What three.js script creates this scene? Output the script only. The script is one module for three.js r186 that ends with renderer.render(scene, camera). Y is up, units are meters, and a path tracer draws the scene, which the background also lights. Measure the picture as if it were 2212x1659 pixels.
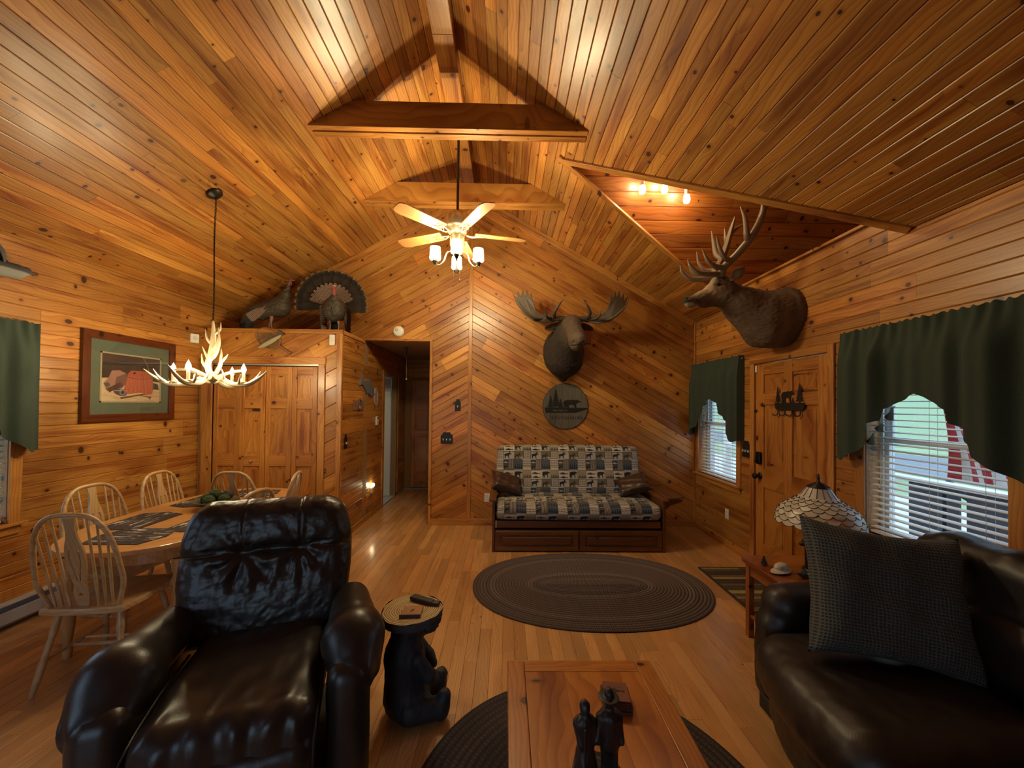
import * as THREE from 'three';
import { mergeGeometries, mergeVertices } from 'three/addons/utils/BufferGeometryUtils.js';
import { RoundedBoxGeometry } from 'three/addons/geometries/RoundedBoxGeometry.js';
import { ImprovedNoise } from 'three/addons/math/ImprovedNoise.js';

// ---------------------------------------------------------------- camera, sky, exposure
const scene = new THREE.Scene();
const camera = new THREE.PerspectiveCamera(2 * Math.atan(829.5 / 838) * 180 / Math.PI, 2212 / 1659, 0.05, 300);
camera.position.set(0.4772, 1.6085, 5.193);
camera.rotation.order = 'YXZ';
camera.rotation.set(0.0141, -0.0167, 0.0106);
camera.setViewOffset(2212, 1659, 0, -32.5, 2212, 1659);
const renderer = new THREE.WebGLRenderer({ antialias: true });
renderer.toneMapping = THREE.LinearToneMapping;
renderer.toneMappingExposure = 0.86;
renderer.shadowMap.enabled = true;
scene.background = new THREE.Color().setRGB(1.7, 2.3, 2.95);   // overcast daylight, seen cold against the warm lamps
const WARM = new THREE.Color().setRGB(1.0, 0.84, 0.50);

// ---------------------------------------------------------------- helpers
const V = (x, y, z) => new THREE.Vector3(x, y, z);
function rng(seed) { let a = seed >>> 0; return () => { a = (a + 0x6D2B79F5) >>> 0; let t = a; t = Math.imul(t ^ (t >>> 15), t | 1); t ^= t + Math.imul(t ^ (t >>> 7), t | 61); return ((t ^ (t >>> 14)) >>> 0) / 4294967296; }; }
const PN = new ImprovedNoise(), noise = (x, y = 0, z = 0) => PN.noise(x + 31.7, y + 11.3, z + 5.1);
const clamp = (x, a = 0, b = 1) => Math.min(b, Math.max(a, x)), lerp = (a, b, t) => a + (b - a) * t;
const sstep = (a, b, x) => { const t = clamp((x - a) / (b - a)); return t * t * (3 - 2 * t); };
const taken = {};
const numbered = (n) => { const k = taken[n] = (taken[n] ?? -1) + 1; return k ? n + '_' + String(k).padStart(3, '0') : n; };
function shade(o) { o.castShadow = o.receiveShadow = true; return o; }
function part(name, geo, mat, parent, label) {
  if (Array.isArray(geo)) geo = merge(geo);
  const m = shade(new THREE.Mesh(geo, mat)); m.name = name; if (label) m.userData.label = label; parent.add(m); return m;
}
function thing(name, label, category, [x, y, z] = [0, 0, 0], turn = 0, group) {
  const o = new THREE.Group(); o.name = numbered(name); o.position.set(x, y, z); o.rotation.y = turn;
  o.userData = { label, category }; if (group) o.userData.group = group; scene.add(o); return o;
}
function single(name, geo, mat, label, category, pos = [0, 0, 0], turn = 0, group) {
  if (Array.isArray(geo)) geo = merge(geo);
  const m = shade(new THREE.Mesh(geo, mat)); m.name = numbered(name); m.position.set(...pos); m.rotation.y = turn;
  m.userData = { label, category }; if (group) m.userData.group = group; scene.add(m); return m;
}
function struct(name, label, geo, mat) {
  let m; if (geo) m = shade(new THREE.Mesh(Array.isArray(geo) ? merge(geo) : geo, mat)); else m = new THREE.Group();
  m.name = name; m.userData = { kind: 'structure', label, category: name.replace(/_.*/, '') }; scene.add(m); return m;
}
function copyOf(root, pos, turn, label) { const r = root.clone(); r.name = numbered(root.name.replace(/_\d{3}$/, '')); r.userData = { ...root.userData }; if (label) r.userData.label = label; r.position.set(...pos); r.rotation.y = turn; scene.add(r); return r; }
function merge(list) {
  list = list.map((g) => { g = g.index ? g.toNonIndexed() : g.clone(); for (const k of Object.keys(g.attributes)) if (!['position', 'normal', 'uv', 'color'].includes(k)) g.deleteAttribute(k); if (!g.attributes.uv) g.setAttribute('uv', new THREE.BufferAttribute(new Float32Array(g.attributes.position.count * 2), 2)); return g; });
  const col = list.every((g) => g.attributes.color); if (!col) list.forEach((g) => g.deleteAttribute('color'));
  return mergeGeometries(list);
}
const tr = (g, x = 0, y = 0, z = 0) => g.translate(x, y, z);
const rot = (g, x = 0, y = 0, z = 0) => { if (x) g.rotateX(x); if (y) g.rotateY(y); if (z) g.rotateZ(z); return g; };
function box(w, h, d, x = 0, y = 0, z = 0) { const g = new THREE.BoxGeometry(w, h, d); g.translate(x, y, z); return g; }
const boxB = (x0, x1, y0, y1, z0, z1) => box(x1 - x0, y1 - y0, z1 - z0, (x0 + x1) / 2, (y0 + y1) / 2, (z0 + z1) / 2);
function rbox(w, h, d, r = 0.005, x = 0, y = 0, z = 0, s = 2) { const g = new RoundedBoxGeometry(w, h, d, s, Math.min(r, w / 2.01, h / 2.01, d / 2.01)); g.translate(x, y, z); return g; }
const rboxB = (x0, x1, y0, y1, z0, z1, r = 0.004) => rbox(x1 - x0, y1 - y0, z1 - z0, r, (x0 + x1) / 2, (y0 + y1) / 2, (z0 + z1) / 2);
function cyl(r0, r1, h, x = 0, y = 0, z = 0, n = 20) { const g = new THREE.CylinderGeometry(r1, r0, h, n); g.translate(x, y + h / 2, z); return g; }
function lathe(pts, n = 32) { return new THREE.LatheGeometry(pts.map(([r, y]) => new THREE.Vector2(Math.max(r, 1e-4), y)), n); }
function sphere(r, x = 0, y = 0, z = 0, sx = 1, sy = 1, sz = 1, n = 18) { const g = new THREE.SphereGeometry(r, n, Math.round(n * 0.7)); g.scale(sx, sy, sz); g.translate(x, y, z); return g; }
// a tube through points with its own radius at each point; flat = ratio of the second axis
function tube(pts, rad, { n = 10, seg = 0, flat = 1, up = null, smooth = true, caps = true } = {}) {
  pts = pts.map((p) => (p.isVector3 ? p : V(...p)));
  const R = Array.isArray(rad) ? rad : pts.map(() => rad), curve = smooth ? new THREE.CatmullRomCurve3(pts, false, 'centripetal') : null;
  const m = smooth ? (seg || (pts.length - 1) * 6) : pts.length - 1, pos = [], idx = [], uv = [];
  let N = null, prevT = null, len = 0, last = null;
  for (let i = 0; i <= m; i++) {
    const t = i / m, p = smooth ? curve.getPoint(t) : pts[i], T = smooth ? curve.getTangent(t) : (i < m ? pts[i + 1].clone().sub(pts[i]) : pts[i].clone().sub(pts[i - 1])).normalize();
    if (last) len += p.distanceTo(last); last = p.clone();
    if (!N) { N = (up ? V(...up) : Math.abs(T.y) > 0.9 ? V(1, 0, 0) : V(0, 1, 0)); N.sub(T.clone().multiplyScalar(N.dot(T))).normalize(); }
    else { const q = new THREE.Quaternion().setFromUnitVectors(prevT, T); N.applyQuaternion(q); N.sub(T.clone().multiplyScalar(N.dot(T))).normalize(); }
    prevT = T.clone(); const B = T.clone().cross(N);
    const f = t * (R.length - 1), k = Math.min(R.length - 2, Math.floor(f)), r = lerp(R[k], R[k + 1], f - k);
    for (let j = 0; j <= n; j++) { const a = j / n * Math.PI * 2, c = Math.cos(a) * r, s = Math.sin(a) * r * flat; pos.push(p.x + N.x * c + B.x * s, p.y + N.y * c + B.y * s, p.z + N.z * c + B.z * s); uv.push(j / n, len); }
  }
  for (let i = 0; i < m; i++) for (let j = 0; j < n; j++) { const a = i * (n + 1) + j, b = a + n + 1; idx.push(a, a + 1, b, b, a + 1, b + 1); }
  if (caps) for (const e of [0, m]) { const c = pos.length / 3, s = e * (n + 1); let x = 0, y = 0, z = 0; for (let j = 0; j < n; j++) { x += pos[(s + j) * 3]; y += pos[(s + j) * 3 + 1]; z += pos[(s + j) * 3 + 2]; } pos.push(x / n, y / n, z / n); uv.push(0, 0); for (let j = 0; j < n; j++) e ? idx.push(c, s + j, s + j + 1) : idx.push(c, s + j + 1, s + j); }
  const g = new THREE.BufferGeometry(); g.setAttribute('position', new THREE.Float32BufferAttribute(pos, 3)); g.setAttribute('uv', new THREE.Float32BufferAttribute(uv, 2)); g.setIndex(idx); g.computeVertexNormals(); return g;
}
function smoothNormals(g) { g.computeVertexNormals(); const p = g.attributes.position, n = g.attributes.normal, H = new Map(), key = (i) => Math.round(p.getX(i) * 2e4) + ',' + Math.round(p.getY(i) * 2e4) + ',' + Math.round(p.getZ(i) * 2e4); for (let i = 0; i < p.count; i++) { const k = key(i), a = H.get(k) ?? [0, 0, 0]; a[0] += n.getX(i); a[1] += n.getY(i); a[2] += n.getZ(i); H.set(k, a); } for (let i = 0; i < p.count; i++) { const a = H.get(key(i)), l = Math.hypot(...a) || 1; n.setXYZ(i, a[0] / l, a[1] / l, a[2] / l); } return g; }
function shapeOf(pts) { return new THREE.Shape(pts.map(([x, y]) => new THREE.Vector2(x, y))); }
function extrude(shape, depth, bevel = 0, n = 12) { if (Array.isArray(shape)) shape = shapeOf(shape); return new THREE.ExtrudeGeometry(shape, { depth, bevelEnabled: bevel > 0, bevelThickness: bevel, bevelSize: bevel, bevelSegments: 2, curveSegments: n }); }
// grid surface from f(u,v) -> [x,y,z]
function grid(nu, nv, f, closeU = false) {
  const pos = [], uv = [], idx = [];
  for (let i = 0; i <= nu; i++) for (let j = 0; j <= nv; j++) { const p = f(i / nu, j / nv); pos.push(p[0], p[1], p[2]); uv.push(p[3] ?? i / nu, p[4] ?? j / nv); }
  for (let i = 0; i < nu; i++) for (let j = 0; j < nv; j++) { const a = i * (nv + 1) + j, b = a + nv + 1; idx.push(a, b, a + 1, b, b + 1, a + 1); }
  const g = new THREE.BufferGeometry(); g.setAttribute('position', new THREE.Float32BufferAttribute(pos, 3)); g.setAttribute('uv', new THREE.Float32BufferAttribute(uv, 2)); g.setIndex(idx); g.computeVertexNormals(); return g;
}
// surface nets of a distance field on a box; normals come from the field
function field(sdf, lo, hi, cell, { colour = null, eps = 0.0015, uvScale = 1 } = {}) {
  const nx = Math.ceil((hi[0] - lo[0]) / cell) + 1, ny = Math.ceil((hi[1] - lo[1]) / cell) + 1, nz = Math.ceil((hi[2] - lo[2]) / cell) + 1;
  const F = new Float32Array(nx * ny * nz), at = (i, j, k) => i + nx * (j + ny * k);
  for (let k = 0; k < nz; k++) for (let j = 0; j < ny; j++) for (let i = 0; i < nx; i++) F[at(i, j, k)] = sdf(lo[0] + i * cell, lo[1] + j * cell, lo[2] + k * cell);
  const id = new Int32Array(nx * ny * nz).fill(-1), pos = [], nor = [], uv = [], col = [], idx = [];
  const E = [[0, 1], [2, 3], [4, 5], [6, 7], [0, 2], [1, 3], [4, 6], [5, 7], [0, 4], [1, 5], [2, 6], [3, 7]], C = [0, 1, 2, 3, 4, 5, 6, 7].map((q) => [q & 1, (q >> 1) & 1, q >> 2]);
  for (let k = 0; k < nz - 1; k++) for (let j = 0; j < ny - 1; j++) for (let i = 0; i < nx - 1; i++) {
    const v = C.map((c) => F[at(i + c[0], j + c[1], k + c[2])]); let s = 0; for (const x of v) if (x < 0) s++; if (!s || s === 8) continue;
    let x = 0, y = 0, z = 0, n = 0;
    for (const [a, b] of E) if ((v[a] < 0) !== (v[b] < 0)) { const t = v[a] / (v[a] - v[b]); x += lerp(C[a][0], C[b][0], t); y += lerp(C[a][1], C[b][1], t); z += lerp(C[a][2], C[b][2], t); n++; }
    let p = [lo[0] + (i + x / n) * cell, lo[1] + (j + y / n) * cell, lo[2] + (k + z / n) * cell], g;
    for (let it = 0; it < 2; it++) {
      const d = sdf(p[0], p[1], p[2]); g = [sdf(p[0] + eps, p[1], p[2]) - sdf(p[0] - eps, p[1], p[2]), sdf(p[0], p[1] + eps, p[2]) - sdf(p[0], p[1] - eps, p[2]), sdf(p[0], p[1], p[2] + eps) - sdf(p[0], p[1], p[2] - eps)];
      const l = Math.hypot(...g) || 1; g = g.map((q) => q / l); const m = clamp(d / (l / (2 * eps)), -cell * 0.4, cell * 0.4); if (!it) p = p.map((q, a) => q - g[a] * m);
    }
    id[at(i, j, k)] = pos.length / 3; pos.push(...p); nor.push(...g); uv.push((p[0] + p[2] * 0.6) * uvScale, (p[1] + p[2] * 0.8) * uvScale); if (colour) col.push(...colour(p[0], p[1], p[2], g));
  }
  for (let k = 1; k < nz - 1; k++) for (let j = 1; j < ny - 1; j++) for (let i = 1; i < nx - 1; i++) {
    const a = F[at(i, j, k)] < 0;
    const q = (A, B, Cc, D, f) => { const w = [A, B, Cc, D].map((r) => id[at(...r)]); if (w.some((r) => r < 0)) return; f ? idx.push(w[0], w[1], w[2], w[0], w[2], w[3]) : idx.push(w[0], w[2], w[1], w[0], w[3], w[2]); };
    if (a !== F[at(i + 1, j, k)] < 0) q([i, j - 1, k - 1], [i, j, k - 1], [i, j, k], [i, j - 1, k], a);
    if (a !== F[at(i, j + 1, k)] < 0) q([i - 1, j, k - 1], [i - 1, j, k], [i, j, k], [i, j, k - 1], a);
    if (a !== F[at(i, j, k + 1)] < 0) q([i - 1, j - 1, k], [i, j - 1, k], [i, j, k], [i - 1, j, k], a);
  }
  const g = new THREE.BufferGeometry(); g.setAttribute('position', new THREE.Float32BufferAttribute(pos, 3)); g.setAttribute('normal', new THREE.Float32BufferAttribute(nor, 3)); g.setAttribute('uv', new THREE.Float32BufferAttribute(uv, 2)); if (colour) g.setAttribute('color', new THREE.Float32BufferAttribute(col, 3)); g.setIndex(idx); return g;
}
// distance functions
const smin = (a, b, k) => { const h = clamp(0.5 + 0.5 * (b - a) / k); return lerp(b, a, h) - k * h * (1 - h); };
function capsule(p, a, b, ra, rb) { return (x, y, z) => { const bx = b[0] - a[0], by = b[1] - a[1], bz = b[2] - a[2], px = x - a[0], py = y - a[1], pz = z - a[2], h = clamp((px * bx + py * by + pz * bz) / (bx * bx + by * by + bz * bz)); return Math.hypot(px - bx * h, py - by * h, pz - bz * h) - lerp(ra, rb, h); }; }
const cap = (a, b, ra, rb = ra) => capsule(0, a, b, ra, rb);
const ell = (c, r) => (x, y, z) => { const a = (x - c[0]) / r[0], b = (y - c[1]) / r[1], d = (z - c[2]) / r[2], k0 = Math.hypot(a, b, d), k1 = Math.hypot(a / r[0], b / r[1], d / r[2]); return k1 < 1e-9 ? -Math.min(...r) : k0 * (k0 - 1) / k1; };
const rb = (c, h, r) => (x, y, z) => { const a = Math.abs(x - c[0]) - h[0] + r, b = Math.abs(y - c[1]) - h[1] + r, d = Math.abs(z - c[2]) - h[2] + r; return Math.hypot(Math.max(a, 0), Math.max(b, 0), Math.max(d, 0)) + Math.min(Math.max(a, b, d), 0) - r; };
const union = (k, ...fs) => (x, y, z) => { let d = fs[0](x, y, z); for (let i = 1; i < fs.length; i++) d = smin(d, fs[i](x, y, z), k); return d; };
// turn a field about its x axis (tilt) around a point
const tiltX = (f, a, py, pz) => { const c = Math.cos(a), s = Math.sin(a); return (x, y, z) => { const dy = y - py, dz = z - pz; return f(x, py + dy * c + dz * s, pz - dy * s + dz * c); }; };

// ---------------------------------------------------------------- textures and materials
function canvas(w, h, draw) { const c = document.createElement('canvas'); c.width = w; c.height = h; draw(c.getContext('2d'), w, h); const t = new THREE.CanvasTexture(c); t.colorSpace = THREE.SRGBColorSpace; t.wrapS = t.wrapT = THREE.RepeatWrapping; return t; }
function dataTex(w, h, f, srgb = true) { const d = new Uint8Array(w * h * 4); for (let y = 0; y < h; y++) for (let x = 0; x < w; x++) { const c = f(x, y), i = (y * w + x) * 4; d[i] = clamp(c[0], 0, 255); d[i + 1] = clamp(c[1], 0, 255); d[i + 2] = clamp(c[2], 0, 255); d[i + 3] = 255; } const t = new THREE.DataTexture(d, w, h); t.colorSpace = srgb ? THREE.SRGBColorSpace : THREE.NoColorSpace; t.wrapS = t.wrapT = THREE.RepeatWrapping; t.magFilter = THREE.LinearFilter; t.minFilter = THREE.LinearMipmapLinearFilter; t.generateMipmaps = true; t.needsUpdate = true; return t; }
// cheap lattice noise that wraps every px cells along x
function lattice(seed, px) { const r = rng(seed), T = new Float32Array(4096); for (let i = 0; i < 4096; i++) T[i] = r() * 2 - 1; const H = (x, y) => T[((((x % px) + px) % px) * 131 + y * 977 + 40960) & 4095]; return (x, y) => { const i = Math.floor(x), j = Math.floor(y); let u = x - i, v = y - j; u = u * u * (3 - 2 * u); v = v * v * (3 - 2 * v); return lerp(lerp(H(i, j), H(i + 1, j), u), lerp(H(i, j + 1), H(i + 1, j + 1), u), v); }; }
// an atlas of boards: 16 rows, each one board; grain runs along x
function boardAtlas(seed, w, h, rows, len, wid, o) {
  const r = rng(seed), rh = h / rows, L = [2, 8, 64, 400].map((p, i) => lattice(seed + i * 7, p * 1)), n1 = lattice(seed + 1, 6), n2 = lattice(seed + 2, 24), n3 = lattice(seed + 3, 160), n4 = lattice(seed + 4, 12);
  const knots = []; for (let k = 0; k < rows; k++) { const q = []; const c = Math.floor(o.knots[0] + r() * o.knots[1]); for (let i = 0; i < c; i++) q.push([r() * len, (0.12 + 0.76 * r()) * wid, (0.3 + r() * r() * 0.9) * o.knotR, 0.75 + r() * 0.9, r() < 0.75 ? 1 : 0.55]); knots.push(q); }
  const ph = []; for (let k = 0; k < rows; k++) ph.push([r() * 50, r() * 100, 0.6 + r() * 0.9, (r() - 0.5) * 1.4]);
  return dataTex(w, h, (x, y) => {
    const row = Math.floor(y / rh), u = x / w * len, v = (y - row * rh) / rh * wid, P = ph[row]; let vv = v, dark = 0, ring = 0, halo = 0;
    for (const K of knots[row]) {
      let du = u - K[0]; if (du > len / 2) du -= len; if (du < -len / 2) du += len; const dv = v - K[1], R = K[2];
      if (Math.abs(du) < 0.16) { const e = Math.exp(-(du * du) / (R * R * 16)); vv -= Math.sign(dv) * R * 0.9 * e * Math.exp(-Math.abs(dv) / (R * 3)); }
      const d = Math.hypot(du / K[3], dv) / R; if (d < 3.2) { halo = Math.max(halo, Math.exp(-d * d * 0.35) * K[4]); if (d < 1.25) { dark = Math.max(dark, (1 - sstep(0.75, 1.15, d)) * K[4]); ring = 0.5 + 0.5 * Math.sin(d * 14); } }
    }
    const wv = vv * o.freq * P[2] + 1.6 * n1(u / len * 6 + P[0], vv * 9 + P[1]) + 0.5 * n2(u / len * 24, vv * 30 + P[1]) + P[3] * Math.pow(Math.abs(vv - wid / 2) / wid, 2) * 4 + P[0];
    let s = wv - Math.floor(wv); s = Math.pow(s, 2.2) * (s < 0.93 ? 1 : (1 - s) / 0.07);
    const fib = n3(u / len * 160, v * 900 + row * 57), blot = n4(u / len * 12 + P[1], v * 14 + row * 31);
    const stk = Math.max(0, n1(u / len * 6 + P[1], v * 26 + row * 17) - 0.35) * 0.5;
    const g = clamp(stk * o.blot + 0.32 * s * o.grain + 0.10 * (fib * 0.5 + 0.5) + 0.16 * (blot * 0.5 + 0.5) * o.blot + 0.30 * halo * (1 - dark));
    const c = [0, 1, 2].map((i) => lerp(o.light[i], o.dark[i], g));
    return dark > 0 ? c.map((q, i) => lerp(q, o.knot[i] * (0.8 + 0.5 * ring), dark * 0.92)) : c;
  });
}
const pineTex = boardAtlas(11, 2048, 2048, 16, 3.0, 0.18, { knots: [4, 6], knotR: 0.024, freq: 38, grain: 1.0, blot: 1.5, light: [202, 143, 66], dark: [112, 50, 12], knot: [50, 19, 8] });
const oakTex = boardAtlas(23, 2048, 1024, 16, 2.0, 0.085, { knots: [0, 1.2], knotR: 0.006, freq: 70, grain: 1.0, blot: 1.0, light: [212, 164, 106], dark: [138, 88, 46], knot: [80, 42, 22] });
const std = (color, roughness = 0.6, o = {}) => { const m = new THREE.MeshPhysicalMaterial({ roughness, ...o }); if (Array.isArray(color)) m.color.setRGB(...color); else m.color.set(color); return m; };
const M = {};
M.pine = new THREE.MeshPhysicalMaterial({ map: pineTex, vertexColors: true, roughness: 0.46, clearcoat: 0.5, clearcoatRoughness: 0.27 });
M.oak = new THREE.MeshPhysicalMaterial({ map: oakTex, vertexColors: true, roughness: 0.4, clearcoat: 0.5, clearcoatRoughness: 0.14 });
M.core = std([0.30, 0.17, 0.07], 0.8);
M.plain = std([0.55, 0.52, 0.48], 0.9);
// wood for trims, doors and furniture: box-mapped uv in metres onto one row of the atlas
function woodUV(g, axis = 'auto', row = 3, seed = 0) {
  g = g.index ? g.toNonIndexed() : g; const p = g.attributes.position, uv = new Float32Array(p.count * 2), c = new Float32Array(p.count * 3), bb = new THREE.Box3().setFromBufferAttribute(p), s = bb.getSize(V(0, 0, 0)).toArray();
  const ax = axis === 'auto' ? s.indexOf(Math.max(...s)) : 'xyz'.indexOf(axis), o = [0, 1, 2].filter((i) => i !== ax), r = rng(seed * 91 + 7), off = r() * 3, tone = 0.9 + r() * 0.2;
  for (let i = 0; i < p.count; i++) { const q = [p.getX(i), p.getY(i), p.getZ(i)], acr = (q[o[0]] - bb.min.getComponent(o[0]) + q[o[1]] - bb.min.getComponent(o[1])); const v = 0.012 + ((acr % 0.31) + 0.31) % 0.31, vm = v > 0.156 ? 0.312 - v : v; uv[i * 2] = (q[ax] + off) / 3; uv[i * 2 + 1] = (((row % 16) + 16) % 16 + 0.04 + vm / 0.18 * 0.9) / 16; c.set([tone, tone, tone], i * 3); }
  g.setAttribute('uv', new THREE.BufferAttribute(uv, 2)); g.setAttribute('color', new THREE.BufferAttribute(c, 3)); if (!g.attributes.normal) g.computeVertexNormals(); return g;
}
let woodSeed = 1;
const wood = (g, axis, row) => woodUV(Array.isArray(g) ? merge(g.map((q) => { woodSeed++; return woodUV(q, axis, row ?? woodSeed % 16, woodSeed); })) : g, axis, row ?? (woodSeed % 16), woodSeed++);
const woods = (list, axis) => merge(list.map((q) => woodUV(q, axis, woodSeed++ % 16, woodSeed)));

// ---------------------------------------------------------------- boards laid on a polygon
function clipHalf(poly, f) { const out = []; for (let i = 0; i < poly.length; i++) { const a = poly[i], b = poly[(i + 1) % poly.length], fa = f(a), fb = f(b); if (fa >= 0) out.push(a); if ((fa >= 0) !== (fb >= 0)) { const t = fa / (fa - fb); out.push([lerp(a[0], b[0], t), lerp(a[1], b[1], t)]); } } return out; }
function area(p) { let s = 0; for (let i = 0; i < p.length; i++) { const a = p[i], b = p[(i + 1) % p.length]; s += a[0] * b[1] - b[0] * a[1]; } return s / 2; }
function tidy(p) { const o = []; for (const q of p) { const l = o[o.length - 1]; if (!l || Math.hypot(l[0] - q[0], l[1] - q[1]) > 1e-4) o.push(q); } while (o.length > 2 && Math.hypot(o[0][0] - o[o.length - 1][0], o[0][1] - o[o.length - 1][1]) < 1e-4) o.pop(); return o; }
// poly in (u, v): u along the grain. Returns positions in frame coordinates (u, v, h)
function boardTris(poly, v0, v1, t, c, out, gap) {
  poly = tidy(poly); if (poly.length < 3) return; if (area(poly) < 0) poly.reverse(); if (area(poly) < 2e-4) return;
  const e = 1e-4, outer = poly.map(([u, v]) => [u, v < v0 + e ? v0 + gap : v > v1 - e ? v1 - gap : v]), inner = poly.map(([u, v]) => [u, v < v0 + e ? v0 + gap + c : v > v1 - e ? v1 - gap - c : v]);
  const tri = THREE.ShapeUtils.triangulateShape(inner.map((q) => new THREE.Vector2(...q)), []);
  for (const f of tri) for (const i of f) out.push([inner[i][0], inner[i][1], t]);
  for (let i = 0; i < poly.length; i++) { const j = (i + 1) % poly.length, a = [...outer[i], t - c], b = [...outer[j], t - c], d = [...inner[j], t], g = [...inner[i], t], a0 = [...outer[i], 0], b0 = [...outer[j], 0]; out.push(a, b, d, a, d, g, a0, b0, b, a0, b, a); }
}
function boards(parent, fr, poly, o) {
  const r = rng(o.seed), ca = Math.cos(o.angle || 0), sa = Math.sin(o.angle || 0), toUV = ([a, b]) => [a * ca + b * sa, -a * sa + b * ca];
  const P = poly.map(toUV); let vmin = 1e9, vmax = -1e9, umin = 1e9, umax = -1e9; for (const [u, v] of P) { vmin = Math.min(vmin, v); vmax = Math.max(vmax, v); umin = Math.min(umin, u); umax = Math.max(umax, u); }
  const out = [], t = o.t ?? 0.014, c = o.c ?? 0.005, gap = o.gap ?? 0.0012, w = o.w, v00 = (o.v0 ?? Math.floor(vmin / w) * w);
  const flip = fr.A.clone().cross(fr.B).dot(fr.N) < 0, rows = 16, len = o.len ?? 3, wid = o.wid ?? 0.18;
  for (let v0 = v00; v0 < vmax - 1e-3; v0 += w) {
    const v1 = v0 + w; let strip = clipHalf(clipHalf(P, (q) => q[1] - v0), (q) => v1 - q[1]); if (strip.length < 3) continue;
    let a = 1e9, b = -1e9; for (const q of strip) { a = Math.min(a, q[0]); b = Math.max(b, q[0]); }
    let u0 = a - r() * o.maxL * 0.7;
    while (u0 < b - 1e-3) {
      let u1 = u0 + lerp(o.minL, o.maxL, r()); if (b - u1 < o.minL * 0.35) u1 = b + 1;
      const seg = clipHalf(clipHalf(strip, (q) => q[0] - u0 - 0.0005), (q) => u1 - 0.0005 - q[0]); u0 = u1; const row = Math.floor(r() * rows), off = r() * len, flipU = r() < 0.5 ? 1 : -1, k = r(), h = r();
      if (seg.length < 3 || Math.abs(area(seg)) < 6e-4) continue;
      const tri = [];
      if (o.mid) { const vm = (v0 + v1) / 2; boardTris(clipHalf(seg, (q) => vm - q[1]), v0, vm, t, c, tri, gap * 0.4); boardTris(clipHalf(seg, (q) => q[1] - vm), vm, v1, t, c, tri, gap * 0.4); }
      else boardTris(seg, v0, v1, t, c, tri, gap);
      if (!tri.length) continue;
      const n = tri.length, pos = new Float32Array(n * 3), uv = new Float32Array(n * 2), col = new Float32Array(n * 3), tone = o.tone(k, h), dt = (r() - 0.5) * 0.0012;
      for (let i = 0; i < n; i++) {
        const m = flip ? i - (i % 3) + [0, 2, 1][i % 3] : i, [u, v, hh] = tri[m], A = u * ca - v * sa, B = u * sa + v * ca, H = hh > 0 ? hh + dt : hh;
        pos[i * 3] = fr.O.x + fr.A.x * A + fr.B.x * B + fr.N.x * H; pos[i * 3 + 1] = fr.O.y + fr.A.y * A + fr.B.y * B + fr.N.y * H; pos[i * 3 + 2] = fr.O.z + fr.A.z * A + fr.B.z * B + fr.N.z * H;
        uv[i * 2] = (flipU * u + off) / len; uv[i * 2 + 1] = (row + 0.03 + clamp((v - v0) / wid, 0, 1) * 0.94) / rows; col.set(tone, i * 3);
      }
      const g = new THREE.BufferGeometry(); g.setAttribute('position', new THREE.BufferAttribute(pos, 3)); g.setAttribute('uv', new THREE.BufferAttribute(uv, 2)); g.setAttribute('color', new THREE.BufferAttribute(col, 3)); g.computeVertexNormals();
      out.push(g);
    }
  }
  if (parent) out.forEach((g) => part(o.name ?? 'plank', g, o.mat ?? M.pine, parent));
  return out;
}
const pineTone = (k, h) => { const b = 0.66 + 0.52 * k * k + 0.14 * h; return [b * 1.02, b * (0.90 + 0.20 * h), b * (0.78 + 0.36 * h)]; };
const oakTone = (k, h) => { const b = 0.74 + 0.42 * k; return [b, b * (0.93 + 0.12 * h), b * (0.86 + 0.24 * h)]; };
// ---------------------------------------------------------------- the room
const XL = -3.023, XR = 3.0415, H1 = 2.753, HR = 4.467, ZE = 7.2, SL = (HR - H1) / 3.032, TH = Math.atan(SL), LS = 3.032 / Math.cos(TH), T = 0.014, XH0 = -1.412, XH1 = -0.525, ZC = 0.7155;
const PW = 0.176, wallOpt = (seed, x = {}) => ({ w: PW, mid: true, seed, minL: 1.2, maxL: 2.9, tone: pineTone, v0: 0, t: T, ...x });
const frame = (O, A, B, N) => ({ O: V(...O), A: V(...A).normalize(), B: V(...B).normalize(), N: V(...N).normalize() });
const rect = (a0, a1, b0, b1) => [[a0, b0], [a1, b0], [a1, b1], [a0, b1]];
const WIN = { 1: [2.475, 3.265, 0.735, 2.07], 2: [0.11, 0.95, 0.745, 2.07], 3: [2.395, 3.235, 0.735, 2.07], 5: [4.5, 5.7, 0.735, 2.07] };
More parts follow.
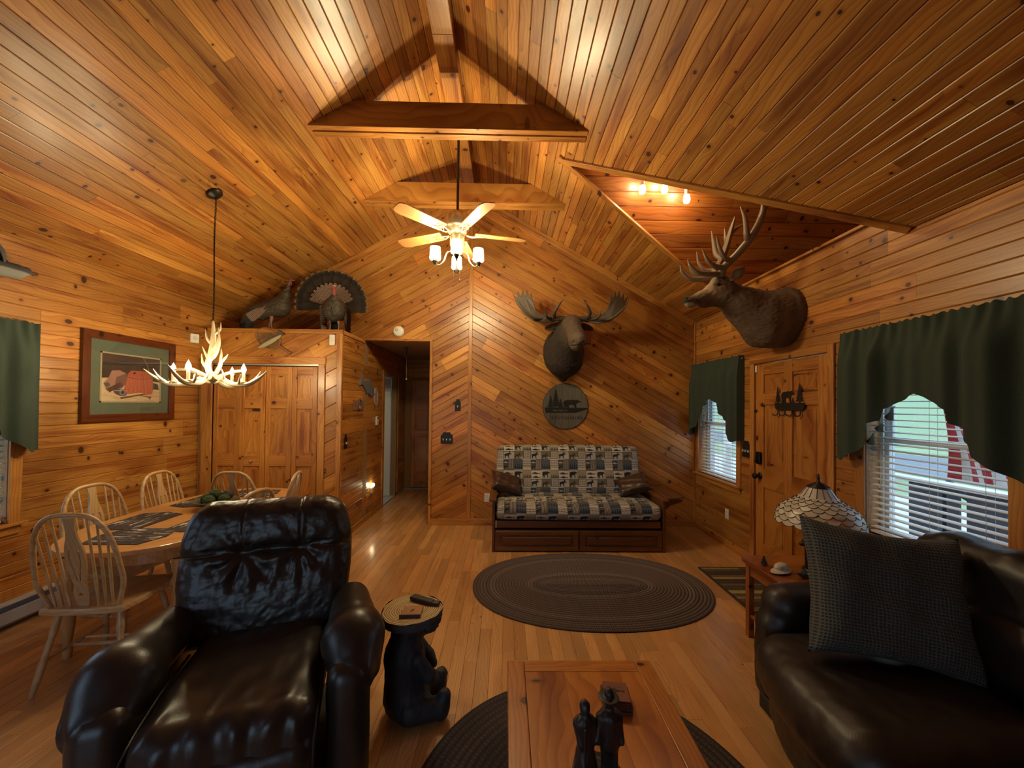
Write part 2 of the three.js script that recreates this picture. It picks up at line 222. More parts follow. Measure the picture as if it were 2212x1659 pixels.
// floor
{
  const f = struct('floor', 'honey coloured oak strip floor of the cabin', [boxB(XL - 0.2, XR + 0.2, -0.2, -T, -0.02, ZE + 0.1), boxB(-3.1, XH1 + 0.1, -0.2, -T, -2.3, -0.02)], M.core);
  const fr = frame([0, -T, 0], [0, 0, 1], [1, 0, 0], [0, 1, 0]);
  const poly = [[0, XL], [ZE, XL], [ZE, XR], [0, XR], [0, XH1], [-2.1, XH1], [-2.1, XH0], [0, XH0]];
  const gs = boards(null, fr, poly, { w: 0.0795, seed: 5, minL: 0.35, maxL: 1.25, tone: oakTone, t: T, c: 0.0012, gap: 0.0004, len: 2, wid: 0.085, v0: XL });
  camera.updateMatrixWorld(); camera.updateProjectionMatrix();
  const seen = gs.map((g) => { g.computeBoundingBox(); const c = g.boundingBox.getCenter(V(0, 0, 0)), s = g.boundingBox.getSize(V(0, 0, 0)), q = c.clone().project(camera), d = camera.position.distanceTo(c); const hid = (c.x < -1.0 && c.z < 3.2) || (c.x < 0 && c.z > 3.0) || (c.x > 1.7 && c.z > 2.9) || (c.x > 0.2 && c.x < 2.2 && c.z > 1.0 && c.z < 2.35); return [Math.abs(q.x) < 1.02 && Math.abs(q.y) < 1.02 && c.z < 5 ? s.x * s.z / (d * d * d) * (hid ? 0.15 : 1) : 0, g]; }).sort((a, b) => b[0] - a[0]);
  seen.slice(0, 300).forEach(([, g]) => part('plank', g, M.oak, f));
  part('further_planks', merge(seen.slice(300).map((q) => q[1])), M.oak, f).userData.kind = 'stuff';
}
// long walls with their openings
function sideWall(name, label, x, n, holes, extraTop, seed) {
  const xi = x - n * T, xo = x - n * 0.17, z1 = ZE, mk = (z0, z2, y0, y1) => boxB(Math.min(xi, xo), Math.max(xi, xo), y0, y1, z0, z2), body = [];
  let z = -0.2; for (const [a, b, y0, y1] of holes) { body.push(mk(z, a, -0.2, H1 + 0.14)); if (y0 > 0) body.push(mk(a, b, -0.2, y0)); body.push(mk(a, b, y1, H1 + 0.14)); z = b; } body.push(mk(z, z1 + 0.1, -0.2, H1 + 0.14));
  const w = struct(name, label, body, M.core), fr = frame([xi, 0, 0], [0, 0, 1], [0, 1, 0], [n, 0, 0]);
  const top = extraTop ?? rect(0, z1, 2.112, H1); boards(w, fr, top, wallOpt(seed));
  let a = 0; for (const h of holes) { const m = h[2] > 0 ? 0.03 : 0.05; boards(w, fr, rect(a, h[0] - m, 0.704, 2.112), wallOpt(seed + h[0] * 31)); a = h[1] + m; } boards(w, fr, rect(a, z1, 0.704, 2.112), wallOpt(seed + 3));
  a = 0; for (const h of holes) if (h[2] <= 0) { boards(w, fr, rect(a, h[0] - 0.05, 0, 0.704), wallOpt(seed + 9)); a = h[1] + 0.05; } boards(w, fr, rect(a, z1, 0, 0.704), wallOpt(seed + 17));
  return w;
}
sideWall('wall_left', 'knotty pine plank wall behind the dining table', XL, 1, [WIN[3], WIN[5]], null, 101);
const DZ0 = 0.8, DZ1 = 2.79, DA = 1.6, DY = 3.91, DAX = 0.985, LEDGE = 2.905;   // dormer: far and near foot of the valleys, ridge
const dz = (y) => [DZ0 + (y - H1) / (DY - H1) * (DA - DZ0), DZ1 - (y - H1) / (DY - H1) * (DZ1 - DA)];
{ const [a, b] = dz(LEDGE); sideWall('wall_right', 'knotty pine plank wall around the entry door and windows', XR, -1, [WIN[2], [1.245, 2.165, 0, 2.05], WIN[1]], [[0, 2.112], [ZE, 2.112], [ZE, H1], [DZ1, H1], [b, LEDGE], [a, LEDGE], [DZ0, H1], [0, H1]], 202); }
// back wall: chevron boards parallel to the roof on both sides of a centre batten
{
  const w = struct('wall_back', 'gable wall of knotty pine boards laid in a chevron', [boxB(XL - 0.2, XH0, -0.2, H1, -0.15, -T), boxB(XH0, XH1, 2.455, H1, -0.15, -T), boxB(XH1, XR + 0.2, -0.2, H1, -0.15, -T), tr(extrude([[XL - 0.15, H1 - 0.1], [XR + 0.15, H1 - 0.1], [0.01, HR + 0.12]], 0.13), 0, 0, -0.15)], M.core);
  const fr = frame([0, 0, -T], [1, 0, 0], [0, 1, 0], [0, 0, 1]), o = (s, a) => ({ w: PW, mid: true, seed: s, minL: 1.0, maxL: 2.8, tone: pineTone, angle: a, t: T });
  boards(w, fr, [[XH1, 0], [-0.001, 0], [-0.001, HR], [XL, HR + SL * XL], [XL, 2.40], [XH0 - 0.05, 2.40], [XH0 - 0.05, 2.44], [XH1, 2.44]], o(301, TH));
  boards(w, fr, [[0.001, 0], [XR, 0], [XR, HR - SL * XR], [0.001, HR]], o(302, -TH));
  const tm = (g) => part('trim', wood(g), M.pine, w);
  tm(rboxB(-0.024, 0.024, 0.085, HR - 0.06, 0, 0.014)); tm(rboxB(XR - 0.026, XR, 0.09, H1, 0, 0.016)); tm(rboxB(XL, XL + 0.03, 2.44, H1, 0, 0.016));
  for (const s of [-1, 1]) { const g = rbox(LS, 0.075, 0.018, 0.004, LS / 2 - 0.01, -0.0375, 0.009); g.rotateZ(-TH); if (s < 0) g.scale(-1, 1, 1); if (s < 0) { const p = g.toNonIndexed(), a = p.attributes; for (const k of ['position', 'normal', 'uv']) { const b = a[k], n = b.itemSize; for (let i = 0; i < b.count; i += 3) for (let j = 0; j < n; j++) { const t = b.array[(i + 1) * n + j]; b.array[(i + 1) * n + j] = b.array[(i + 2) * n + j]; b.array[(i + 2) * n + j] = t; } } p.translate(0, HR, 0); tm(p); } else { g.translate(0, HR, 0); tm(g); } }
}
// rear wall behind the camera
struct('wall_rear', 'plain pine wall at the other end of the room', wood([boxB(XL - 0.2, -2.0, -0.2, H1, ZE, ZE + 0.12), boxB(0.2, XR + 0.2, -0.2, H1, ZE, ZE + 0.12), boxB(-2.0, 0.2, 2.06, H1, ZE, ZE + 0.12), boxB(-2.0, 0.2, -0.2, 0.12, ZE, ZE + 0.12), tr(extrude([[XL - 0.15, H1 - 0.01], [XR + 0.15, H1 - 0.01], [0.01, HR + 0.12]], 0.12), 0, 0, ZE)]), M.pine);
// ceiling
const slope = (s) => frame([0 - s * Math.sin(TH) * -T, HR + Math.cos(TH) * T, 0], [0, 0, 1], [s * Math.cos(TH), -Math.sin(TH), 0], [-s * Math.sin(TH), -Math.cos(TH), 0]);
{
  const bR = (x) => x / Math.cos(TH), slabL = extrude([[-0.2, -0.03], [ZE + 0.1, -0.03], [ZE + 0.1, LS + 0.25], [-0.2, LS + 0.25]], 0.1), e = 0.0;
  const slabR = extrude([[-0.2, -0.03], [ZE + 0.1, -0.03], [ZE + 0.1, LS + 0.25], [DZ1 + e, LS + 0.25], [DZ1 + e, LS], [DA, bR(DAX)], [DZ0 - e, LS], [DZ0 - e, LS + 0.25], [-0.2, LS + 0.25]], 0.1);
  const put = (g, s) => { const f = slope(s), m = new THREE.Matrix4().makeBasis(f.A, f.B, f.N.clone().negate()); m.setPosition(f.O); g.applyMatrix4(m); if (m.determinant() < 0) { g = g.toNonIndexed(); for (const k of ['position', 'normal', 'uv']) { const b = g.attributes[k], n = b.itemSize; for (let i = 0; i < b.count; i += 3) for (let j = 0; j < n; j++) { const t = b.array[(i + 1) * n + j]; b.array[(i + 1) * n + j] = b.array[(i + 2) * n + j]; b.array[(i + 2) * n + j] = t; } } } return g; };
  const c = struct('ceiling', 'vaulted ceiling of varnished knotty pine boards', [put(slabL, -1), put(slabR, 1)], M.core), o = (s) => ({ w: 0.0885, seed: s, minL: 1.8, maxL: 4.2, tone: pineTone, t: T, v0: 0, c: 0.0045, gap: 0.0012 });
  boards(c, slope(-1), rect(0, ZE, 0, LS), o(401)); const vs = Math.floor(bR(DAX) / 0.0885) * 0.0885; boards(c, slope(1), rect(0, ZE, 0, vs), o(402)); boards(c, slope(1), [[0, vs], [DA, vs], [DA, bR(DAX)], [DZ0, LS], [0, LS]], o(403)); boards(c, slope(1), [[DA, vs], [ZE, vs], [ZE, LS], [DZ1, LS], [DA, bR(DAX)]], o(404));
}
// dormer over the entry door
{
  const XO = 4.25, far = frame([DAX, DY, DA], [1, 0, 0], [0, H1 - DY, DZ0 - DA], [0, -(DA - DZ0), DY - H1]), near = frame([DAX, DY, DA], [1, 0, 0], [0, H1 - DY, DZ1 - DA], [0, -(DZ1 - DA), -(DY - H1)]);
  const lf = Math.hypot(DY - H1, DA - DZ0), ln = Math.hypot(DY - H1, DZ1 - DA), slab = (f, l) => { const g = extrude([[0.03, -0.06], [XO - DAX + 0.1, -0.06], [XO - DAX + 0.1, l + 0.1], [XR - DAX + 0.02 + 0.1 * (XR - DAX) / l, l + 0.1]], 0.08), N = f.A.clone().cross(f.B), s = N.dot(f.N) > 0 ? -1 : 1; const m = new THREE.Matrix4().makeBasis(f.A, f.B, N); m.setPosition(f.O.clone().addScaledVector(f.N, 0.0)); g.translate(0, 0, s < 0 ? -0.08 : 0); g.applyMatrix4(m); return g; };
  const c = struct('ceiling_dormer', 'small gabled dormer of reddish knotty pine boards above the entry', [slab(far, lf), slab(near, ln), boxB(XO, XO + 0.1, H1 - 0.1, DY + 0.2, DZ0 - 0.3, DZ1 + 0.3), boxB(XR + 0.17, XO, H1 - 0.05, H1 + 0.05, DZ0 - 0.2, DZ1 + 0.2)], M.core);
  const o = (s) => ({ w: 0.1275, seed: s, minL: 1.2, maxL: 3.0, tone: (k, h) => { const q = pineTone(k, h); return [q[0] * 0.95, q[1] * 0.72, q[2] * 0.66]; }, t: T, v0: 0, c: 0.0045 });
  boards(c, far, [[0.02, 0], [XO - DAX, 0], [XO - DAX, lf], [XR - DAX, lf]], o(411)); boards(c, near, [[0.02, 0], [XO - DAX, 0], [XO - DAX, ln], [XR - DAX, ln]], o(412));
  boards(c, frame([XO - 0.002, 0, 0], [0, 0, 1], [0, 1, 0], [-1, 0, 0]), [[DZ0, H1], [DZ1, H1], [DA, DY]], { ...o(413), w: PW });
  // trims along both valleys and the ledge on the wall top
  const N = slope(1).N, vt = (zf, w) => { const a = V(DAX, HR - SL * DAX, DA), b = V(XR - 0.01, H1 + 0.005, zf), d = b.clone().sub(a), L = d.length(), X = d.normalize(), Y = N.clone().cross(X).multiplyScalar(zf < DA ? 1 : -1); const g = rbox(L + 0.05, 0.06, 0.022, 0.005, L / 2 - 0.02, 0.008, 0.011); const m = new THREE.Matrix4().makeBasis(X, Y, X.clone().cross(Y)); m.setPosition(a); const flipN = X.clone().cross(Y).dot(N); if (flipN < 0) g.translate(0, 0, -0.022); g.applyMatrix4(m); return g; };
  part('valley_trim', wood(vt(DZ0)), M.pine, c); part('valley_trim', wood(vt(DZ1)), M.pine, c);
  const [a, b] = dz(LEDGE); part('ledge_cap', wood(rboxB(XR - 0.03, XR + 0.2, LEDGE, LEDGE + 0.022, a - 0.02, b + 0.02)), M.pine, c);
}
// boxed ridge and two tie beams
{
  const r = struct('trim_ridge', 'boxed pine beam running along the ridge of the ceiling'); part('side_board', wood([rboxB(-0.088, -0.068, 4.305, HR, 0, ZE), rboxB(0.048, 0.068, 4.305, HR, 0, ZE)]), M.pine, r); for (let z = 0; z < ZE; z += 2.4) part('bottom_board', wood(rboxB(-0.086, 0.066, 4.295, 4.312, z, Math.min(ZE, z + 2.398))), M.pine, r);
  for (const [z0, z1, y0, y1, lab] of [[1.955, 2.1, 3.822, 4.03, 'boxed pine tie beam high across the vault in front of the ceiling fan'], [0.79, 0.94, 3.828, 4.045, 'boxed pine tie beam between the ceiling fan and the gable wall']]) {
    const t = thing('tie_beam', lab, 'beam'); t.userData.kind = 'structure'; const w = (y) => (HR - y) / SL;
    const face = (z) => { const g = extrude([[-w(y0) + 0.01, y0 + 0.012], [w(y0) - 0.01, y0 + 0.012], [w(y1), y1], [-w(y1), y1]], 0.02); g.translate(0, 0, z); return g; };
    part('face_board', wood(face(z1 - 0.02), 'x'), M.pine, t); part('face_board', wood(face(z0), 'x'), M.pine, t);
    const zm = (z0 + z1) / 2; part('bottom_board', wood(rboxB(-w(y0) + 0.015, w(y0) - 0.015, y0, y0 + 0.03, zm + 0.014, z1 - 0.004)), M.pine, t); part('bottom_board', wood(rboxB(-w(y0) + 0.015, w(y0) - 0.015, y0, y0 + 0.03, z0 + 0.004, zm - 0.004)), M.pine, t); part('top_board', wood(rboxB(-w(y1), w(y1), y1 - 0.02, y1, z0 + 0.02, z1 - 0.02)), M.pine, t);
  }
}
// baseboards and opening trims
{
  const tb = (n, lab, ...g) => { const s = struct(n, lab); g.forEach((q) => part('board', wood(q), M.pine, s)); return s; };
  tb('baseboard_back', 'pine baseboard under the chevron wall', rboxB(XH1 - 0.005, XR, 0, 0.085, 0, 0.018));
  tb('baseboard_right', 'pine baseboard beside the entry door', rboxB(XR - 0.018, XR, 0, 0.085, 0, 1.19), rboxB(XR - 0.018, XR, 0, 0.085, 2.22, ZE));
  tb('baseboard_left', 'pine baseboard along the dining wall', rboxB(XL, XL + 0.018, 0, 0.085, ZC, 2.1));
  tb('trim_1', 'slim pine trim around the hallway opening', rboxB(XH1 - 0.012, XH1 + 0.024, 0, 2.44, -0.1, 0.02), rboxB(XH0, XH1 + 0.024, 2.44, 2.466, -0.1, 0.02));
}
// closet block in the corner, front face ZC, top 2.44
{
  const c = struct('wall_closet', 'pine clad closet block with bifold doors in the corner', [boxB(XL, -2.93, 0, 2.42, ZC - 0.1, ZC - T), boxB(-1.63, XH0 - T, 0, 2.42, ZC - 0.1, ZC - T), boxB(XL, XH0 - T, 2.07, 2.42, ZC - 0.1, ZC - T), boxB(-1.5, XH0 - T, 0, 2.42, 0, ZC - 0.1), boxB(XL, XH0 - T, 2.4, 2.425, 0, ZC - T)], M.core);
  boards(c, frame([0, 0, ZC - T], [1, 0, 0], [0, 1, 0], [0, 0, 1]), [[XL, 2.10], [-1.60, 2.10], [-1.60, 0], [XH0, 0], [XH0, 2.425], [XL, 2.425]], { w: PW, seed: 501, minL: 0.8, maxL: 2.2, tone: pineTone, angle: 0.5, t: T });
  boards(c, frame([XH0 - T, 0, 0], [0, 0, 1], [0, 1, 0], [1, 0, 0]), rect(0, ZC, 0, 2.425), wallOpt(502));
  const tm = (g) => part('trim', wood(g), M.pine, c);
  tm(rboxB(XH0 - 0.045, XH0 + 0.012, 0, 2.415, ZC, ZC + 0.014)); tm(rboxB(XH0, XH0 + 0.012, 0, 2.415, ZC - 0.03, ZC)); tm(rboxB(XL, XH0 + 0.014, 2.40, 2.445, ZC - 0.02, ZC + 0.018)); tm(rboxB(XH0 - 0.02, XH0 + 0.014, 2.40, 2.445, -0.01, ZC)); tm(rboxB(XH0, XH0 + 0.014, 0, 0.075, -0.8, ZC));
  // door casing
  const k = struct('trim_2', 'pine casing around the closet bifold doors'); for (const g of [rboxB(-2.985, -2.858, 0, 2.045, ZC, ZC + 0.018), rboxB(-1.665, -1.59, 0, 2.045, ZC, ZC + 0.018), rboxB(-2.99, -1.585, 2.045, 2.125, ZC, ZC + 0.02)]) part('casing', wood(g), M.pine, k);
  part('track', boxB(-2.9, -1.67, 2.028, 2.046, ZC - 0.05, ZC - 0.02), std([0.7, 0.68, 0.62], 0.35, { metalness: 0.8 }), k, 'pale metal door track');
}
// panelled doors: stiles, rails and raised panels. w, h; panels [x0,x1,y0,y1]
function leaf(parent, w, h, d, panels, mat = M.pine) {
  const xs = [...new Set(panels.flatMap((p) => [p[0], p[1]]))].sort((a, b) => a - b), cols = []; for (const p of panels) if (!cols.some((c) => c[0] === p[0])) cols.push([p[0], p[1]]); cols.sort((a, b) => a[0] - b[0]);
  const st = []; let x = 0; for (const c of cols) { st.push(rboxB(x, c[0], 0, h, 0, d)); x = c[1]; } st.push(rboxB(x, w, 0, h, 0, d)); st.forEach((g) => part('stile', wood(g, 'y'), mat, parent));
  for (const c of cols) { let y = 0; for (const p of panels.filter((p) => p[0] === c[0]).sort((a, b) => a[2] - b[2])) { part('rail', wood(rboxB(c[0], c[1], y, p[2], 0.001, d - 0.001), 'x'), mat, parent); y = p[3]; } part('rail', wood(rboxB(c[0], c[1], y, h, 0.001, d - 0.001), 'x'), mat, parent); }
  for (const [a, b, y0, y1] of panels) { const g = extrude([[a + 0.035, y0 + 0.035], [b - 0.035, y0 + 0.035], [b - 0.035, y1 - 0.035], [a + 0.035, y1 - 0.035]], d - 0.012, 0); const bev = new THREE.CylinderGeometry(1, 1, 1, 4, 1); part('panel', wood([tr(g, 0, 0, 0), boxB(a, b, y0, y1, 0.006, d - 0.016)], 'y'), mat, parent); }
}
M.door = new THREE.MeshPhysicalMaterial({ map: pineTex, vertexColors: true, roughness: 0.45, clearcoat: 0.4, clearcoatRoughness: 0.25, color: new THREE.Color().setRGB(1.0, 0.93, 0.82) });
{
  // four bifold leaves, each a door of its own kind of panels
  const w = 0.296, x0 = -2.862;
  for (let i = 0; i < 4; i++) { const t = thing('bifold_door', i === 1 ? 'oak bifold closet door leaf with a small round knob beside its folding mate' : 'narrow panelled bifold closet door leaf facing the dining table', 'door', [x0 + i * w, 0.012, ZC - 0.045], i % 2 ? -0.012 : 0.012, 'closet bifold leaves'); leaf(t, w - 0.004, 2.005, 0.03, [[0.055, w - 0.059, 0.1, 0.86], [0.055, w - 0.059, 0.98, 1.52], [0.055, w - 0.059, 1.64, 1.91]], M.door); if (i === 1) { part('knob', lathe([[0.001, 0.03], [0.012, 0.03], [0.018, 0.022], [0.016, 0.012], [0.008, 0.006], [0.008, 0]], 16).rotateX(Math.PI / 2).translate(w / 2, 0.92, 0.03), M.door, t); t.userData.group = undefined; delete t.userData.group; } }
}
// hallway beyond the opening
{
  const h = struct('wall_hall', 'dim pine hallway walls beyond the opening', [boxB(XH0 - 0.1, XH0 - T, 0, 2.44, -0.86, 0), boxB(XH0 - 0.1, XH0 - T, 2.05, 2.44, -1.62, -0.86), boxB(XH0 - 0.1, XH0 - T, 0, 2.44, -2.2, -1.62), boxB(XH1, XH1 + 0.1, 0, 2.44, -2.2, -0.15), boxB(-1.6, XH1 + 0.1, 0, 2.6, -2.3, -2.2), boxB(-1.6, XH1 + 0.1, 2.45, 2.55, -2.3, -0.1)], M.core);
  const o = (s) => wallOpt(s), fl = frame([XH0 - T, 0, 0], [0, 0, 1], [0, 1, 0], [1, 0, 0]);
  boards(h, fl, rect(-2.1, 0, 2.112, 2.44), o(601)); boards(h, fl, rect(-2.1, -1.7, 0, 2.112), o(605)); boards(h, fl, rect(-0.785, 0, 0, 2.112), o(606)); boards(h, frame([XH1, 0, 0], [0, 0, 1], [0, 1, 0], [-1, 0, 0]), rect(-2.1, -0.1, 0, 2.44), o(602));
  boards(h, frame([0, 2.45, 0], [1, 0, 0], [0, 0, 1], [0, -1, 0]), rect(XH0, XH1, -2.1, -0.1), o(603)); boards(h, frame([0, 0, -2.2], [1, 0, 0], [0, 1, 0], [0, 0, 1]), [[XH0, 2.1], [XH1, 2.1], [XH1, 2.44], [XH0, 2.44]], o(604));
  const k = struct('trim_3', 'pine casing around the bathroom doorway off the hall'); for (const g of [rboxB(XH0, XH0 + 0.016, 0, 2.05, -0.86, -0.785), rboxB(XH0, XH0 + 0.016, 0, 2.05, -1.70, -1.62), rboxB(XH0, XH0 + 0.016, 2.05, 2.13, -1.70, -0.785)]) part('casing', wood(g), M.pine, k);
  for (let i = 0; i < 2; i++) { const t = thing('bifold_door', i ? 'tall panelled bifold leaf at the end of the hallway, beside the wall' : 'tall panelled bifold leaf at the end of the hallway, beside the bathroom', 'door', [XH0 + 0.12 + i * 0.38, 0.03, -2.19]); leaf(t, 0.376, 2.02, 0.03, [[0.06, 0.316, 0.12, 0.95], [0.06, 0.316, 1.07, 1.92]], M.door); }
  const bt = struct('wall_bathroom', 'white bathroom seen through the doorway', [boxB(-3.1, XH0 - 0.1, 0, 2.44, -2.3, -2.2), boxB(-3.1, XH0 - 0.1, 0, 2.44, -0.2, -0.15), boxB(-3.1, -3.0, 0, 1.1, -2.2, -0.2), boxB(-3.1, -3.0, 1.1, 2.0, -2.2, -1.7), boxB(-3.1, -3.0, 1.1, 2.0, -0.9, -0.2), boxB(-3.1, -3.0, 2.0, 2.44, -2.2, -0.2), boxB(-3.1, XH0 - 0.1, 2.44, 2.5, -2.3, -0.15)], std([0.62, 0.66, 0.66], 0.6));
  part('vinyl_floor', boxB(-3.0, XH0 - 0.02, -0.005, 0.004, -2.2, -0.2), std([0.5, 0.52, 0.52], 0.4), bt);
  const d = thing('bathroom_door', 'white bathroom door standing open beyond the hallway', 'door', [XH0 - 0.11, 0.01, -1.60], Math.PI + 0.35); const wm = std([0.72, 0.74, 0.74], 0.45); part('slab', rboxB(0, 0.72, 0, 2.03, -0.018, 0.018), wm, d); part('latch', rboxB(0.718, 0.724, 0.92, 0.98, -0.012, 0.012, 0.001), std([0.08, 0.07, 0.06], 0.4, { metalness: 0.8 }), d); part('hinge', boxB(-0.004, 0.004, 1.7, 1.78, -0.02, 0.02), std([0.2, 0.18, 0.15], 0.4, { metalness: 0.8 }), d);
}
// ---------------------------------------------------------------- windows, blinds, curtains, what lies outside
M.vinyl = std([0.78, 0.80, 0.82], 0.35); M.glass = std([0.95, 0.98, 1], 0.02, { transmission: 1, thickness: 0, ior: 1.45 }); M.slat = std([0.72, 0.68, 0.60], 0.42); M.cordm = std([0.62, 0.6, 0.55], 0.8);
const cloth = canvas(256, 256, (c, w, h) => { c.fillStyle = '#343f35'; c.fillRect(0, 0, w, h); const r = rng(77); for (let i = 0; i < 9000; i++) { const g = 40 + r() * 52; c.fillStyle = `rgba(${g * 0.82},${g},${g * 0.86},0.5)`; const v = r() < 0.5; c.fillRect(r() * w, r() * h, v ? 1 : 6, v ? 6 : 1); } });
M.curtain = std('#ffffff', 0.95, { map: cloth, side: THREE.DoubleSide, sheen: 0.25, sheenRoughness: 0.8 }); M.lining = std([0.20, 0.27, 0.25], 0.9, { side: THREE.DoubleSide });
function windowUnit(k, x, n, label) {
  const [z0, z1, y0, y1] = WIN[k], w = struct('window_' + k, label), X = (d) => x - n * d, bx = (d0, d1, a, b, c, d) => rboxB(Math.min(X(d0), X(d1)), Math.max(X(d0), X(d1)), a, b, c, d, 0.003);
  const cs = 0.072; for (const g of [bx(-0.018, 0, y0 - 0.06, y1 + cs, z0 - cs, z0), bx(-0.018, 0, y0 - 0.06, y1 + cs, z1, z1 + cs), bx(-0.018, 0, y1, y1 + cs, z0, z1)]) part('casing', wood(g), M.pine, w);
  part('sill', wood(bx(-0.045, 0.09, y0 - 0.022, y0, z0 - cs - 0.02, z1 + cs + 0.02)), M.pine, w); part('apron', wood(bx(-0.016, 0, y0 - 0.085, y0 - 0.022, z0 - cs, z1 + cs)), M.pine, w);
  for (const g of [bx(-0.002, 0.1, y0, y1, z0 - 0.012, z0 + 0.004), bx(-0.002, 0.1, y0, y1, z1 - 0.004, z1 + 0.012), bx(-0.002, 0.1, y1 - 0.004, y1 + 0.012, z0, z1)]) part('jamb', wood(g), M.pine, w);
  for (const s of [0, 1]) { const zz = s ? z1 : z0, d = s ? -1 : 1; for (let i = 0; i < 4; i++) part('track', bx(0.098 + i * 0.018, 0.11 + i * 0.018, y0, y1, Math.min(zz, zz + d * (i % 2 ? 0.012 : 0.026)), Math.max(zz, zz + d * (i % 2 ? 0.012 : 0.026))), M.vinyl, w); }
  const ym = (y0 + y1) / 2 - 0.012;
  for (const [a, b, d] of [[y0, ym + 0.02, 0.115], [ym - 0.02, y1, 0.14]]) {
    const f = part('sash', [bx(d, d + 0.022, a, b, z0 + 0.012, z0 + 0.05), bx(d, d + 0.022, a, b, z1 - 0.05, z1 - 0.012), bx(d, d + 0.022, a, a + 0.04, z0 + 0.05, z1 - 0.05), bx(d, d + 0.022, b - 0.04, b, z0 + 0.05, z1 - 0.05)], M.vinyl, w);
    part('pane', boxB(Math.min(X(d + 0.009), X(d + 0.012)), Math.max(X(d + 0.009), X(d + 0.012)), a + 0.03, b - 0.03, z0 + 0.04, z1 - 0.04), M.glass, f);
  }
  part('outer_frame', [bx(0.15, 0.2, y0 - 0.05, y1 + 0.05, z0 - 0.05, z0 + 0.01), bx(0.15, 0.2, y0 - 0.05, y1 + 0.05, z1 - 0.01, z1 + 0.05), bx(0.15, 0.2, y1 - 0.01, y1 + 0.05, z0, z1), bx(0.15, 0.22, y0 - 0.05, y0 + 0.012, z0, z1)], M.vinyl, w);
}
const slatShape = (L) => { const g = grid(6, 1, (u, v) => [(u - 0.5) * 0.05, 0.003 * (1 - (2 * u - 1) ** 2), (v - 0.5) * L]); const b = g.clone(); b.translate(0, -0.0022, 0); const i = Array.from(b.index.array); for (let k = 0; k < i.length; k += 3) [i[k + 1], i[k + 2]] = [i[k + 2], i[k + 1]]; b.setIndex(i); b.computeVertexNormals(); return merge([g, b]); };
function blind(k, x, n, label) {
  const [z0, z1, y0, y1] = WIN[k], X = x - n * 0.045, t = thing('window_blind', label, 'blind', [X, y0, (z0 + z1) / 2]), L = z1 - z0 - 0.02, h = y1 - y0;
  part('head_rail', rbox(0.05, 0.045, L, 0.004, 0, h - 0.028, 0), M.slat, t); part('bottom_rail', rbox(0.05, 0.016, L, 0.005, 0, 0.014, 0), M.slat, t);
  const g = slatShape(L); g.rotateZ(n * -0.10); const N = Math.floor((h - 0.085) / 0.0415);
  for (let i = 0; i < N; i++) { const s = part('slat', g, M.slat, t); s.position.y = 0.05 + i * 0.0415; s.rotation.x = (i % 3 - 1) * 0.0012; }
  for (const z of [-L * 0.36, 0, L * 0.36]) part('ladder_cord', [cyl(0.0011, 0.0011, h - 0.06, 0.026, 0.02, z, 6), cyl(0.0011, 0.0011, h - 0.06, -0.026, 0.02, z, 6)], M.cordm, t);
  const zc = -L / 2 + 0.085; part('pull_cord', [tube([[n * 0.034, h - 0.04, zc], [n * 0.036, h * 0.5, zc - 0.004], [n * 0.036, 0.36, zc]], 0.0015, { n: 6 }), tube([[n * 0.034, h - 0.04, zc + 0.014], [n * 0.036, h * 0.5, zc + 0.012], [n * 0.036, 0.36, zc + 0.006]], 0.0015, { n: 6 })], M.cordm, t); part('tassel', lathe([[0.002, 0.03], [0.005, 0.024], [0.009, 0.004], [0.008, 0], [0.001, 0]], 12).translate(n * 0.036, 0.328, zc + 0.003), M.cordm, t);
}
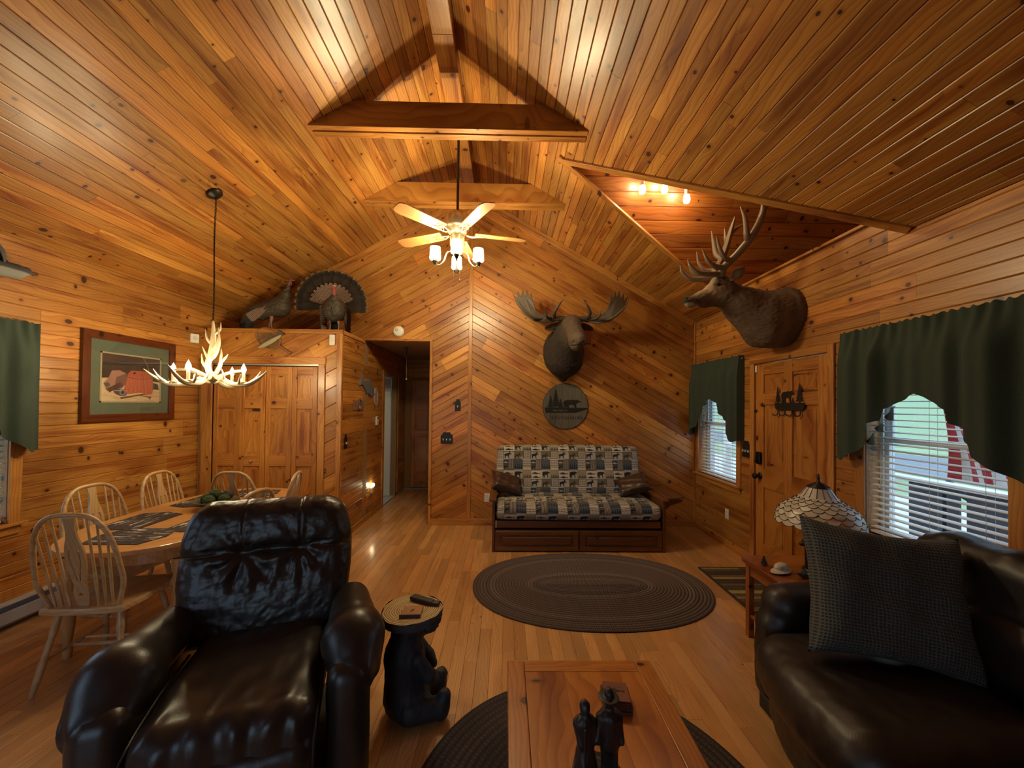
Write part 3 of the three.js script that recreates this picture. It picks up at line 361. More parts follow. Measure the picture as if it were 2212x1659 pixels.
// gathered valance with a swag that rises to the middle; hem heights by distance from its middle
const HEM = [[0, 1.70], [0.1, 1.675], [0.33, 1.605], [0.345, 1.53], [0.45, 1.50], [0.465, 1.455], [0.56, 1.425], [0.58, 1.36], [0.80, 1.27], [0.9, 1.225], [1, 1.245]];
const hem = (s) => { for (let i = 1; i < HEM.length; i++) if (s <= HEM[i][0]) return lerp(HEM[i - 1][1], HEM[i][1], (s - HEM[i - 1][0]) / (HEM[i][0] - HEM[i - 1][0])); return 1.245; };
function valance(x, n, zc, half, label, seed) {
  const t = thing('valance_curtain', label, 'curtain', [x, 0, zc]), top = 2.165, r = rng(seed), ph = Array.from({ length: 9 }, () => r() * 6.28), fr = [14, 23, 31, 47, 9, 5, 61, 18, 3.5];
  const off = (z, y) => { const k = sstep(2.165, 1.9, y), a = ph.reduce((q, p, i) => q + Math.sin(z * fr[i] + p + (i === 5 ? y : 0)) * (i < 3 ? 0.017 : 0.007), 0), b = Math.sin(z * 95 + ph[0]) * 0.006 + Math.sin(z * 71 + ph[1]) * 0.005; return 0.06 + lerp(b, a, k) + 0.035 * k; };
  part('cloth', grid(220, 26, (u, v) => { const s = u * 2 - 1, z = s * half, y = lerp(top + 0.006 * Math.sin(u * 140 + ph[2]), hem(Math.abs(s)), v); return [n * Math.max(0.012, off(z, y)), y, z, u * half * 16, v * 7]; }), M.curtain, t);
  for (const s of [-1, 1]) part('return', grid(6, 12, (u, v) => [n * lerp(0.004, off(s * half, lerp(top, 1.245, v)), u), lerp(top, 1.245, v), s * half, u, v * 7]), M.curtain, t);
  for (const s of [-1, 1]) for (const [a, y0, y1] of [[0.335, 1.61, 1.53], [0.46, 1.505, 1.45], [0.575, 1.43, 1.355]]) part('lining_fold', grid(4, 4, (u, v) => { const zz = s * half * (a - 0.01 + 0.16 * u * (1 - v)), y = lerp(y1 - 0.002, y0, v) + 0.02 * u; return [n * (0.03 + 0.02 * Math.sin(u * 5)), y, zz]; }), M.lining, t, 'pale teal lining');
  part('rod', cyl(0.008, 0.008, half * 2 + 0.02, 0, 0, 0, 10).rotateX(Math.PI / 2).translate(n * 0.03, 2.13, -half - 0.01), std([0.5, 0.48, 0.45], 0.4, { metalness: 0.7 }), t);
}
windowUnit(1, XR, -1, 'double hung window behind the sofa'); windowUnit(2, XR, -1, 'narrow double hung window between the gable wall and the entry door'); windowUnit(3, XL, 1, 'double hung window beside the dining table'); windowUnit(5, XL, 1, 'wide double hung window in the dining wall, out of the way of the table');
{ const w = struct('window_4', 'glazed patio doors in the rear wall'); for (const [a, b] of [[-2.0, -0.92], [-0.88, 0.2]]) { const f = part('sash', [boxB(a, a + 0.06, 0.12, 2.06, ZE + 0.03, ZE + 0.07), boxB(b - 0.06, b, 0.12, 2.06, ZE + 0.03, ZE + 0.07), boxB(a, b, 0.12, 0.22, ZE + 0.03, ZE + 0.07), boxB(a, b, 1.97, 2.06, ZE + 0.03, ZE + 0.07)], M.vinyl, w); part('pane', boxB(a + 0.05, b - 0.05, 0.2, 1.98, ZE + 0.045, ZE + 0.05), M.glass, f); } }
blind(1, XR, -1, 'cream slatted window blind behind the sofa'); blind(2, XR, -1, 'cream slatted window blind beside the entry door'); blind(3, XL, 1, 'cream slatted window blind by the dining table');
valance(XR - 0.004, -1, 2.885, 0.55, 'dark green gathered valance curtain above the sofa', 3); valance(XR - 0.004, -1, 0.545, 0.53, 'dark green gathered valance curtain beside the entry door', 8); valance(XL + 0.004, 1, 2.815, 0.53, 'dark green gathered valance curtain near the framed print', 15);
// outside
{
  const gtex = dataTex(512, 512, (x, y) => { const a = noise(x / 60, y / 60) + 0.5 * noise(x / 17, y / 17, 3) + 0.4 * noise(x / 4, y / 4, 7); return [150 + a * 34, 168 + a * 30, 126 + a * 26]; }); gtex.repeat.set(14, 14);
  const lawn = struct('lawn', 'pale mown lawn outside the windows', new THREE.PlaneGeometry(160, 160, 1, 1).rotateX(-Math.PI / 2).translate(0, -0.62, 0), std('#ffffff', 0.95, { map: gtex })); lawn.userData.category = 'lawn';
  const road = struct('road', 'grey road crossing the lawn outside', new THREE.BoxGeometry(5.5, 0.04, 150).translate(17, -0.6, 0), std([0.20, 0.22, 0.24], 0.9)); const drive = struct('path', 'pale gravel drive beside the porch', new THREE.BoxGeometry(3.4, 0.03, 60).translate(8.6, -0.605, -8), std([0.62, 0.60, 0.56], 0.95));
  const hill = grid(40, 24, (u, v) => { const x = 26 + v * 55, z = -90 + u * 150; return [x, -0.62 + 9 * sstep(0, 1, v) + 1.5 * noise(x / 20, z / 20), z, u * 14, v * 6]; }); struct('hill', 'grassy hillside far beyond the road', hill, std('#ffffff', 0.95, { map: gtex, side: THREE.DoubleSide })).userData.category = 'hill';
  const deckM = std([0.33, 0.30, 0.28], 0.8), dark = std([0.075, 0.085, 0.11], 0.75), white = std([0.8, 0.8, 0.78], 0.6);
  const deck = struct('floor_porch', 'plank porch floor outside the entry', boxB(XR + 0.22, 5.05, -0.6, -0.16, -3, 7.2), deckM); for (let i = 0; i < 13; i++) part('deck_board', boxB(XR + 0.22 + i * 0.14, XR + 0.355 + i * 0.14, -0.16, -0.13, -3, 7.2), deckM, deck);
  const rail = thing('porch_railing', 'wide picket porch railing outside the sofa window', 'railing', [5, -0.13, 0]); part('top_rail', rboxB(-0.07, 0.07, 0.94, 0.985, -2.53, 4.53), white, rail, 'white top rail'); part('bottom_rail', rboxB(-0.03, 0.03, 0.1, 0.16, -2.53, 4.53), dark, rail);
  for (const [a, b] of [[-0.1, 0.22], [0.3, 0.72], [0.93, 1.23], [1.307, 1.399], [1.472, 1.9], [2.0, 2.3], [2.38, 2.7]]) part('picket', rboxB(-0.02, 0.02, 0.12, 0.93, a, b), dark, rail);
  const st = thing('stair_handrail', 'sloping dark handrail of the porch steps', 'handrail', [5.15, 0, 1.45]); part('rail', tube([[0, 0.82, -0.3], [0, 0.62, 0.15], [0, 0.32, 0.75]], 0.055, { n: 8, flat: 0.5 }), dark, st); part('post', rboxB(-0.04, 0.04, -0.6, 0.8, -0.34, -0.26), dark, st); part('post', rboxB(-0.04, 0.04, -0.6, 0.34, 0.68, 0.76), dark, st);
  const fl = thing('striped_flag', 'red and white striped flag hanging outside the sofa window', 'flag', [4.7, 0.95, 1.45]); const red = std([0.62, 0.05, 0.08], 0.85, { side: THREE.DoubleSide }), wht = std([0.85, 0.85, 0.85], 0.85, { side: THREE.DoubleSide });
  for (let i = 0; i < 7; i++) part('stripe', grid(6, 10, (u, v) => { const a = (i + u) * 0.076, y = v * 0.95; return [0.05 * Math.sin(a * 13 + y * 2), y - 0.02 * a, a + 0.1 * (1 - v) + 0.02 * Math.sin(y * 5 + a * 6)]; }), i % 2 ? wht : red, fl);
  part('staff', cyl(0.012, 0.012, 1.3, 0, 0.93, -0.03, 10).rotateX(0.5).translate(0, 0.05, -0.55), white, fl);
  for (const z of [-2.6, 4.6]) { const p = thing('porch_post', z < 0 ? 'white post at the end of the porch beyond the entry' : 'white post of the porch behind the sofa', 'post', [4.98, -0.13, z]); part('shaft', rbox(0.11, 2.58, 0.11, 0.006, 0, 1.29, 0), white, p); part('foot', rbox(0.15, 0.12, 0.15, 0.006, 0, 0.06, 0), white, p); }
}
// ---------------------------------------------------------------- entry door
{
  const d = struct('door_1', 'six panel pine entry door'), g = new THREE.Group(); d.position.set(XR + 0.04, 0.012, 2.158); d.rotation.y = Math.PI / 2; d.scale.x = -1;
  d.scale.x = 1; d.rotation.y = -Math.PI / 2; d.position.set(XR + 0.05, 0.012, 1.252);
  const W = 0.906, H = 2.03, s = 0.115, c = 0.1, p0 = s, p1 = (W - c) / 2, p2 = (W + c) / 2, p3 = W - s, rows = [[0.24, 0.80], [0.98, 1.62], [1.73, 1.92]];
  leaf(d, W, H, 0.044, rows.flatMap(([a, b]) => [[p0, p1, a, b], [p2, p3, a, b]]), M.door);
  const blk = std([0.012, 0.011, 0.011], 0.38, { metalness: 0.6 });
  const kb = part('knob', lathe([[0.034, 0], [0.034, 0.006], [0.014, 0.012], [0.012, 0.035], [0.026, 0.045], [0.030, 0.056], [0.024, 0.068], [0.001, 0.072]], 24).rotateX(Math.PI / 2).translate(0.07, 0.905, 0.044), blk, d, 'black round knob');
  part('keypad_lock', [rbox(0.068, 0.125, 0.032, 0.014, 0.07, 1.085, 0.06, 3), cyl(0.012, 0.012, 0.02, 0, 0, 0, 16).rotateX(Math.PI / 2).translate(0.07, 1.05, 0.07)], blk, d, 'black keypad deadbolt');
  part('contact_sensor', rbox(0.022, 0.07, 0.014, 0.003, 0.018, 1.985, 0.05), std([0.75, 0.74, 0.7], 0.5), d, 'small white contact sensor');
  for (const y of [0.25, 1.05, 1.8]) part('hinge', cyl(0.007, 0.007, 0.09, W + 0.002, y, 0.046, 10), blk, d);
  const k = struct('trim_4', 'pine casing around the entry door'); for (const q of [rboxB(XR - 0.018, XR, 0, 2.05, 1.188, 1.25), rboxB(XR - 0.018, XR, 0, 2.115, 2.16, 2.222), rboxB(XR - 0.02, XR, 2.05, 2.115, 1.188, 2.16), rboxB(XR, XR + 0.17, 0, 2.06, 1.235, 1.248), rboxB(XR, XR + 0.17, 0, 2.06, 2.16, 2.175), rboxB(XR, XR + 0.17, 2.047, 2.06, 1.248, 2.16), rboxB(XR + 0.052, XR + 0.1, 0, 2.047, 1.248, 1.268), rboxB(XR + 0.052, XR + 0.1, 0, 2.047, 2.14, 2.16)]) part('casing', wood(q), M.pine, k);
  part('threshold', rboxB(XR - 0.01, XR + 0.2, -0.005, 0.012, 1.24, 2.17), std([0.4, 0.36, 0.3], 0.4, { metalness: 0.5 }), k);
}
// ---------------------------------------------------------------- silhouettes shared by prints and cut metal
const BEAR = [[0.03, 0.40], [0.00, 0.48], [0.03, 0.62], [0.10, 0.72], [0.22, 0.77], [0.36, 0.76], [0.50, 0.80], [0.62, 0.78], [0.70, 0.76], [0.74, 0.81], [0.78, 0.81], [0.81, 0.76], [0.88, 0.71], [0.96, 0.66], [1.0, 0.61], [0.97, 0.57], [0.88, 0.56], [0.80, 0.53], [0.74, 0.45], [0.73, 0.30], [0.75, 0.12], [0.80, 0.05], [0.79, 0.0], [0.66, 0.0], [0.65, 0.10], [0.61, 0.30], [0.56, 0.36], [0.42, 0.36], [0.34, 0.32], [0.33, 0.14], [0.38, 0.05], [0.37, 0.0], [0.24, 0.0], [0.22, 0.12], [0.17, 0.22], [0.16, 0.08], [0.20, 0.02], [0.18, 0.0], [0.06, 0.0], [0.06, 0.14]];
const MOOSEP = [[0.0, 0.62], [0.03, 0.72], [0.16, 0.78], [0.40, 0.80], [0.55, 0.90], [0.66, 0.86], [0.72, 0.92], [0.66, 1.0], [0.62, 1.12], [0.70, 1.06], [0.74, 1.18], [0.79, 1.05], [0.86, 1.14], [0.86, 1.0], [0.82, 0.92], [0.90, 0.84], [1.02, 0.74], [1.06, 0.66], [1.0, 0.62], [0.88, 0.68], [0.80, 0.66], [0.76, 0.56], [0.70, 0.46], [0.70, 0.2], [0.72, 0.0], [0.66, 0.0], [0.63, 0.22], [0.60, 0.0], [0.54, 0.0], [0.55, 0.40], [0.24, 0.40], [0.20, 0.24], [0.22, 0.0], [0.15, 0.0], [0.13, 0.2], [0.08, 0.0], [0.03, 0.0], [0.06, 0.30], [0.02, 0.46]];
const FISHP = [[0, 0.18], [0.1, 0.28], [0.3, 0.36], [0.45, 0.44], [0.52, 0.34], [0.7, 0.27], [0.84, 0.21], [1, 0.32], [0.96, 0.17], [1, 0.02], [0.84, 0.12], [0.66, 0.07], [0.5, 0.0], [0.46, 0.05], [0.25, 0.05], [0.08, 0.1]];
function pineTree(h, w, n = 7) { const p = [[-0.03 * h, 0], [-0.03 * h, 0.1 * h]]; for (let i = 0; i < n; i++) { const a = 0.1 + 0.9 * i / n, b = 0.1 + 0.9 * (i + 1) / n; p.push([-w * (1 - a) - 0.01 * h, h * a - 0.02 * h], [-w * (1 - b) * 0.5, h * (b - 0.02)]); } const q = p.slice().reverse().map(([x, y]) => [-x, y]); return [...p, [0, h], ...q]; }
function pen(c, pts, x, y, s, sy = -s, col) { c.fillStyle = col; c.beginPath(); pts.forEach(([a, b], i) => (i ? c.lineTo(x + a * s, y + b * sy) : c.moveTo(x + a * s, y + b * sy))); c.closePath(); c.fill(); }
const grain8 = (c, w, h, seed, k, a) => { const r = rng(seed); for (let i = 0; i < k; i++) { const g = r() < 0.5 ? 0 : 255; c.fillStyle = `rgba(${g},${g},${g},${a * r()})`; c.fillRect(r() * w, r() * h, 1 + r() * 2, 1 + r() * 2); } };

// ---------------------------------------------------------------- futon
const lodgeTex = canvas(1024, 1024, (c, S) => {
  const col = { cr: '#bdb6aa', tan: '#8f8570', br: '#4f4238', dk: '#241f1e', sl: '#474f5c', bl: '#343b4a', gr: '#625e52', pale: '#a19f99' }, R = (f, x, y, w, h) => { c.fillStyle = f; c.fillRect(x, y, w, h); };
  R(col.gr, 0, 0, S, S); R(col.pale, 0, 0, 300, 330); R(col.tan, 300, 0, 330, 330); R(col.cr, 640, 40, 384, 300); R(col.gr, 0, 330, 360, 330); R(col.cr, 360, 330, 280, 300); R(col.pale, 640, 340, 384, 320); R(col.sl, 0, 660, 330, 364); R(col.cr, 330, 630, 300, 394); R(col.bl, 630, 660, 200, 200); R(col.br, 830, 640, 194, 384); R(col.gr, 630, 860, 200, 164); R(col.tan, 40, 560, 200, 60);
  pen(c, BEAR, 20, 300, 290, -290, col.dk); pen(c, MOOSEP, 660, 620, 260, -230, col.dk); pen(c, FISHP, 660, 190, 320, -240, col.br); pen(c, FISHP, 690, 320, 300, -200, col.dk); pen(c, MOOSEP, 30, 640, 230, -210, '#3c2f28');
  R(col.dk, 350, 340, 290, 16); R(col.dk, 350, 340, 18, 280); R(col.dk, 622, 340, 18, 280); R(col.dk, 350, 606, 290, 16); for (let i = 0; i < 4; i++) for (let j = 0; j < 4; j++) { R(col.br, 378 + i * 60, 366 + j * 60, 54, 54); R(col.cr, 388 + i * 60, 376 + j * 60, 34, 34); }
  for (let r = 0; r < 5; r++) for (let i = 0; i < 8; i++) { c.fillStyle = r % 2 ? col.dk : col.br; c.beginPath(); c.moveTo(330 + i * 38, 700 + r * 62); c.lineTo(349 + i * 38, 652 + r * 62); c.lineTo(368 + i * 38, 700 + r * 62); c.fill(); }
  for (let i = 0; i < 5; i++) pen(c, pineTree(150, 46), 320 + 60 + i * 62, 320, 1, -1, i % 2 ? col.br : col.bl); for (let i = 0; i < 4; i++) pen(c, pineTree(210, 58), 50 + i * 80, 1010, 1, -1, '#262d33');
  for (let i = 0; i < 5; i++) { R(col.cr, 838 + i * 38, 660, 10, 350); R(col.dk, 854 + i * 38, 660, 8, 350); } pen(c, BEAR, 640, 1010, 190, -170, col.dk); pen(c, FISHP, 640, 800, 180, -160, col.pale); c.strokeStyle = col.dk; c.lineWidth = 8; for (let k = 0; k < 2; k++) { c.beginPath(); for (let i = 0; i <= 14; i++) c.lineTo(640 + i * 28, 345 + k * 14 + (i % 2) * 22); c.stroke(); } R(col.cr, 260, 560, 80, 80); R(col.gr, 278, 578, 44, 44);
  grain8(c, S, S, 5, 60000, 0.16);
});
M.lodge = std('#ffffff', 0.92, { map: lodgeTex, sheen: 0.2 }); M.walnut = new THREE.MeshPhysicalMaterial({ map: pineTex, vertexColors: true, color: new THREE.Color().setRGB(0.30, 0.235, 0.19), roughness: 0.42, clearcoat: 0.3, clearcoatRoughness: 0.3 }); M.brownLeather = std([0.055, 0.026, 0.016], 0.36);
// a padded cushion: rounded box with puffed faces. uv in repeats of the print
function cushion(w, h, d, { r = 0.05, puff = 0.03, nx = 28, ny = 12, nz = 10, tex = 1 / 0.345, dent = null } = {}) {
  const g = new THREE.BoxGeometry(w, h, d, nx, ny, nz), p = g.attributes.position, nn = g.attributes.normal, uv = g.attributes.uv;
  for (let i = 0; i < p.count; i++) { let x = p.getX(i), y = p.getY(i), z = p.getZ(i); const fn = [nn.getX(i), nn.getY(i), nn.getZ(i)]; uv.setXY(i, (Math.abs(fn[0]) > 0.5 ? x + z : x) * tex, (Math.abs(fn[1]) > 0.5 ? (fn[1] > 0 ? -z + h : z) + h : y) * tex);
    const cx = clamp(x, -w / 2 + r, w / 2 - r), cy = clamp(y, -h / 2 + r, h / 2 - r), cz = clamp(z, -d / 2 + r, d / 2 - r), L = Math.hypot(x - cx, y - cy, z - cz) || 1; x = cx + (x - cx) / L * r; y = cy + (y - cy) / L * r; z = cz + (z - cz) / L * r;
    const a = 1 - (2 * x / w) ** 2, b = 1 - (2 * y / h) ** 2, e = 1 - (2 * z / d) ** 2; if (dent) [x, y, z] = dent(x, y, z, a, b, e); x += Math.sign(x) * puff * 0.4 * b * e * Math.abs(2 * x / w) ** 4; y += Math.sign(y) * puff * a * e * Math.abs(2 * y / h) ** 4; z += Math.sign(z) * puff * a * b * Math.abs(2 * z / d) ** 4; p.setXYZ(i, x, y, z); }
  return smoothNormals(g);
}
{
  const X0 = 0.345, X1 = 2.25, W = X1 - X0, t = thing('futon_sofa', 'wooden futon sofa with lodge patchwork print mattress and two base drawers', 'futon', [(X0 + X1) / 2, 0, 0.1]);
  const f = (g, n = 'rail', a) => part(n, wood(g, a), M.walnut, t);
  f(rboxB(-W / 2, -W / 2 + 0.03, 0, 0.56, 0.1, 0.85), 'side_panel', 'y'); f(rboxB(W / 2 - 0.03, W / 2, 0, 0.56, 0.1, 0.85), 'side_panel', 'y'); f(rboxB(-W / 2 + 0.03, W / 2 - 0.03, 0.01, 0.235, 0.12, 0.82), 'base_box', 'x');
  for (const s of [0, 1]) { const a = s ? 0.012 : -W / 2 + 0.034, b = s ? W / 2 - 0.034 : -0.006, d = part('drawer_front', wood([rboxB(a, b, 0.015, 0.228, 0.82, 0.838), rboxB(a, b, 0.015, 0.06, 0.838, 0.848), rboxB(a, b, 0.185, 0.228, 0.838, 0.848), rboxB(a, a + 0.055, 0.06, 0.185, 0.838, 0.848), rboxB(b - 0.055, b, 0.06, 0.185, 0.838, 0.848)], 'x'), M.walnut, t); part('raised_panel', wood(rboxB(a + 0.085, b - 0.085, 0.083, 0.162, 0.838, 0.853, 0.006), 'x'), M.walnut, d); }
  f(rboxB(-W / 2 + 0.05, W / 2 - 0.05, 0.262, 0.335, 0.80, 0.835)); part('end_cap', boxB(-W / 2 + 0.035, -W / 2 + 0.05, 0.262, 0.335, 0.8, 0.836), std([0.55, 0.45, 0.33], 0.6), t, 'pale end of the seat rail'); f(rboxB(-W / 2 + 0.04, W / 2 - 0.04, 0.28, 0.33, 0.2, 0.24)); for (let i = 0; i < 9; i++) f(rboxB(-W / 2 + 0.06 + i * 0.21, -W / 2 + 0.11 + i * 0.21, 0.31, 0.335, 0.22, 0.82), 'slat', 'z');
  f(rboxB(-W / 2 - 0.035, -W / 2 + 0.045, 0.555, 0.578, 0.08, 0.87), 'armrest', 'z'); f(rboxB(W / 2 - 0.045, W / 2 + 0.03, 0.555, 0.578, 0.08, 0.87), 'armrest', 'z');
  // slatted tray folded out from the far arm, on a bracket
  const tray = part('tray', wood(rboxB(W / 2 + 0.03, W / 2 + 0.26, 0.548, 0.566, 0.15, 0.17), 'x'), M.walnut, t, 'slatted fold-out arm tray'); for (let i = 0; i < 6; i++) part('slat', wood(rboxB(W / 2 + 0.035 + i * 0.038, W / 2 + 0.067 + i * 0.038, 0.566, 0.582, 0.14, 0.80 - i * 0.012), 'z'), M.walnut, tray); part('bracket', wood(tr(extrude([[0, 0], [0.03, 0.06], [0.1, 0.12], [0.24, 0.17], [0.24, 0.19], [0, 0.19]], 0.02), W / 2, 0.36, 0.7)), M.walnut, tray);
  part('seat_mattress', cushion(W - 0.07, 0.17, 0.66, { r: 0.06, puff: 0.025, nx: 60, ny: 10, nz: 24, dent: (x, y, z, a, b, e) => [x, y + (y > 0 ? -0.012 * Math.sin(x * 9 + z * 6) * e * b : 0) + (y > 0 ? 0.01 * Math.sin(x * 14.3) * (1 - e) : 0), z] }).translate(0, 0.425, 0.52), M.lodge, t);
  part('back_mattress', cushion(W - 0.10, 0.62, 0.16, { r: 0.06, puff: 0.02, nx: 60, ny: 26, nz: 10, dent: (x, y, z, a, b, e) => [x, y, z + (z > 0 ? 0.01 * Math.sin(x * 8 + 1) * Math.sin(y * 9) : 0)] }).rotateX(-0.24).translate(-0.015, 0.775, 0.13), M.lodge, t); f(rboxB(-W / 2 + 0.1, W / 2 - 0.1, 0.36, 0.42, 0.02, 0.06)); f([rbox(W - 0.2, 0.05, 0.03, 0.004, 0, 0, 0).rotateX(-0.24).translate(0, 0.95, -0.01), rbox(W - 0.2, 0.05, 0.03, 0.004, 0, 0, 0).rotateX(-0.24).translate(0, 0.6, 0.04)], 'back_frame', 'x');
}
function pillow(w, h, th, { n = 24, pinch = 0.16, wr = 0.006, tex = 1 } = {}) {
  const side = (s) => grid(n, n, (u, v) => { const a = u * 2 - 1, b = v * 2 - 1, ka = 1 - pinch * (1 - b * b) * Math.abs(a) ** 6 * 0.9, kb = 1 - pinch * (1 - a * a) * Math.abs(b) ** 6 * 0.9, e = Math.pow(Math.max(0, (1 - a ** 4) * (1 - b ** 4)), 0.42); return [a * w / 2 * ka * (1 - pinch * 0.5 * (1 - b * b)), b * h / 2 * kb * (1 - pinch * 0.5 * (1 - a * a)), s * (th / 2 * e + wr * e * Math.sin(a * 7 + b * 4) * Math.sin(b * 6 - a * 3)), (s > 0 ? u : 1 - u) * w * tex, v * h * tex]; });
  const A = side(1), B = side(-1), i = Array.from(B.index.array); for (let k = 0; k < i.length; k += 3) [i[k + 1], i[k + 2]] = [i[k + 2], i[k + 1]]; B.setIndex(i); B.computeVertexNormals(); return merge([A, B]);
}
{ const g = pillow(0.40, 0.30, 0.13); single('throw_pillow', g.clone().rotateX(-0.95).rotateZ(-0.30).rotateY(0.25), M.brownLeather, 'brown leather throw pillow on the futon beside the wall outlet', 'pillow', [0.50, 0.66, 0.50]); single('throw_pillow', g.clone().rotateX(-0.95).rotateZ(0.34).rotateY(-0.2), M.brownLeather, 'brown leather throw pillow on the futon beside its slatted arm tray', 'pillow', [2.02, 0.655, 0.52]); }

// ---------------------------------------------------------------- braided rugs and door mat
const braidTex = canvas(256, 64, (c, w, h) => { const r = rng(9); c.fillStyle = '#8a8480'; c.fillRect(0, 0, w, h); for (let i = 0; i < 16; i++) { const k = [95, 140, 75, 170][i % 4] + r() * 24; c.fillStyle = `rgb(${k},${k * 0.95},${k * 0.95})`; c.beginPath(); c.moveTo(i * 16, i % 2 ? 0 : h); c.lineTo(i * 16 + 22, i % 2 ? 0 : h); c.lineTo(i * 16 + 12, h / 2); c.lineTo(i * 16 - 6, h / 2); c.fill(); c.strokeStyle = 'rgba(20,16,16,0.5)'; c.stroke(); } grain8(c, w, h, 3, 2500, 0.3); });
function braidedRug(name, label, cx, cz, a, b, cols, turn = 0) {
  const t = thing(name, label, 'rug', [cx, 0.0015, cz], turn), n = 26, w = b / n;
  for (let k = 0; k < n; k++) { const o = k * w; // ring between inset o and o + w of the oval
    const ring = (d) => (th) => { const e = 2.15, A = a - d, B = Math.max(0.004, b - d), c = Math.cos(th), s = Math.sin(th); return [Math.sign(c) * Math.abs(c) ** (2 / e) * A, Math.sign(s) * Math.abs(s) ** (2 / e) * B]; };
    const per = 4 * (a + b - 2 * o) * 0.8, g = grid(96, 4, (u, v) => { const th = u * Math.PI * 2, p = ring(o + v * w * 1.0)(th); return [p[0], 0.006 + 0.0045 * Math.sqrt(Math.max(0, 1 - (2 * v - 1) ** 2)), p[1], u * Math.round(per / 0.09), v]; });
    const i = Array.from(g.index.array); const nY = g.attributes.normal.getY(50); if (nY < 0) { for (let q = 0; q < i.length; q += 3) [i[q + 1], i[q + 2]] = [i[q + 2], i[q + 1]]; g.setIndex(i); g.computeVertexNormals(); }
    part('braid', g, cols[Math.floor(Math.abs(Math.sin(k * 12.7)) * cols.length)], t);
  }
}
const braidM = [[0.15, 0.125, 0.125], [0.17, 0.145, 0.14], [0.125, 0.11, 0.115], [0.21, 0.18, 0.17], [0.16, 0.13, 0.125]].map((c) => std(c.map((q) => q * 2.2), 0.95, { map: braidTex, sheen: 0.3 }));
const braidD = [[0.075, 0.065, 0.068], [0.09, 0.077, 0.077], [0.065, 0.057, 0.06]].map((c) => std(c.map((q) => q * 2.0), 0.95, { map: braidTex, sheen: 0.3 }));
braidedRug('braided_rug', 'oval grey braided rug in front of the futon', 1.25, 1.715, 1.045, 0.725, braidM); braidedRug('braided_rug', 'dark oval braided rug under the coffee table', 0.84, 3.80, 0.765, 0.87, braidD);
{
  const mt = canvas(256, 512, (c, w, h) => { c.fillStyle = '#4a3a28'; c.fillRect(0, 0, w, h); const s = [['#8d7a4a', 22], ['#54432e', 34], ['#3a3026', 52], ['#6b5636', 28], ['#a08f58', 22], ['#3f3527', 60], ['#6f5f3c', 20], ['#4a4030', 60], ['#a39a62', 34], ['#5a4a38', 36]]; let y = 0; for (const [f, k] of [...s, ...s]) { c.fillStyle = f; c.fillRect(0, y, w, k); y += k; } c.fillStyle = 'rgba(40,30,24,0.55)'; c.fillRect(w * 0.62, 0, w * 0.16, h); grain8(c, w, h, 21, 9000, 0.3); });
  const t = thing('door_mat', 'striped plaid door mat in front of the entry door', 'mat', [2.725, 0, 1.76]); part('pile', rbox(0.6, 0.008, 0.81, 0.003, 0, 0.008, 0).rotateY(0), std('#ffffff', 0.95, { map: mt }), t); part('binding', [rboxB(-0.315, -0.295, 0.001, 0.014, -0.42, 0.42), rboxB(0.295, 0.315, 0.001, 0.014, -0.42, 0.42), rboxB(-0.315, 0.315, 0.001, 0.014, 0.40, 0.42), rboxB(-0.315, 0.315, 0.001, 0.014, -0.42, -0.40)], std([0.03, 0.025, 0.022], 0.8), t, 'black binding');
}
// ---------------------------------------------------------------- coffee table and what stands on it
{
  M.honey = new THREE.MeshPhysicalMaterial({ map: pineTex, vertexColors: true, color: new THREE.Color().setRGB(1.0, 0.86, 0.60), roughness: 0.36, clearcoat: 0.5, clearcoatRoughness: 0.2 });
  const t = thing('coffee_table', 'honey pine coffee table with framed plank top on the dark rug', 'table', [0.82, 0.013, 4.03]), w = 0.322, l = 0.6, y = 0.415;
  const P = (n, g, a) => part(n, wood(g, a), M.honey, t);
  for (const s of [-1, 1]) P('edge_board', rboxB(s < 0 ? -w : w - 0.075, s < 0 ? -w + 0.075 : w, y, y + 0.03, -l, l, 0.006), 'z'); for (const s of [-1, 1]) P('end_board', rboxB(-w + 0.0755, w - 0.0755, y, y + 0.03, s < 0 ? -l : l - 0.075, s < 0 ? -l + 0.075 : l, 0.005), 'x');
  for (let i = 0; i < 3; i++) { const a = -w + 0.076 + i * 0.1644; P('top_plank', rboxB(a, a + 0.164, y + 0.004, y + 0.029, -l + 0.0755, l - 0.0755, 0.0012), 'z'); }
  for (const sx of [-1, 1]) for (const sz of [-1, 1]) P('leg', rboxB(sx * (w - 0.07) - 0.032, sx * (w - 0.07) + 0.032, 0, y, sz * (l - 0.07) - 0.032, sz * (l - 0.07) + 0.032), 'y');
  for (const s of [-1, 1]) { P('apron', rboxB(s * (w - 0.05) - 0.01, s * (w - 0.05) + 0.01, y - 0.09, y, -l + 0.1, l - 0.1), 'z'); P('apron', rboxB(-w + 0.1, w - 0.1, y - 0.09, y, s * (l - 0.05) - 0.01, s * (l - 0.05) + 0.01), 'x'); }
  P('shelf', rboxB(-w + 0.05, w - 0.05, 0.12, 0.14, -l + 0.05, l - 0.05), 'z');
}
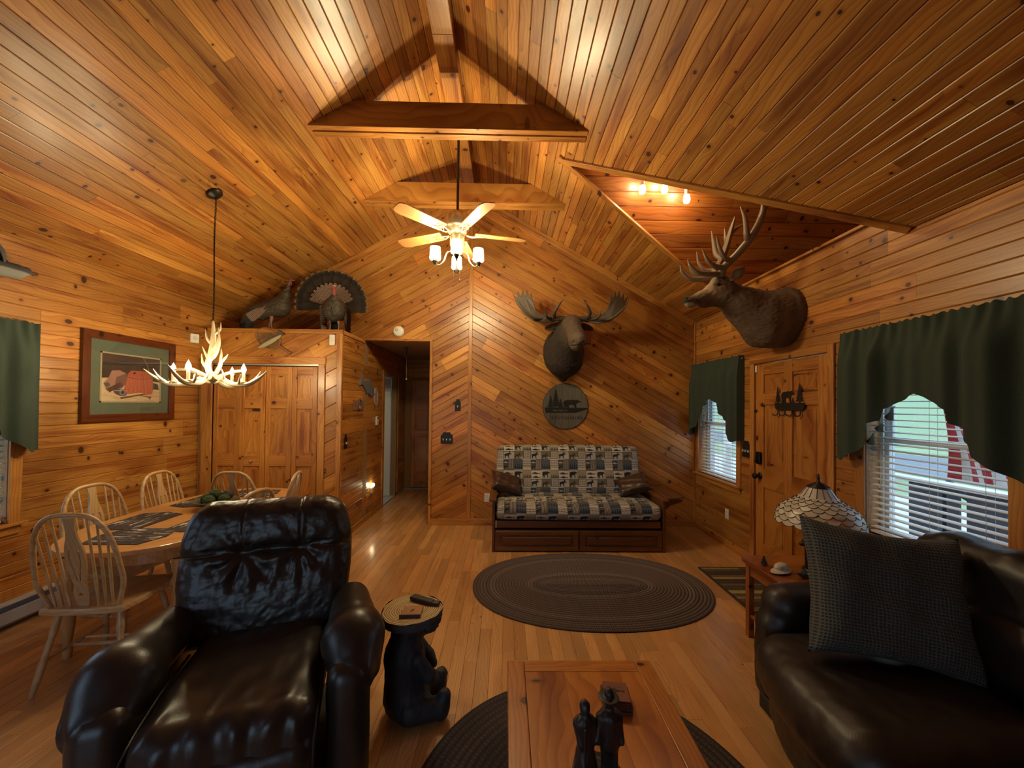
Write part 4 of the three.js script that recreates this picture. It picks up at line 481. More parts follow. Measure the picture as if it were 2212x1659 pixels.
{
  const ct = canvas(256, 256, (c, w, h) => { c.fillStyle = '#7b4634'; c.fillRect(0, 0, w, h); grain8(c, w, h, 31, 4000, 0.12); pen(c, FISHP, 30, 150, 190, -150, '#22100c'); c.strokeStyle = '#3a1c14'; c.lineWidth = 4; for (let k = 0; k < 3; k++) { c.beginPath(); for (let i = 0; i < 40; i++) c.lineTo(40 + i * 4.4, 52 + k * 9 + 12 * Math.sin(i * 0.9 + k) * Math.exp(-((i - 20) ** 2) / 300) + i * 0.4); c.globalAlpha = 0.35; c.stroke(); c.globalAlpha = 1; } c.beginPath(); c.moveTo(150, 160); c.lineTo(140, 200); c.lineTo(152, 196); c.stroke(); });
  const side = std([0.09, 0.035, 0.022], 0.6);
  const mk = (lab, x, y, z, n, turn) => { const t = thing('coaster_box', lab, 'coasters', [x, y, z], turn); part('holder', [rboxB(-0.054, 0.054, 0, 0.012, -0.054, 0.054), rboxB(-0.054, -0.047, 0.01, 0.035, -0.054, 0.054), rboxB(0.047, 0.054, 0.01, 0.035, -0.054, 0.054)], side, t); for (let i = 0; i < n; i++) { const c = part('coaster', rbox(0.092, 0.007, 0.1, 0.002, 0, 0, 0), side, t); c.position.y = 0.017 + i * 0.0075; } const top = part('printed_coaster', new THREE.BoxGeometry(0.092, 0.004, 0.1), std('#ffffff', 0.6, { map: ct }), t, 'top coaster with a dark fish print'); top.position.y = 0.019 + n * 0.0075; };
  mk('reddish box of coasters with a fish on top, on the coffee table', 0.915, 0.458, 3.69, 4, -0.12);
  // bronze pioneer figurine: two standing figures on a rough base
  const t = thing('pioneer_figurine', 'dark bronze figurine of two standing figures on the coffee table', 'figurine', [0.775, 0.4585, 3.985], 0.06), bz = std([0.035, 0.032, 0.032], 0.42, { metalness: 0.55 });
  part('base', field((x, y, z) => ell([0, 0.012, 0.02], [0.085, 0.022, 0.10])(x, y, z) + 0.004 * noise(x * 40, y * 40, z * 40), [-0.1, -0.001, -0.1], [0.1, 0.05, 0.14], 0.005), bz, t); part('emblem', cyl(0.013, 0.013, 0.003, 0, 0, 0, 20).rotateX(1.1).translate(-0.052, 0.026, 0.085), std([0.35, 0.32, 0.12], 0.5), t, 'small brass emblem');
  const man = union(0.012, cap([0.022, 0.03, 0], [0.026, 0.115, 0], 0.014, 0.017), cap([0.05, 0.03, 0.004], [0.042, 0.115, 0], 0.014, 0.017), cap([0.033, 0.11, 0], [0.034, 0.185, 0], 0.030, 0.030), cap([0.010, 0.185, 0], [0.058, 0.185, 0], 0.016, 0.016), cap([0.062, 0.183, 0], [0.068, 0.12, 0.014], 0.012, 0.010), cap([0.006, 0.182, 0], [-0.010, 0.13, 0.016], 0.012, 0.009), cap([0.034, 0.20, 0], [0.034, 0.222, 0], 0.009, 0.009), ell([0.034, 0.238, 0.0], [0.014, 0.019, 0.016]));
  const hat = union(0.004, ell([0.032, 0.247, 0], [0.032, 0.004, 0.034]), ell([0.033, 0.258, 0], [0.014, 0.017, 0.017]));
  const woman = union(0.014, cap([-0.042, 0.022, 0.006], [-0.040, 0.12, 0], 0.042, 0.022), cap([-0.040, 0.12, 0], [-0.042, 0.175, 0], 0.022, 0.026), cap([-0.062, 0.172, 0], [-0.022, 0.172, 0], 0.014, 0.014), cap([-0.018, 0.170, 0], [-0.006, 0.125, 0.016], 0.012, 0.009), cap([-0.066, 0.168, 0], [-0.060, 0.12, 0.018], 0.012, 0.009), ell([-0.048, 0.135, -0.03], [0.022, 0.034, 0.022]), cap([-0.042, 0.19, 0], [-0.043, 0.205, 0], 0.008, 0.008), ell([-0.043, 0.218, 0.0], [0.012, 0.016, 0.014]), ell([-0.043, 0.221, -0.006], [0.014, 0.015, 0.012]));
  const crease = (f) => (x, y, z) => f(x, y, z) + 0.0022 * noise(x * 90, y * 26, z * 90);
  part('man', field(crease(man), [-0.04, 0.005, -0.06], [0.1, 0.27, 0.06], 0.004), bz, t); part('hat', field(hat, [-0.02, 0.235, -0.06], [0.09, 0.285, 0.06], 0.003), bz, t); part('woman', field(crease(woman), [-0.1, 0.005, -0.07], [0.02, 0.25, 0.07], 0.004), bz, t); part('staff', cyl(0.003, 0.003, 0.17, -0.055, 0.02, 0.05, 8), bz, t);
}
// ---------------------------------------------------------------- leather recliner
const hideTex = dataTex(256, 256, (x, y) => { const a = 128 + 60 * noise(x / 5, y / 5, 2) + 40 * noise(x / 2.2, y / 2.2, 9); return [a, a, a]; }, false);
M.leather = std([0.020, 0.015, 0.0135], 0.34, { bumpMap: hideTex, bumpScale: 0.0006 }); M.darkLeather = std([0.018, 0.0125, 0.010], 0.42, { bumpMap: hideTex, bumpScale: 0.0006 });
const gs = (x, s) => Math.exp(-(x * x) / (s * s));
{
  const t = thing('leather_recliner', 'black leather recliner with tufted back and pillow arms facing the coffee table', 'armchair', [-0.635, 0, 3.40], 0.335);
  const L = (n, f, lo, hi, c = 0.011) => part(n, field(f, lo, hi, c, { uvScale: 6 }), M.leather, t);
  // back: headrest roll over a gathered lumbar pad, drawn in at two tufts
  const TU = [[-0.13, 0.83], [0.13, 0.83]];
  const back = tiltX((x, y, z) => {
    const w = 0.395 - 0.055 * sstep(0.85, 1.12, y) - 0.02 * sstep(0.75, 0.5, y), e = rb([-0.02, 0.745, -0.29], [w, 0.345, 0.125], 0.09)(x, y, z); if (e > 0.08) return e;
    const front = sstep(-0.30, -0.20, z); let b = 0.026 * gs(y - 0.95, 0.11) * (1 - (x / 0.42) ** 2) + 0.022 * gs(y - 0.62, 0.16) * (1 - (x / 0.42) ** 2);
    b -= 0.024 * gs(y - 0.83 + 0.02 * x * x, 0.03) * (0.35 + 0.65 * gs(x, 0.20)); 
    for (const [a, c] of TU) { const dx = x - a, dy = y - c, r = Math.hypot(dx, dy), th = Math.atan2(dy, dx); b -= 0.018 * gs(r, 0.04); b += 0.009 * Math.sin(th * 7 + a * 20 + 1.6 * noise(x * 9, y * 9)) * gs(r - 0.09, 0.08) * sstep(0.015, 0.07, r) * (dy < 0.03 ? 1 : 0.35); b -= 0.005 * gs(dx, 0.006) * sstep(c, c + 0.04, y); }
    b += 0.015 * Math.sin(x * 56 + 3 * noise(x * 6, y * 5, 4) + 2 * (0.8 - y)) * gs(y - 0.72, 0.075) * (1 - (x / 0.36) ** 2) * (0.45 + 0.55 * noise(x * 14, 3)); b += 0.003 * noise(x * 22, y * 22, z * 22);
    b -= 0.006 * gs(y - 0.83, 0.006) * sstep(0.2, 0.26, Math.abs(x));
    return e - b * front + 0.0015 * noise(x * 50, y * 50, z * 50) - 0.004 * Math.sin(x * 40) * gs(y - 1.07, 0.03);
  }, -0.20, 0.45, -0.29);
  L('backrest', back, [-0.46, 0.36, -0.62], [0.44, 1.16, 0.02], 0.0095);
  const seat = (x, y, z) => { const f = 0.5 - 0.02 * (x / 0.3) ** 2, e = rb([0, 0.36, 0.10], [0.285, 0.135, 0.36], 0.085)(x, y, z); if (e > 0.08) return e; const top = sstep(0.40, 0.47, y); return e - top * (0.022 * (1 - (x / 0.32) ** 2) * gs(z - 0.08, 0.3) + 0.005 * noise(x * 16, z * 9, 2) + 0.004 * Math.sin(x * 52 + 4 * noise(x * 5, z * 7)) * gs(z - 0.40, 0.10)) - sstep(0.40, 0.45, z) * 0.006 * Math.sin(x * 60 + 3 * noise(x * 6, y * 4)) * gs(y - 0.42, 0.1); };
  L('seat_cushion', seat, [-0.32, 0.2, -0.3], [0.32, 0.55, 0.5]);
  L('footrest', (x, y, z) => { const e = rb([0, 0.215, 0.40], [0.28, 0.165, 0.075], 0.06)(x, y, z); return e > 0.05 ? e : e - 0.012 * (1 - (x / 0.3) ** 2) * gs(y - 0.22, 0.12) - 0.002 * noise(x * 20, y * 20, z * 20); }, [-0.31, 0.03, 0.28], [0.31, 0.4, 0.52], 0.013);
  for (const s of [-1, 1]) {
    L('arm_panel', (x, y, z) => { const e = rb([s * 0.395, 0.29, 0.0], [0.085, 0.255, 0.37], 0.07)(x, y, z); return e > 0.05 ? e : e - 0.006 * noise(x * 7, y * 7, z * 7); }, [s * 0.395 - 0.11, 0.02, -0.4], [s * 0.395 + 0.11, 0.56, 0.4], 0.014);
    L('arm_pillow', (x, y, z) => { const e = union(0.06, cap([s * 0.385, 0.545, -0.20], [s * 0.41, 0.55, 0.16], 0.095, 0.12), cap([s * 0.41, 0.545, 0.16], [s * 0.415, 0.475, 0.25], 0.12, 0.105))(x, y, z); if (e > 0.05) return e; const th = Math.atan2(y - 0.55, (x - s * 0.40) * s); return e - 0.004 * noise(x * 9, y * 9, z * 6) - 0.005 * Math.sin(x * 70 + 4 * noise(x * 8, y * 6, z * 6)) * sstep(0.56, 0.48, y) * sstep(0.18, 0.28, z); }, [s * 0.40 - 0.17, 0.34, -0.34], [s * 0.40 + 0.17, 0.70, 0.40]);
  }
  part('base', rbox(0.62, 0.06, 0.62, 0.01, 0, 0.03, -0.02), std([0.02, 0.017, 0.015], 0.7), t); const sm = std([0.012, 0.010, 0.009], 0.5); for (const s of [-1, 1]) part('seam', tube([[s * 0.286, 0.46, -0.1], [s * 0.292, 0.455, 0.2], [s * 0.288, 0.40, 0.44], [s * 0.285, 0.12, 0.478]], 0.006, { n: 6 }), M.leather, t);
}
// ---------------------------------------------------------------- sofa under the window
{
  const t = thing('leather_sofa', 'dark brown leather sofa under the window with the striped flag view', 'sofa', [2.36, 0, 4.05]);   // local: front is -x, far end is -z
  const L = (n, f, lo, hi, c = 0.018) => part(n, field(f, lo, hi, c, { uvScale: 6 }), M.darkLeather, t);
  const wr = (x, y, z) => 0.006 * noise(x * 6, y * 6, z * 6) + 0.003 * noise(x * 18, y * 18, z * 18);
  for (const [i, z0, z1] of [[0, -0.87, -0.10], [1, -0.08, 0.72]]) {
    const zc = (z0 + z1) / 2, hz = (z1 - z0) / 2;
    L('seat_cushion', (x, y, z) => { const e = rb([-0.27 + 0.10 * gs(z + 0.95, 0.28), 0.335, zc], [0.43, 0.135, hz], 0.125)(x, y, z); return e > 0.08 ? e : e - wr(x, y, z) - 0.025 * gs(x + 0.3, 0.35) * gs(z - zc, hz) * sstep(0.35, 0.45, y); }, [-0.76, 0.17, z0 - 0.03], [0.22, 0.54, z1 + 0.03]);
    L('back_cushion', tiltX((x, y, z) => { const e = union(0.08, rb([0.34, 0.86, zc], [0.13, 0.14, hz], 0.115), rb([0.28, 0.60, zc], [0.15, 0.17, hz], 0.12))(x, y, z); return e > 0.08 ? e : e - wr(x, y, z) + 0.012 * gs(y - 0.735, 0.02) - 0.006 * Math.sin(z * 34 + 2 * noise(y * 5, z * 5)) * gs(y - 0.99, 0.05); }, 0, 0, 0), [0.05, 0.38, z0 - 0.05], [0.56, 1.06, z1 + 0.05]);
    L('footrest_panel', (x, y, z) => { const e = rb([-0.58 + 0.14 * gs(z + 0.95, 0.28), 0.19, zc], [0.075, 0.15, hz - 0.01], 0.07)(x, y, z); return e > 0.05 ? e : e - wr(x, y, z); }, [-0.72, 0.02, z0], [-0.46, 0.37, z1]);
  }
  L('arm', (x, y, z) => { const e = union(0.04, rb([-0.10, 0.27, -0.95], [0.40, 0.25, 0.10], 0.095), cap([-0.36, 0.545, -0.95], [0.25, 0.56, -0.95], 0.105, 0.11))(x, y, z); return e > 0.06 ? e : e - wr(x, y, z); }, [-0.62, 0, -1.1], [0.40, 0.70, -0.80]);
  L('arm', (x, y, z) => { const e = union(0.04, rb([-0.16, 0.27, 0.86], [0.42, 0.25, 0.10], 0.085), cap([-0.44, 0.545, 0.86], [0.25, 0.56, 0.86], 0.112, 0.11))(x, y, z); return e; }, [-0.62, 0, 0.7], [0.40, 0.70, 1.02], 0.03);
  L('back_frame', rb([0.47, 0.5, -0.06], [0.09, 0.42, 0.93], 0.05), [0.34, 0.04, -1.05], [0.58, 0.96, 0.95], 0.03); part('base', rbox(0.9, 0.08, 1.8, 0.01, -0.05, 0.04, -0.05), std([0.02, 0.016, 0.014], 0.7), t);
}
// waffle knit pillow leaning in the corner of the sofa
{
  const kt = canvas(128, 128, (c, w, h) => { c.fillStyle = '#4b4d48'; c.fillRect(0, 0, w, h); for (let j = 0; j < 4; j++) for (let i = 0; i < 4; i++) { c.fillStyle = '#2f302e'; c.beginPath(); c.ellipse(i * 32 + 16 + (j % 2) * 0, j * 32 + 16, 11, 8, 0, 0, 7); c.fill(); } c.fillStyle = '#5d5f58'; for (let j = 0; j < 4; j++) c.fillRect(0, j * 32 + 30, w, 4); grain8(c, w, h, 6, 1500, 0.2); });
  const kb = canvas(128, 128, (c, w, h) => { c.fillStyle = '#ddd'; c.fillRect(0, 0, w, h); for (let j = 0; j < 4; j++) for (let i = 0; i < 4; i++) { const g = c.createRadialGradient(i * 32 + 16, j * 32 + 16, 1, i * 32 + 16, j * 32 + 16, 15); g.addColorStop(0, '#111'); g.addColorStop(1, '#ddd'); c.fillStyle = g; c.fillRect(i * 32 + 1, j * 32 + 1, 30, 30); } }); kb.colorSpace = THREE.NoColorSpace;
  const m = std('#ffffff', 0.95, { map: kt, bumpMap: kb, bumpScale: 0.006, sheen: 0.3 });
  const g = pillow(0.66, 0.60, 0.2, { n: 40, pinch: 0.10, wr: 0.012, tex: 1 / 0.055 }), A = V(2.02, 1.02, 3.30), B = V(2.60, 0.955, 3.43), C = V(1.885, 0.56, 3.45), X = B.clone().sub(A).normalize(), Y0 = A.clone().sub(C), Z = X.clone().cross(Y0).normalize(), Y = Z.clone().cross(X); g.applyMatrix4(new THREE.Matrix4().makeBasis(X, Y, Z));
  single('knit_pillow', g, m, 'large charcoal waffle knit pillow leaning on the sofa arm', 'pillow', [2.205, 0.765, 3.45]);
}
// ---------------------------------------------------------------- end table, lamp and small things
{
  M.cherry = new THREE.MeshPhysicalMaterial({ map: pineTex, vertexColors: true, color: new THREE.Color().setRGB(0.62, 0.42, 0.32), roughness: 0.34, clearcoat: 0.6, clearcoatRoughness: 0.15 });
  const t = thing('end_table', 'reddish wooden end table between the entry door and the sofa', 'table', [2.46, 0.0, 2.66]), P = (n, g, a) => part(n, wood(g, a), M.cherry, t), sh = new THREE.Shape(); const w = 0.30, d = 0.235, k = 0.07; sh.moveTo(-w + k, -d); sh.lineTo(w - k, -d); sh.quadraticCurveTo(w, -d, w, -d + k); sh.lineTo(w, d - k); sh.quadraticCurveTo(w, d, w - k, d); sh.lineTo(-w + k, d); sh.quadraticCurveTo(-w, d, -w, d - k); sh.lineTo(-w, -d + k); sh.quadraticCurveTo(-w, -d, -w + k, -d);
  P('top', extrude(sh, 0.016, 0.006, 8).rotateX(-Math.PI / 2).translate(0, 0.525, 0), 'x'); for (const sx of [-1, 1]) for (const sz of [-1, 1]) P('leg', rboxB(sx * (w - 0.05) - 0.02, sx * (w - 0.05) + 0.02, 0, 0.52, sz * (d - 0.05) - 0.02, sz * (d - 0.05) + 0.02), 'y');
  for (const s of [-1, 1]) { P('apron', rboxB(-w + 0.06, w - 0.06, 0.43, 0.52, s * (d - 0.05) - 0.01, s * (d - 0.05) + 0.01), 'x'); P('apron', rboxB(s * (w - 0.05) - 0.01, s * (w - 0.05) + 0.01, 0.43, 0.52, -d + 0.06, d - 0.06), 'z'); } P('shelf', rboxB(-w + 0.04, w - 0.04, 0.14, 0.16, -d + 0.04, d - 0.04), 'x');
  single('magazine', rbox(0.21, 0.012, 0.28, 0.002), std([0.62, 0.6, 0.58], 0.5), 'pale magazine lying on the shelf of the end table', 'magazine', [2.44, 0.1665, 2.68], 0.2);
}
{
  // table lamp with a shade of overlapping glass scales on a bear base
  const t = thing('table_lamp', 'table lamp with cream scalloped glass shade and dark bear base on the end table', 'lamp', [2.515, 0.548, 2.70]), brz = std([0.035, 0.026, 0.02], 0.35, { metalness: 0.7 });
  const glass = [[0.80, 0.74, 0.60], [0.72, 0.66, 0.53], [0.86, 0.82, 0.70], [0.66, 0.62, 0.52]].map((c) => std(c, 0.32, { transmission: 0.35, thickness: 0 })), lead = std([0.02, 0.018, 0.016], 0.5, { metalness: 0.6 });
  const prof = (v) => { const p = [[0.058, 0.545], [0.088, 0.498], [0.114, 0.468], [0.157, 0.443], [0.200, 0.408], [0.226, 0.360], [0.236, 0.315]]; const f = v * 6, k = Math.min(5, Math.floor(f)), a = f - k; return [lerp(p[k][0], p[k + 1][0], a), lerp(p[k][1], p[k + 1][1], a)]; };
  const sh = part('shade_frame', lathe([[0.057, 0.546], [0.062, 0.542], [0.057, 0.54]], 32), lead, t);
  const N = 18, rows = 8;
  for (let r = 0; r < rows; r++) for (let i = 0; i < N; i++) {   // each scale is one piece of glass, edged in lead
    const v0 = 0.20 + r * 0.10, v1 = v0 + 0.135, th0 = (i + (r % 2) * 0.5) / N * Math.PI * 2, w = Math.PI / N;
    const pt = (a, v, o) => { const q = prof(clamp(v, 0, 1)); const rr = q[0] + o + (v > 1 ? (v - 1) * 0.02 : 0), y = q[1] - (v > 1 ? (v - 1) * 0.26 : 0); return [Math.cos(th0 + a) * rr, y, Math.sin(th0 + a) * rr]; };
    const g = grid(6, 4, (u, v) => { const a = (u * 2 - 1), cut = Math.sqrt(Math.max(0, 1 - a * a * 0.97)), vv = lerp(v0, lerp(v0 + (v1 - v0) * 0.42, v1, cut), v); return pt(a * w, vv, 0.0015 + 0.003 * v); });
    part('glass_scale', g, glass[(i * 7 + r * 3) % 4], sh); if (r === 0 && i === 0) for (let q = 0; q < 0; q++);
  }
  const ribs = []; for (let r = 0; r < rows; r++) for (let i = 0; i < N; i++) { const v0 = 0.20 + r * 0.10, v1 = v0 + 0.135, th0 = (i + (r % 2) * 0.5) / N * Math.PI * 2, w = Math.PI / N, P = []; for (let k = 0; k <= 6; k++) { const a = k / 3 - 1, cut = Math.sqrt(Math.max(0, 1 - a * a * 0.97)), v = lerp(v0 + (v1 - v0) * 0.42, v1, cut), q = prof(clamp(v, 0, 1)), rr = q[0] + 0.005 + (v > 1 ? (v - 1) * 0.02 : 0), y = q[1] - (v > 1 ? (v - 1) * 0.26 : 0); P.push([Math.cos(th0 + a * w) * rr, y, Math.sin(th0 + a * w) * rr]); } ribs.push(tube(P, 0.0019, { n: 5, seg: 6, caps: false })); }
  part('leading', ribs, lead, sh);
  for (let i = 0; i < 16; i++) { const g = grid(2, 3, (u, v) => { const a = (i + u * 0.94) / 16 * Math.PI * 2, q = prof(v * 0.24); return [Math.cos(a) * (q[0] + 0.003), q[1], Math.sin(a) * (q[0] + 0.003)]; }); part('glass_panel', g, glass[(i * 5) % 4], sh); }
  part('leading', Array.from({ length: 16 }, (_, i) => { const a = (i + 0.97) / 16 * Math.PI * 2; return tube([0, 0.12, 0.24].map((v) => { const q = prof(v); return [Math.cos(a) * (q[0] + 0.003), q[1], Math.sin(a) * (q[0] + 0.003)]; }), 0.002, { n: 5, seg: 2, caps: false }); }), lead, sh);
  part('cap', lathe([[0.064, 0.543], [0.059, 0.552], [0.03, 0.568], [0.012, 0.58], [0.008, 0.60]], 28), brz, t); part('finial', lathe([[0.006, 0.595], [0.01, 0.606], [0.005, 0.614], [0.009, 0.622], [0.0005, 0.634]], 16), brz, t);
  part('stem', [cyl(0.009, 0.009, 0.53, 0, 0.03, 0, 12), lathe([[0.03, 0.28], [0.034, 0.30], [0.016, 0.32], [0.012, 0.36]], 16)], brz, t);
  part('base', field((x, y, z) => union(0.02, ell([0, 0.012, 0], [0.095, 0.024, 0.08]), cap([0, 0, 0], [-0.02, 0.1, 0], 0.06, 0.03))(x, y, z) + 0.006 * noise(x * 25, y * 25, z * 25), [-0.12, -0.002, -0.1], [0.12, 0.15, 0.1], 0.007), brz, t);
  part('bear_figure', field(union(0.02, cap([-0.055, 0.05, 0.01], [-0.05, 0.2, 0.01], 0.034, 0.04), cap([-0.05, 0.2, 0.01], [-0.035, 0.26, 0.01], 0.038, 0.028), ell([-0.05, 0.285, 0.01], [0.026, 0.028, 0.024]), cap([-0.062, 0.28, 0.01], [-0.088, 0.272, 0.01], 0.013, 0.009), cap([-0.06, 0.2, 0.035], [-0.1, 0.155, 0.04], 0.014, 0.011), cap([-0.06, 0.2, -0.015], [-0.1, 0.17, -0.02], 0.014, 0.011), cap([-0.05, 0.06, 0.035], [-0.075, 0.03, 0.05], 0.022, 0.018)), [-0.13, 0.005, -0.07], [0.02, 0.33, 0.09], 0.006), brz, t);
  part('switch_knob', [tube([[0.012, 0.295, 0], [0.05, 0.29, 0.02], [0.075, 0.285, 0.03]], 0.004, { n: 6 }), sphere(0.016, 0.085, 0.285, 0.034, 1.3, 0.5, 1)], brz, t);
}
{ // skull-like wooden duck tray and a dark cone on the end table
  const g = field((x, y, z) => union(0.012, ell([0, 0.028, 0], [0.052, 0.028, 0.034]), ell([-0.01, 0.008, 0.006], [0.085, 0.009, 0.045]))(x, y, z) + 0.0015 * noise(x * 60, y * 60, z * 60), [-0.11, -0.001, -0.06], [0.1, 0.07, 0.07], 0.005); single('carved_shell', g, std([0.50, 0.45, 0.36], 0.35), 'cream carved shell shaped dish on the end table', 'dish', [2.27, 0.5485, 2.70], 0.4);
  const c = []; for (let i = 0; i < 40; i++) { const a = i * 2.4, y = i / 40; c.push(sphere(0.0075 * (1 - y * 0.6), Math.cos(a) * 0.017 * (1 - y * 0.85), 0.006 + y * 0.055, Math.sin(a) * 0.017 * (1 - y * 0.85), 1, 0.6, 1, 7)); } single('pine_cone', [...c, cyl(0.012, 0.003, 0.055, 0, 0.002, 0, 8)], std([0.05, 0.03, 0.03], 0.8), 'small dark pine cone standing on the end table', 'pine cone', [2.225, 0.5485, 2.60]);
  const e = field(union(0.008, ell([0, 0.02, 0], [0.032, 0.02, 0.028]), ell([0.03, 0.03, 0.01], [0.014, 0.016, 0.013]), cap([0.04, 0.03, 0.012], [0.056, 0.028, 0.014], 0.006, 0.004), cap([-0.02, 0.02, 0], [-0.05, 0.03, -0.004], 0.012, 0.005)), [-0.07, -0.001, -0.04], [0.07, 0.06, 0.04], 0.004); single('duck_figurine', e, std([0.045, 0.05, 0.055], 0.2), 'little glossy dark duck figurine beside the lamp', 'figurine', [2.35, 0.5485, 2.79], 0.3);
}
// ---------------------------------------------------------------- bear side table
{
  const t = thing('bear_side_table', 'black bear statue table carrying a log slice top beside the recliner', 'side table', [0.0, 0, 3.14], 0.25), fur = std([0.016, 0.018, 0.024], 0.62);
  const sym = (f) => (x, y, z) => f(x, y, Math.abs(z));
  const body = union(0.05, cap([-0.02, 0.10, 0], [-0.035, 0.30, 0], 0.118, 0.092), cap([-0.035, 0.30, 0], [-0.03, 0.42, 0], 0.09, 0.070), ell([0.0, 0.445, 0], [0.075, 0.062, 0.07]));
  const snout = cap([0.05, 0.432, 0], [0.105, 0.425, 0], 0.034, 0.025), limbs = sym(union(0.025, cap([0.0, 0.075, 0.09], [0.135, 0.06, 0.085], 0.066, 0.05), cap([0.15, 0.045, 0.085], [0.165, 0.115, 0.085], 0.036, 0.034), cap([0.03, 0.32, 0.085], [0.09, 0.23, 0.085], 0.036, 0.03), cap([0.09, 0.23, 0.085], [0.115, 0.20, 0.06], 0.03, 0.026), ell([0.03, 0.475, 0.062], [0.016, 0.022, 0.02])));
  part('bear_body', field((x, y, z) => { const d = smin(smin(body(x, y, z), snout(x, y, z), 0.02), limbs(x, y, z), 0.03); return Math.max(d, 0.002 - y) - (d < 0.03 ? 0.0035 * noise(x * 45, y * 22, z * 45) : 0); }, [-0.16, -0.004, -0.18], [0.23, 0.50, 0.18], 0.0075), fur, t); part('nose', sphere(0.012, 0.13, 0.43, 0, 0.8, 0.8, 1.1, 12), std([0.01, 0.01, 0.01], 0.25), t);
  const ring = canvas(512, 512, (c, w, h) => { c.fillStyle = '#a58a58'; c.fillRect(0, 0, w, h); for (let r = 250; r > 4; r -= 9) { c.strokeStyle = r % 2 ? 'rgba(225,205,150,0.9)' : 'rgba(110,84,46,0.9)'; c.lineWidth = 3 + (r % 5); c.beginPath(); for (let i = 0; i <= 60; i++) { const a = i / 60 * 6.2832, q = r * (1 + 0.035 * Math.sin(a * 2 + 1) + 0.02 * Math.sin(a * 5 + r * 0.02)); c.lineTo(w / 2 + Math.cos(a) * q, h / 2 + Math.sin(a) * q); } c.stroke(); } grain8(c, w, h, 8, 9000, 0.2); });
  const rad = (a) => 0.152 * (1 + 0.03 * Math.sin(a * 3 + 1) + 0.012 * Math.sin(a * 11));
  const top = grid(64, 8, (u, v) => { const a = -u * Math.PI * 2, r = rad(a) * v; return [Math.cos(a) * r, 0.535 + 0.0016 * Math.sin(v * 44) * sstep(0, 0.2, v), Math.sin(a) * r, 0.5 + Math.cos(a) * v * 0.48, 0.5 + Math.sin(a) * v * 0.48]; }); part('log_slice', top, std('#ffffff', 0.6, { map: ring }), t, 'ringed wood grain top');
  part('bark', [grid(90, 6, (u, v) => { const a = u * Math.PI * 2, r = rad(a) * (1 + 0.012 * Math.sin(a * 47) + 0.03 * Math.sin(v * Math.PI)); return [Math.cos(a) * r, 0.495 + v * 0.041, -Math.sin(a) * r]; }), grid(40, 2, (u, v) => { const a = u * Math.PI * 2, r = rad(a) * v; return [Math.cos(a) * r, 0.496, Math.sin(a) * r]; })], std([0.05, 0.048, 0.05], 0.85, { side: THREE.DoubleSide }), t, 'dark grey bark edge');
  for (const s of [-1, 1]) part('paw', field(sym(union(0.01, cap([0.08, 0.46, 0.07], [0.125, 0.492, 0.06], 0.022, 0.02), cap([0.128, 0.49, 0.05], [0.14, 0.505, 0.05], 0.009, 0.007), cap([0.128, 0.49, 0.068], [0.14, 0.505, 0.07], 0.009, 0.007))), s > 0 ? [0.04, 0.42, 0.02] : [0.04, 0.42, -0.11], s > 0 ? [0.17, 0.53, 0.11] : [0.17, 0.53, -0.02], 0.005), fur, t);
  const P = (x, z) => { const c = Math.cos(0.25), s = Math.sin(0.25); return [0.0 + x * c + z * s, 0.537, 3.14 - x * s + z * c]; };
  const rm = thing('remote_control', 'black television remote lying on the log slice table', 'remote', P(0.055, -0.06), -0.45); part('body', rbox(0.145, 0.02, 0.045, 0.009, 0, 0.011, 0, 3), std([0.02, 0.016, 0.016], 0.4), rm); part('button_pad', Array.from({ length: 18 }, (_, i) => rbox(0.008, 0.003, 0.006, 0.001, -0.055 + (i % 6) * 0.018, 0.021, -0.012 + Math.floor(i / 6) * 0.012)), std([0.09, 0.08, 0.08], 0.5), rm); 
  const r2 = single('remote_control', rbox(0.085, 0.016, 0.036, 0.007, 0, 0.009, 0, 3), std([0.03, 0.022, 0.02], 0.4), 'smaller black remote touching the longer one on the log slice table', 'remote', P(0.105, -0.018), -0.3);
  const lt = canvas(128, 128, (c, w, h) => { c.fillStyle = '#a8713f'; c.fillRect(0, 0, w, h); grain8(c, w, h, 4, 1200, 0.15); c.fillStyle = '#1a1512'; c.beginPath(); c.ellipse(66, 64, 8, 20, 0.5, 0, 7); c.fill(); c.fillRect(58, 80, 4, 14); });
  const cb = thing('coaster_box', 'tan wooden coaster with a dark leaf mark on the log slice table', 'coaster', P(0.0, 0.045), 0.05); part('coaster', rbox(0.1, 0.012, 0.09, 0.002, 0, 0.007, 0), std('#ffffff', 0.6, { map: lt }), cb); part('edge', boxB(-0.055, 0.05, 0, 0.016, 0.044, 0.05), std([0.05, 0.028, 0.016], 0.6), cb);
}
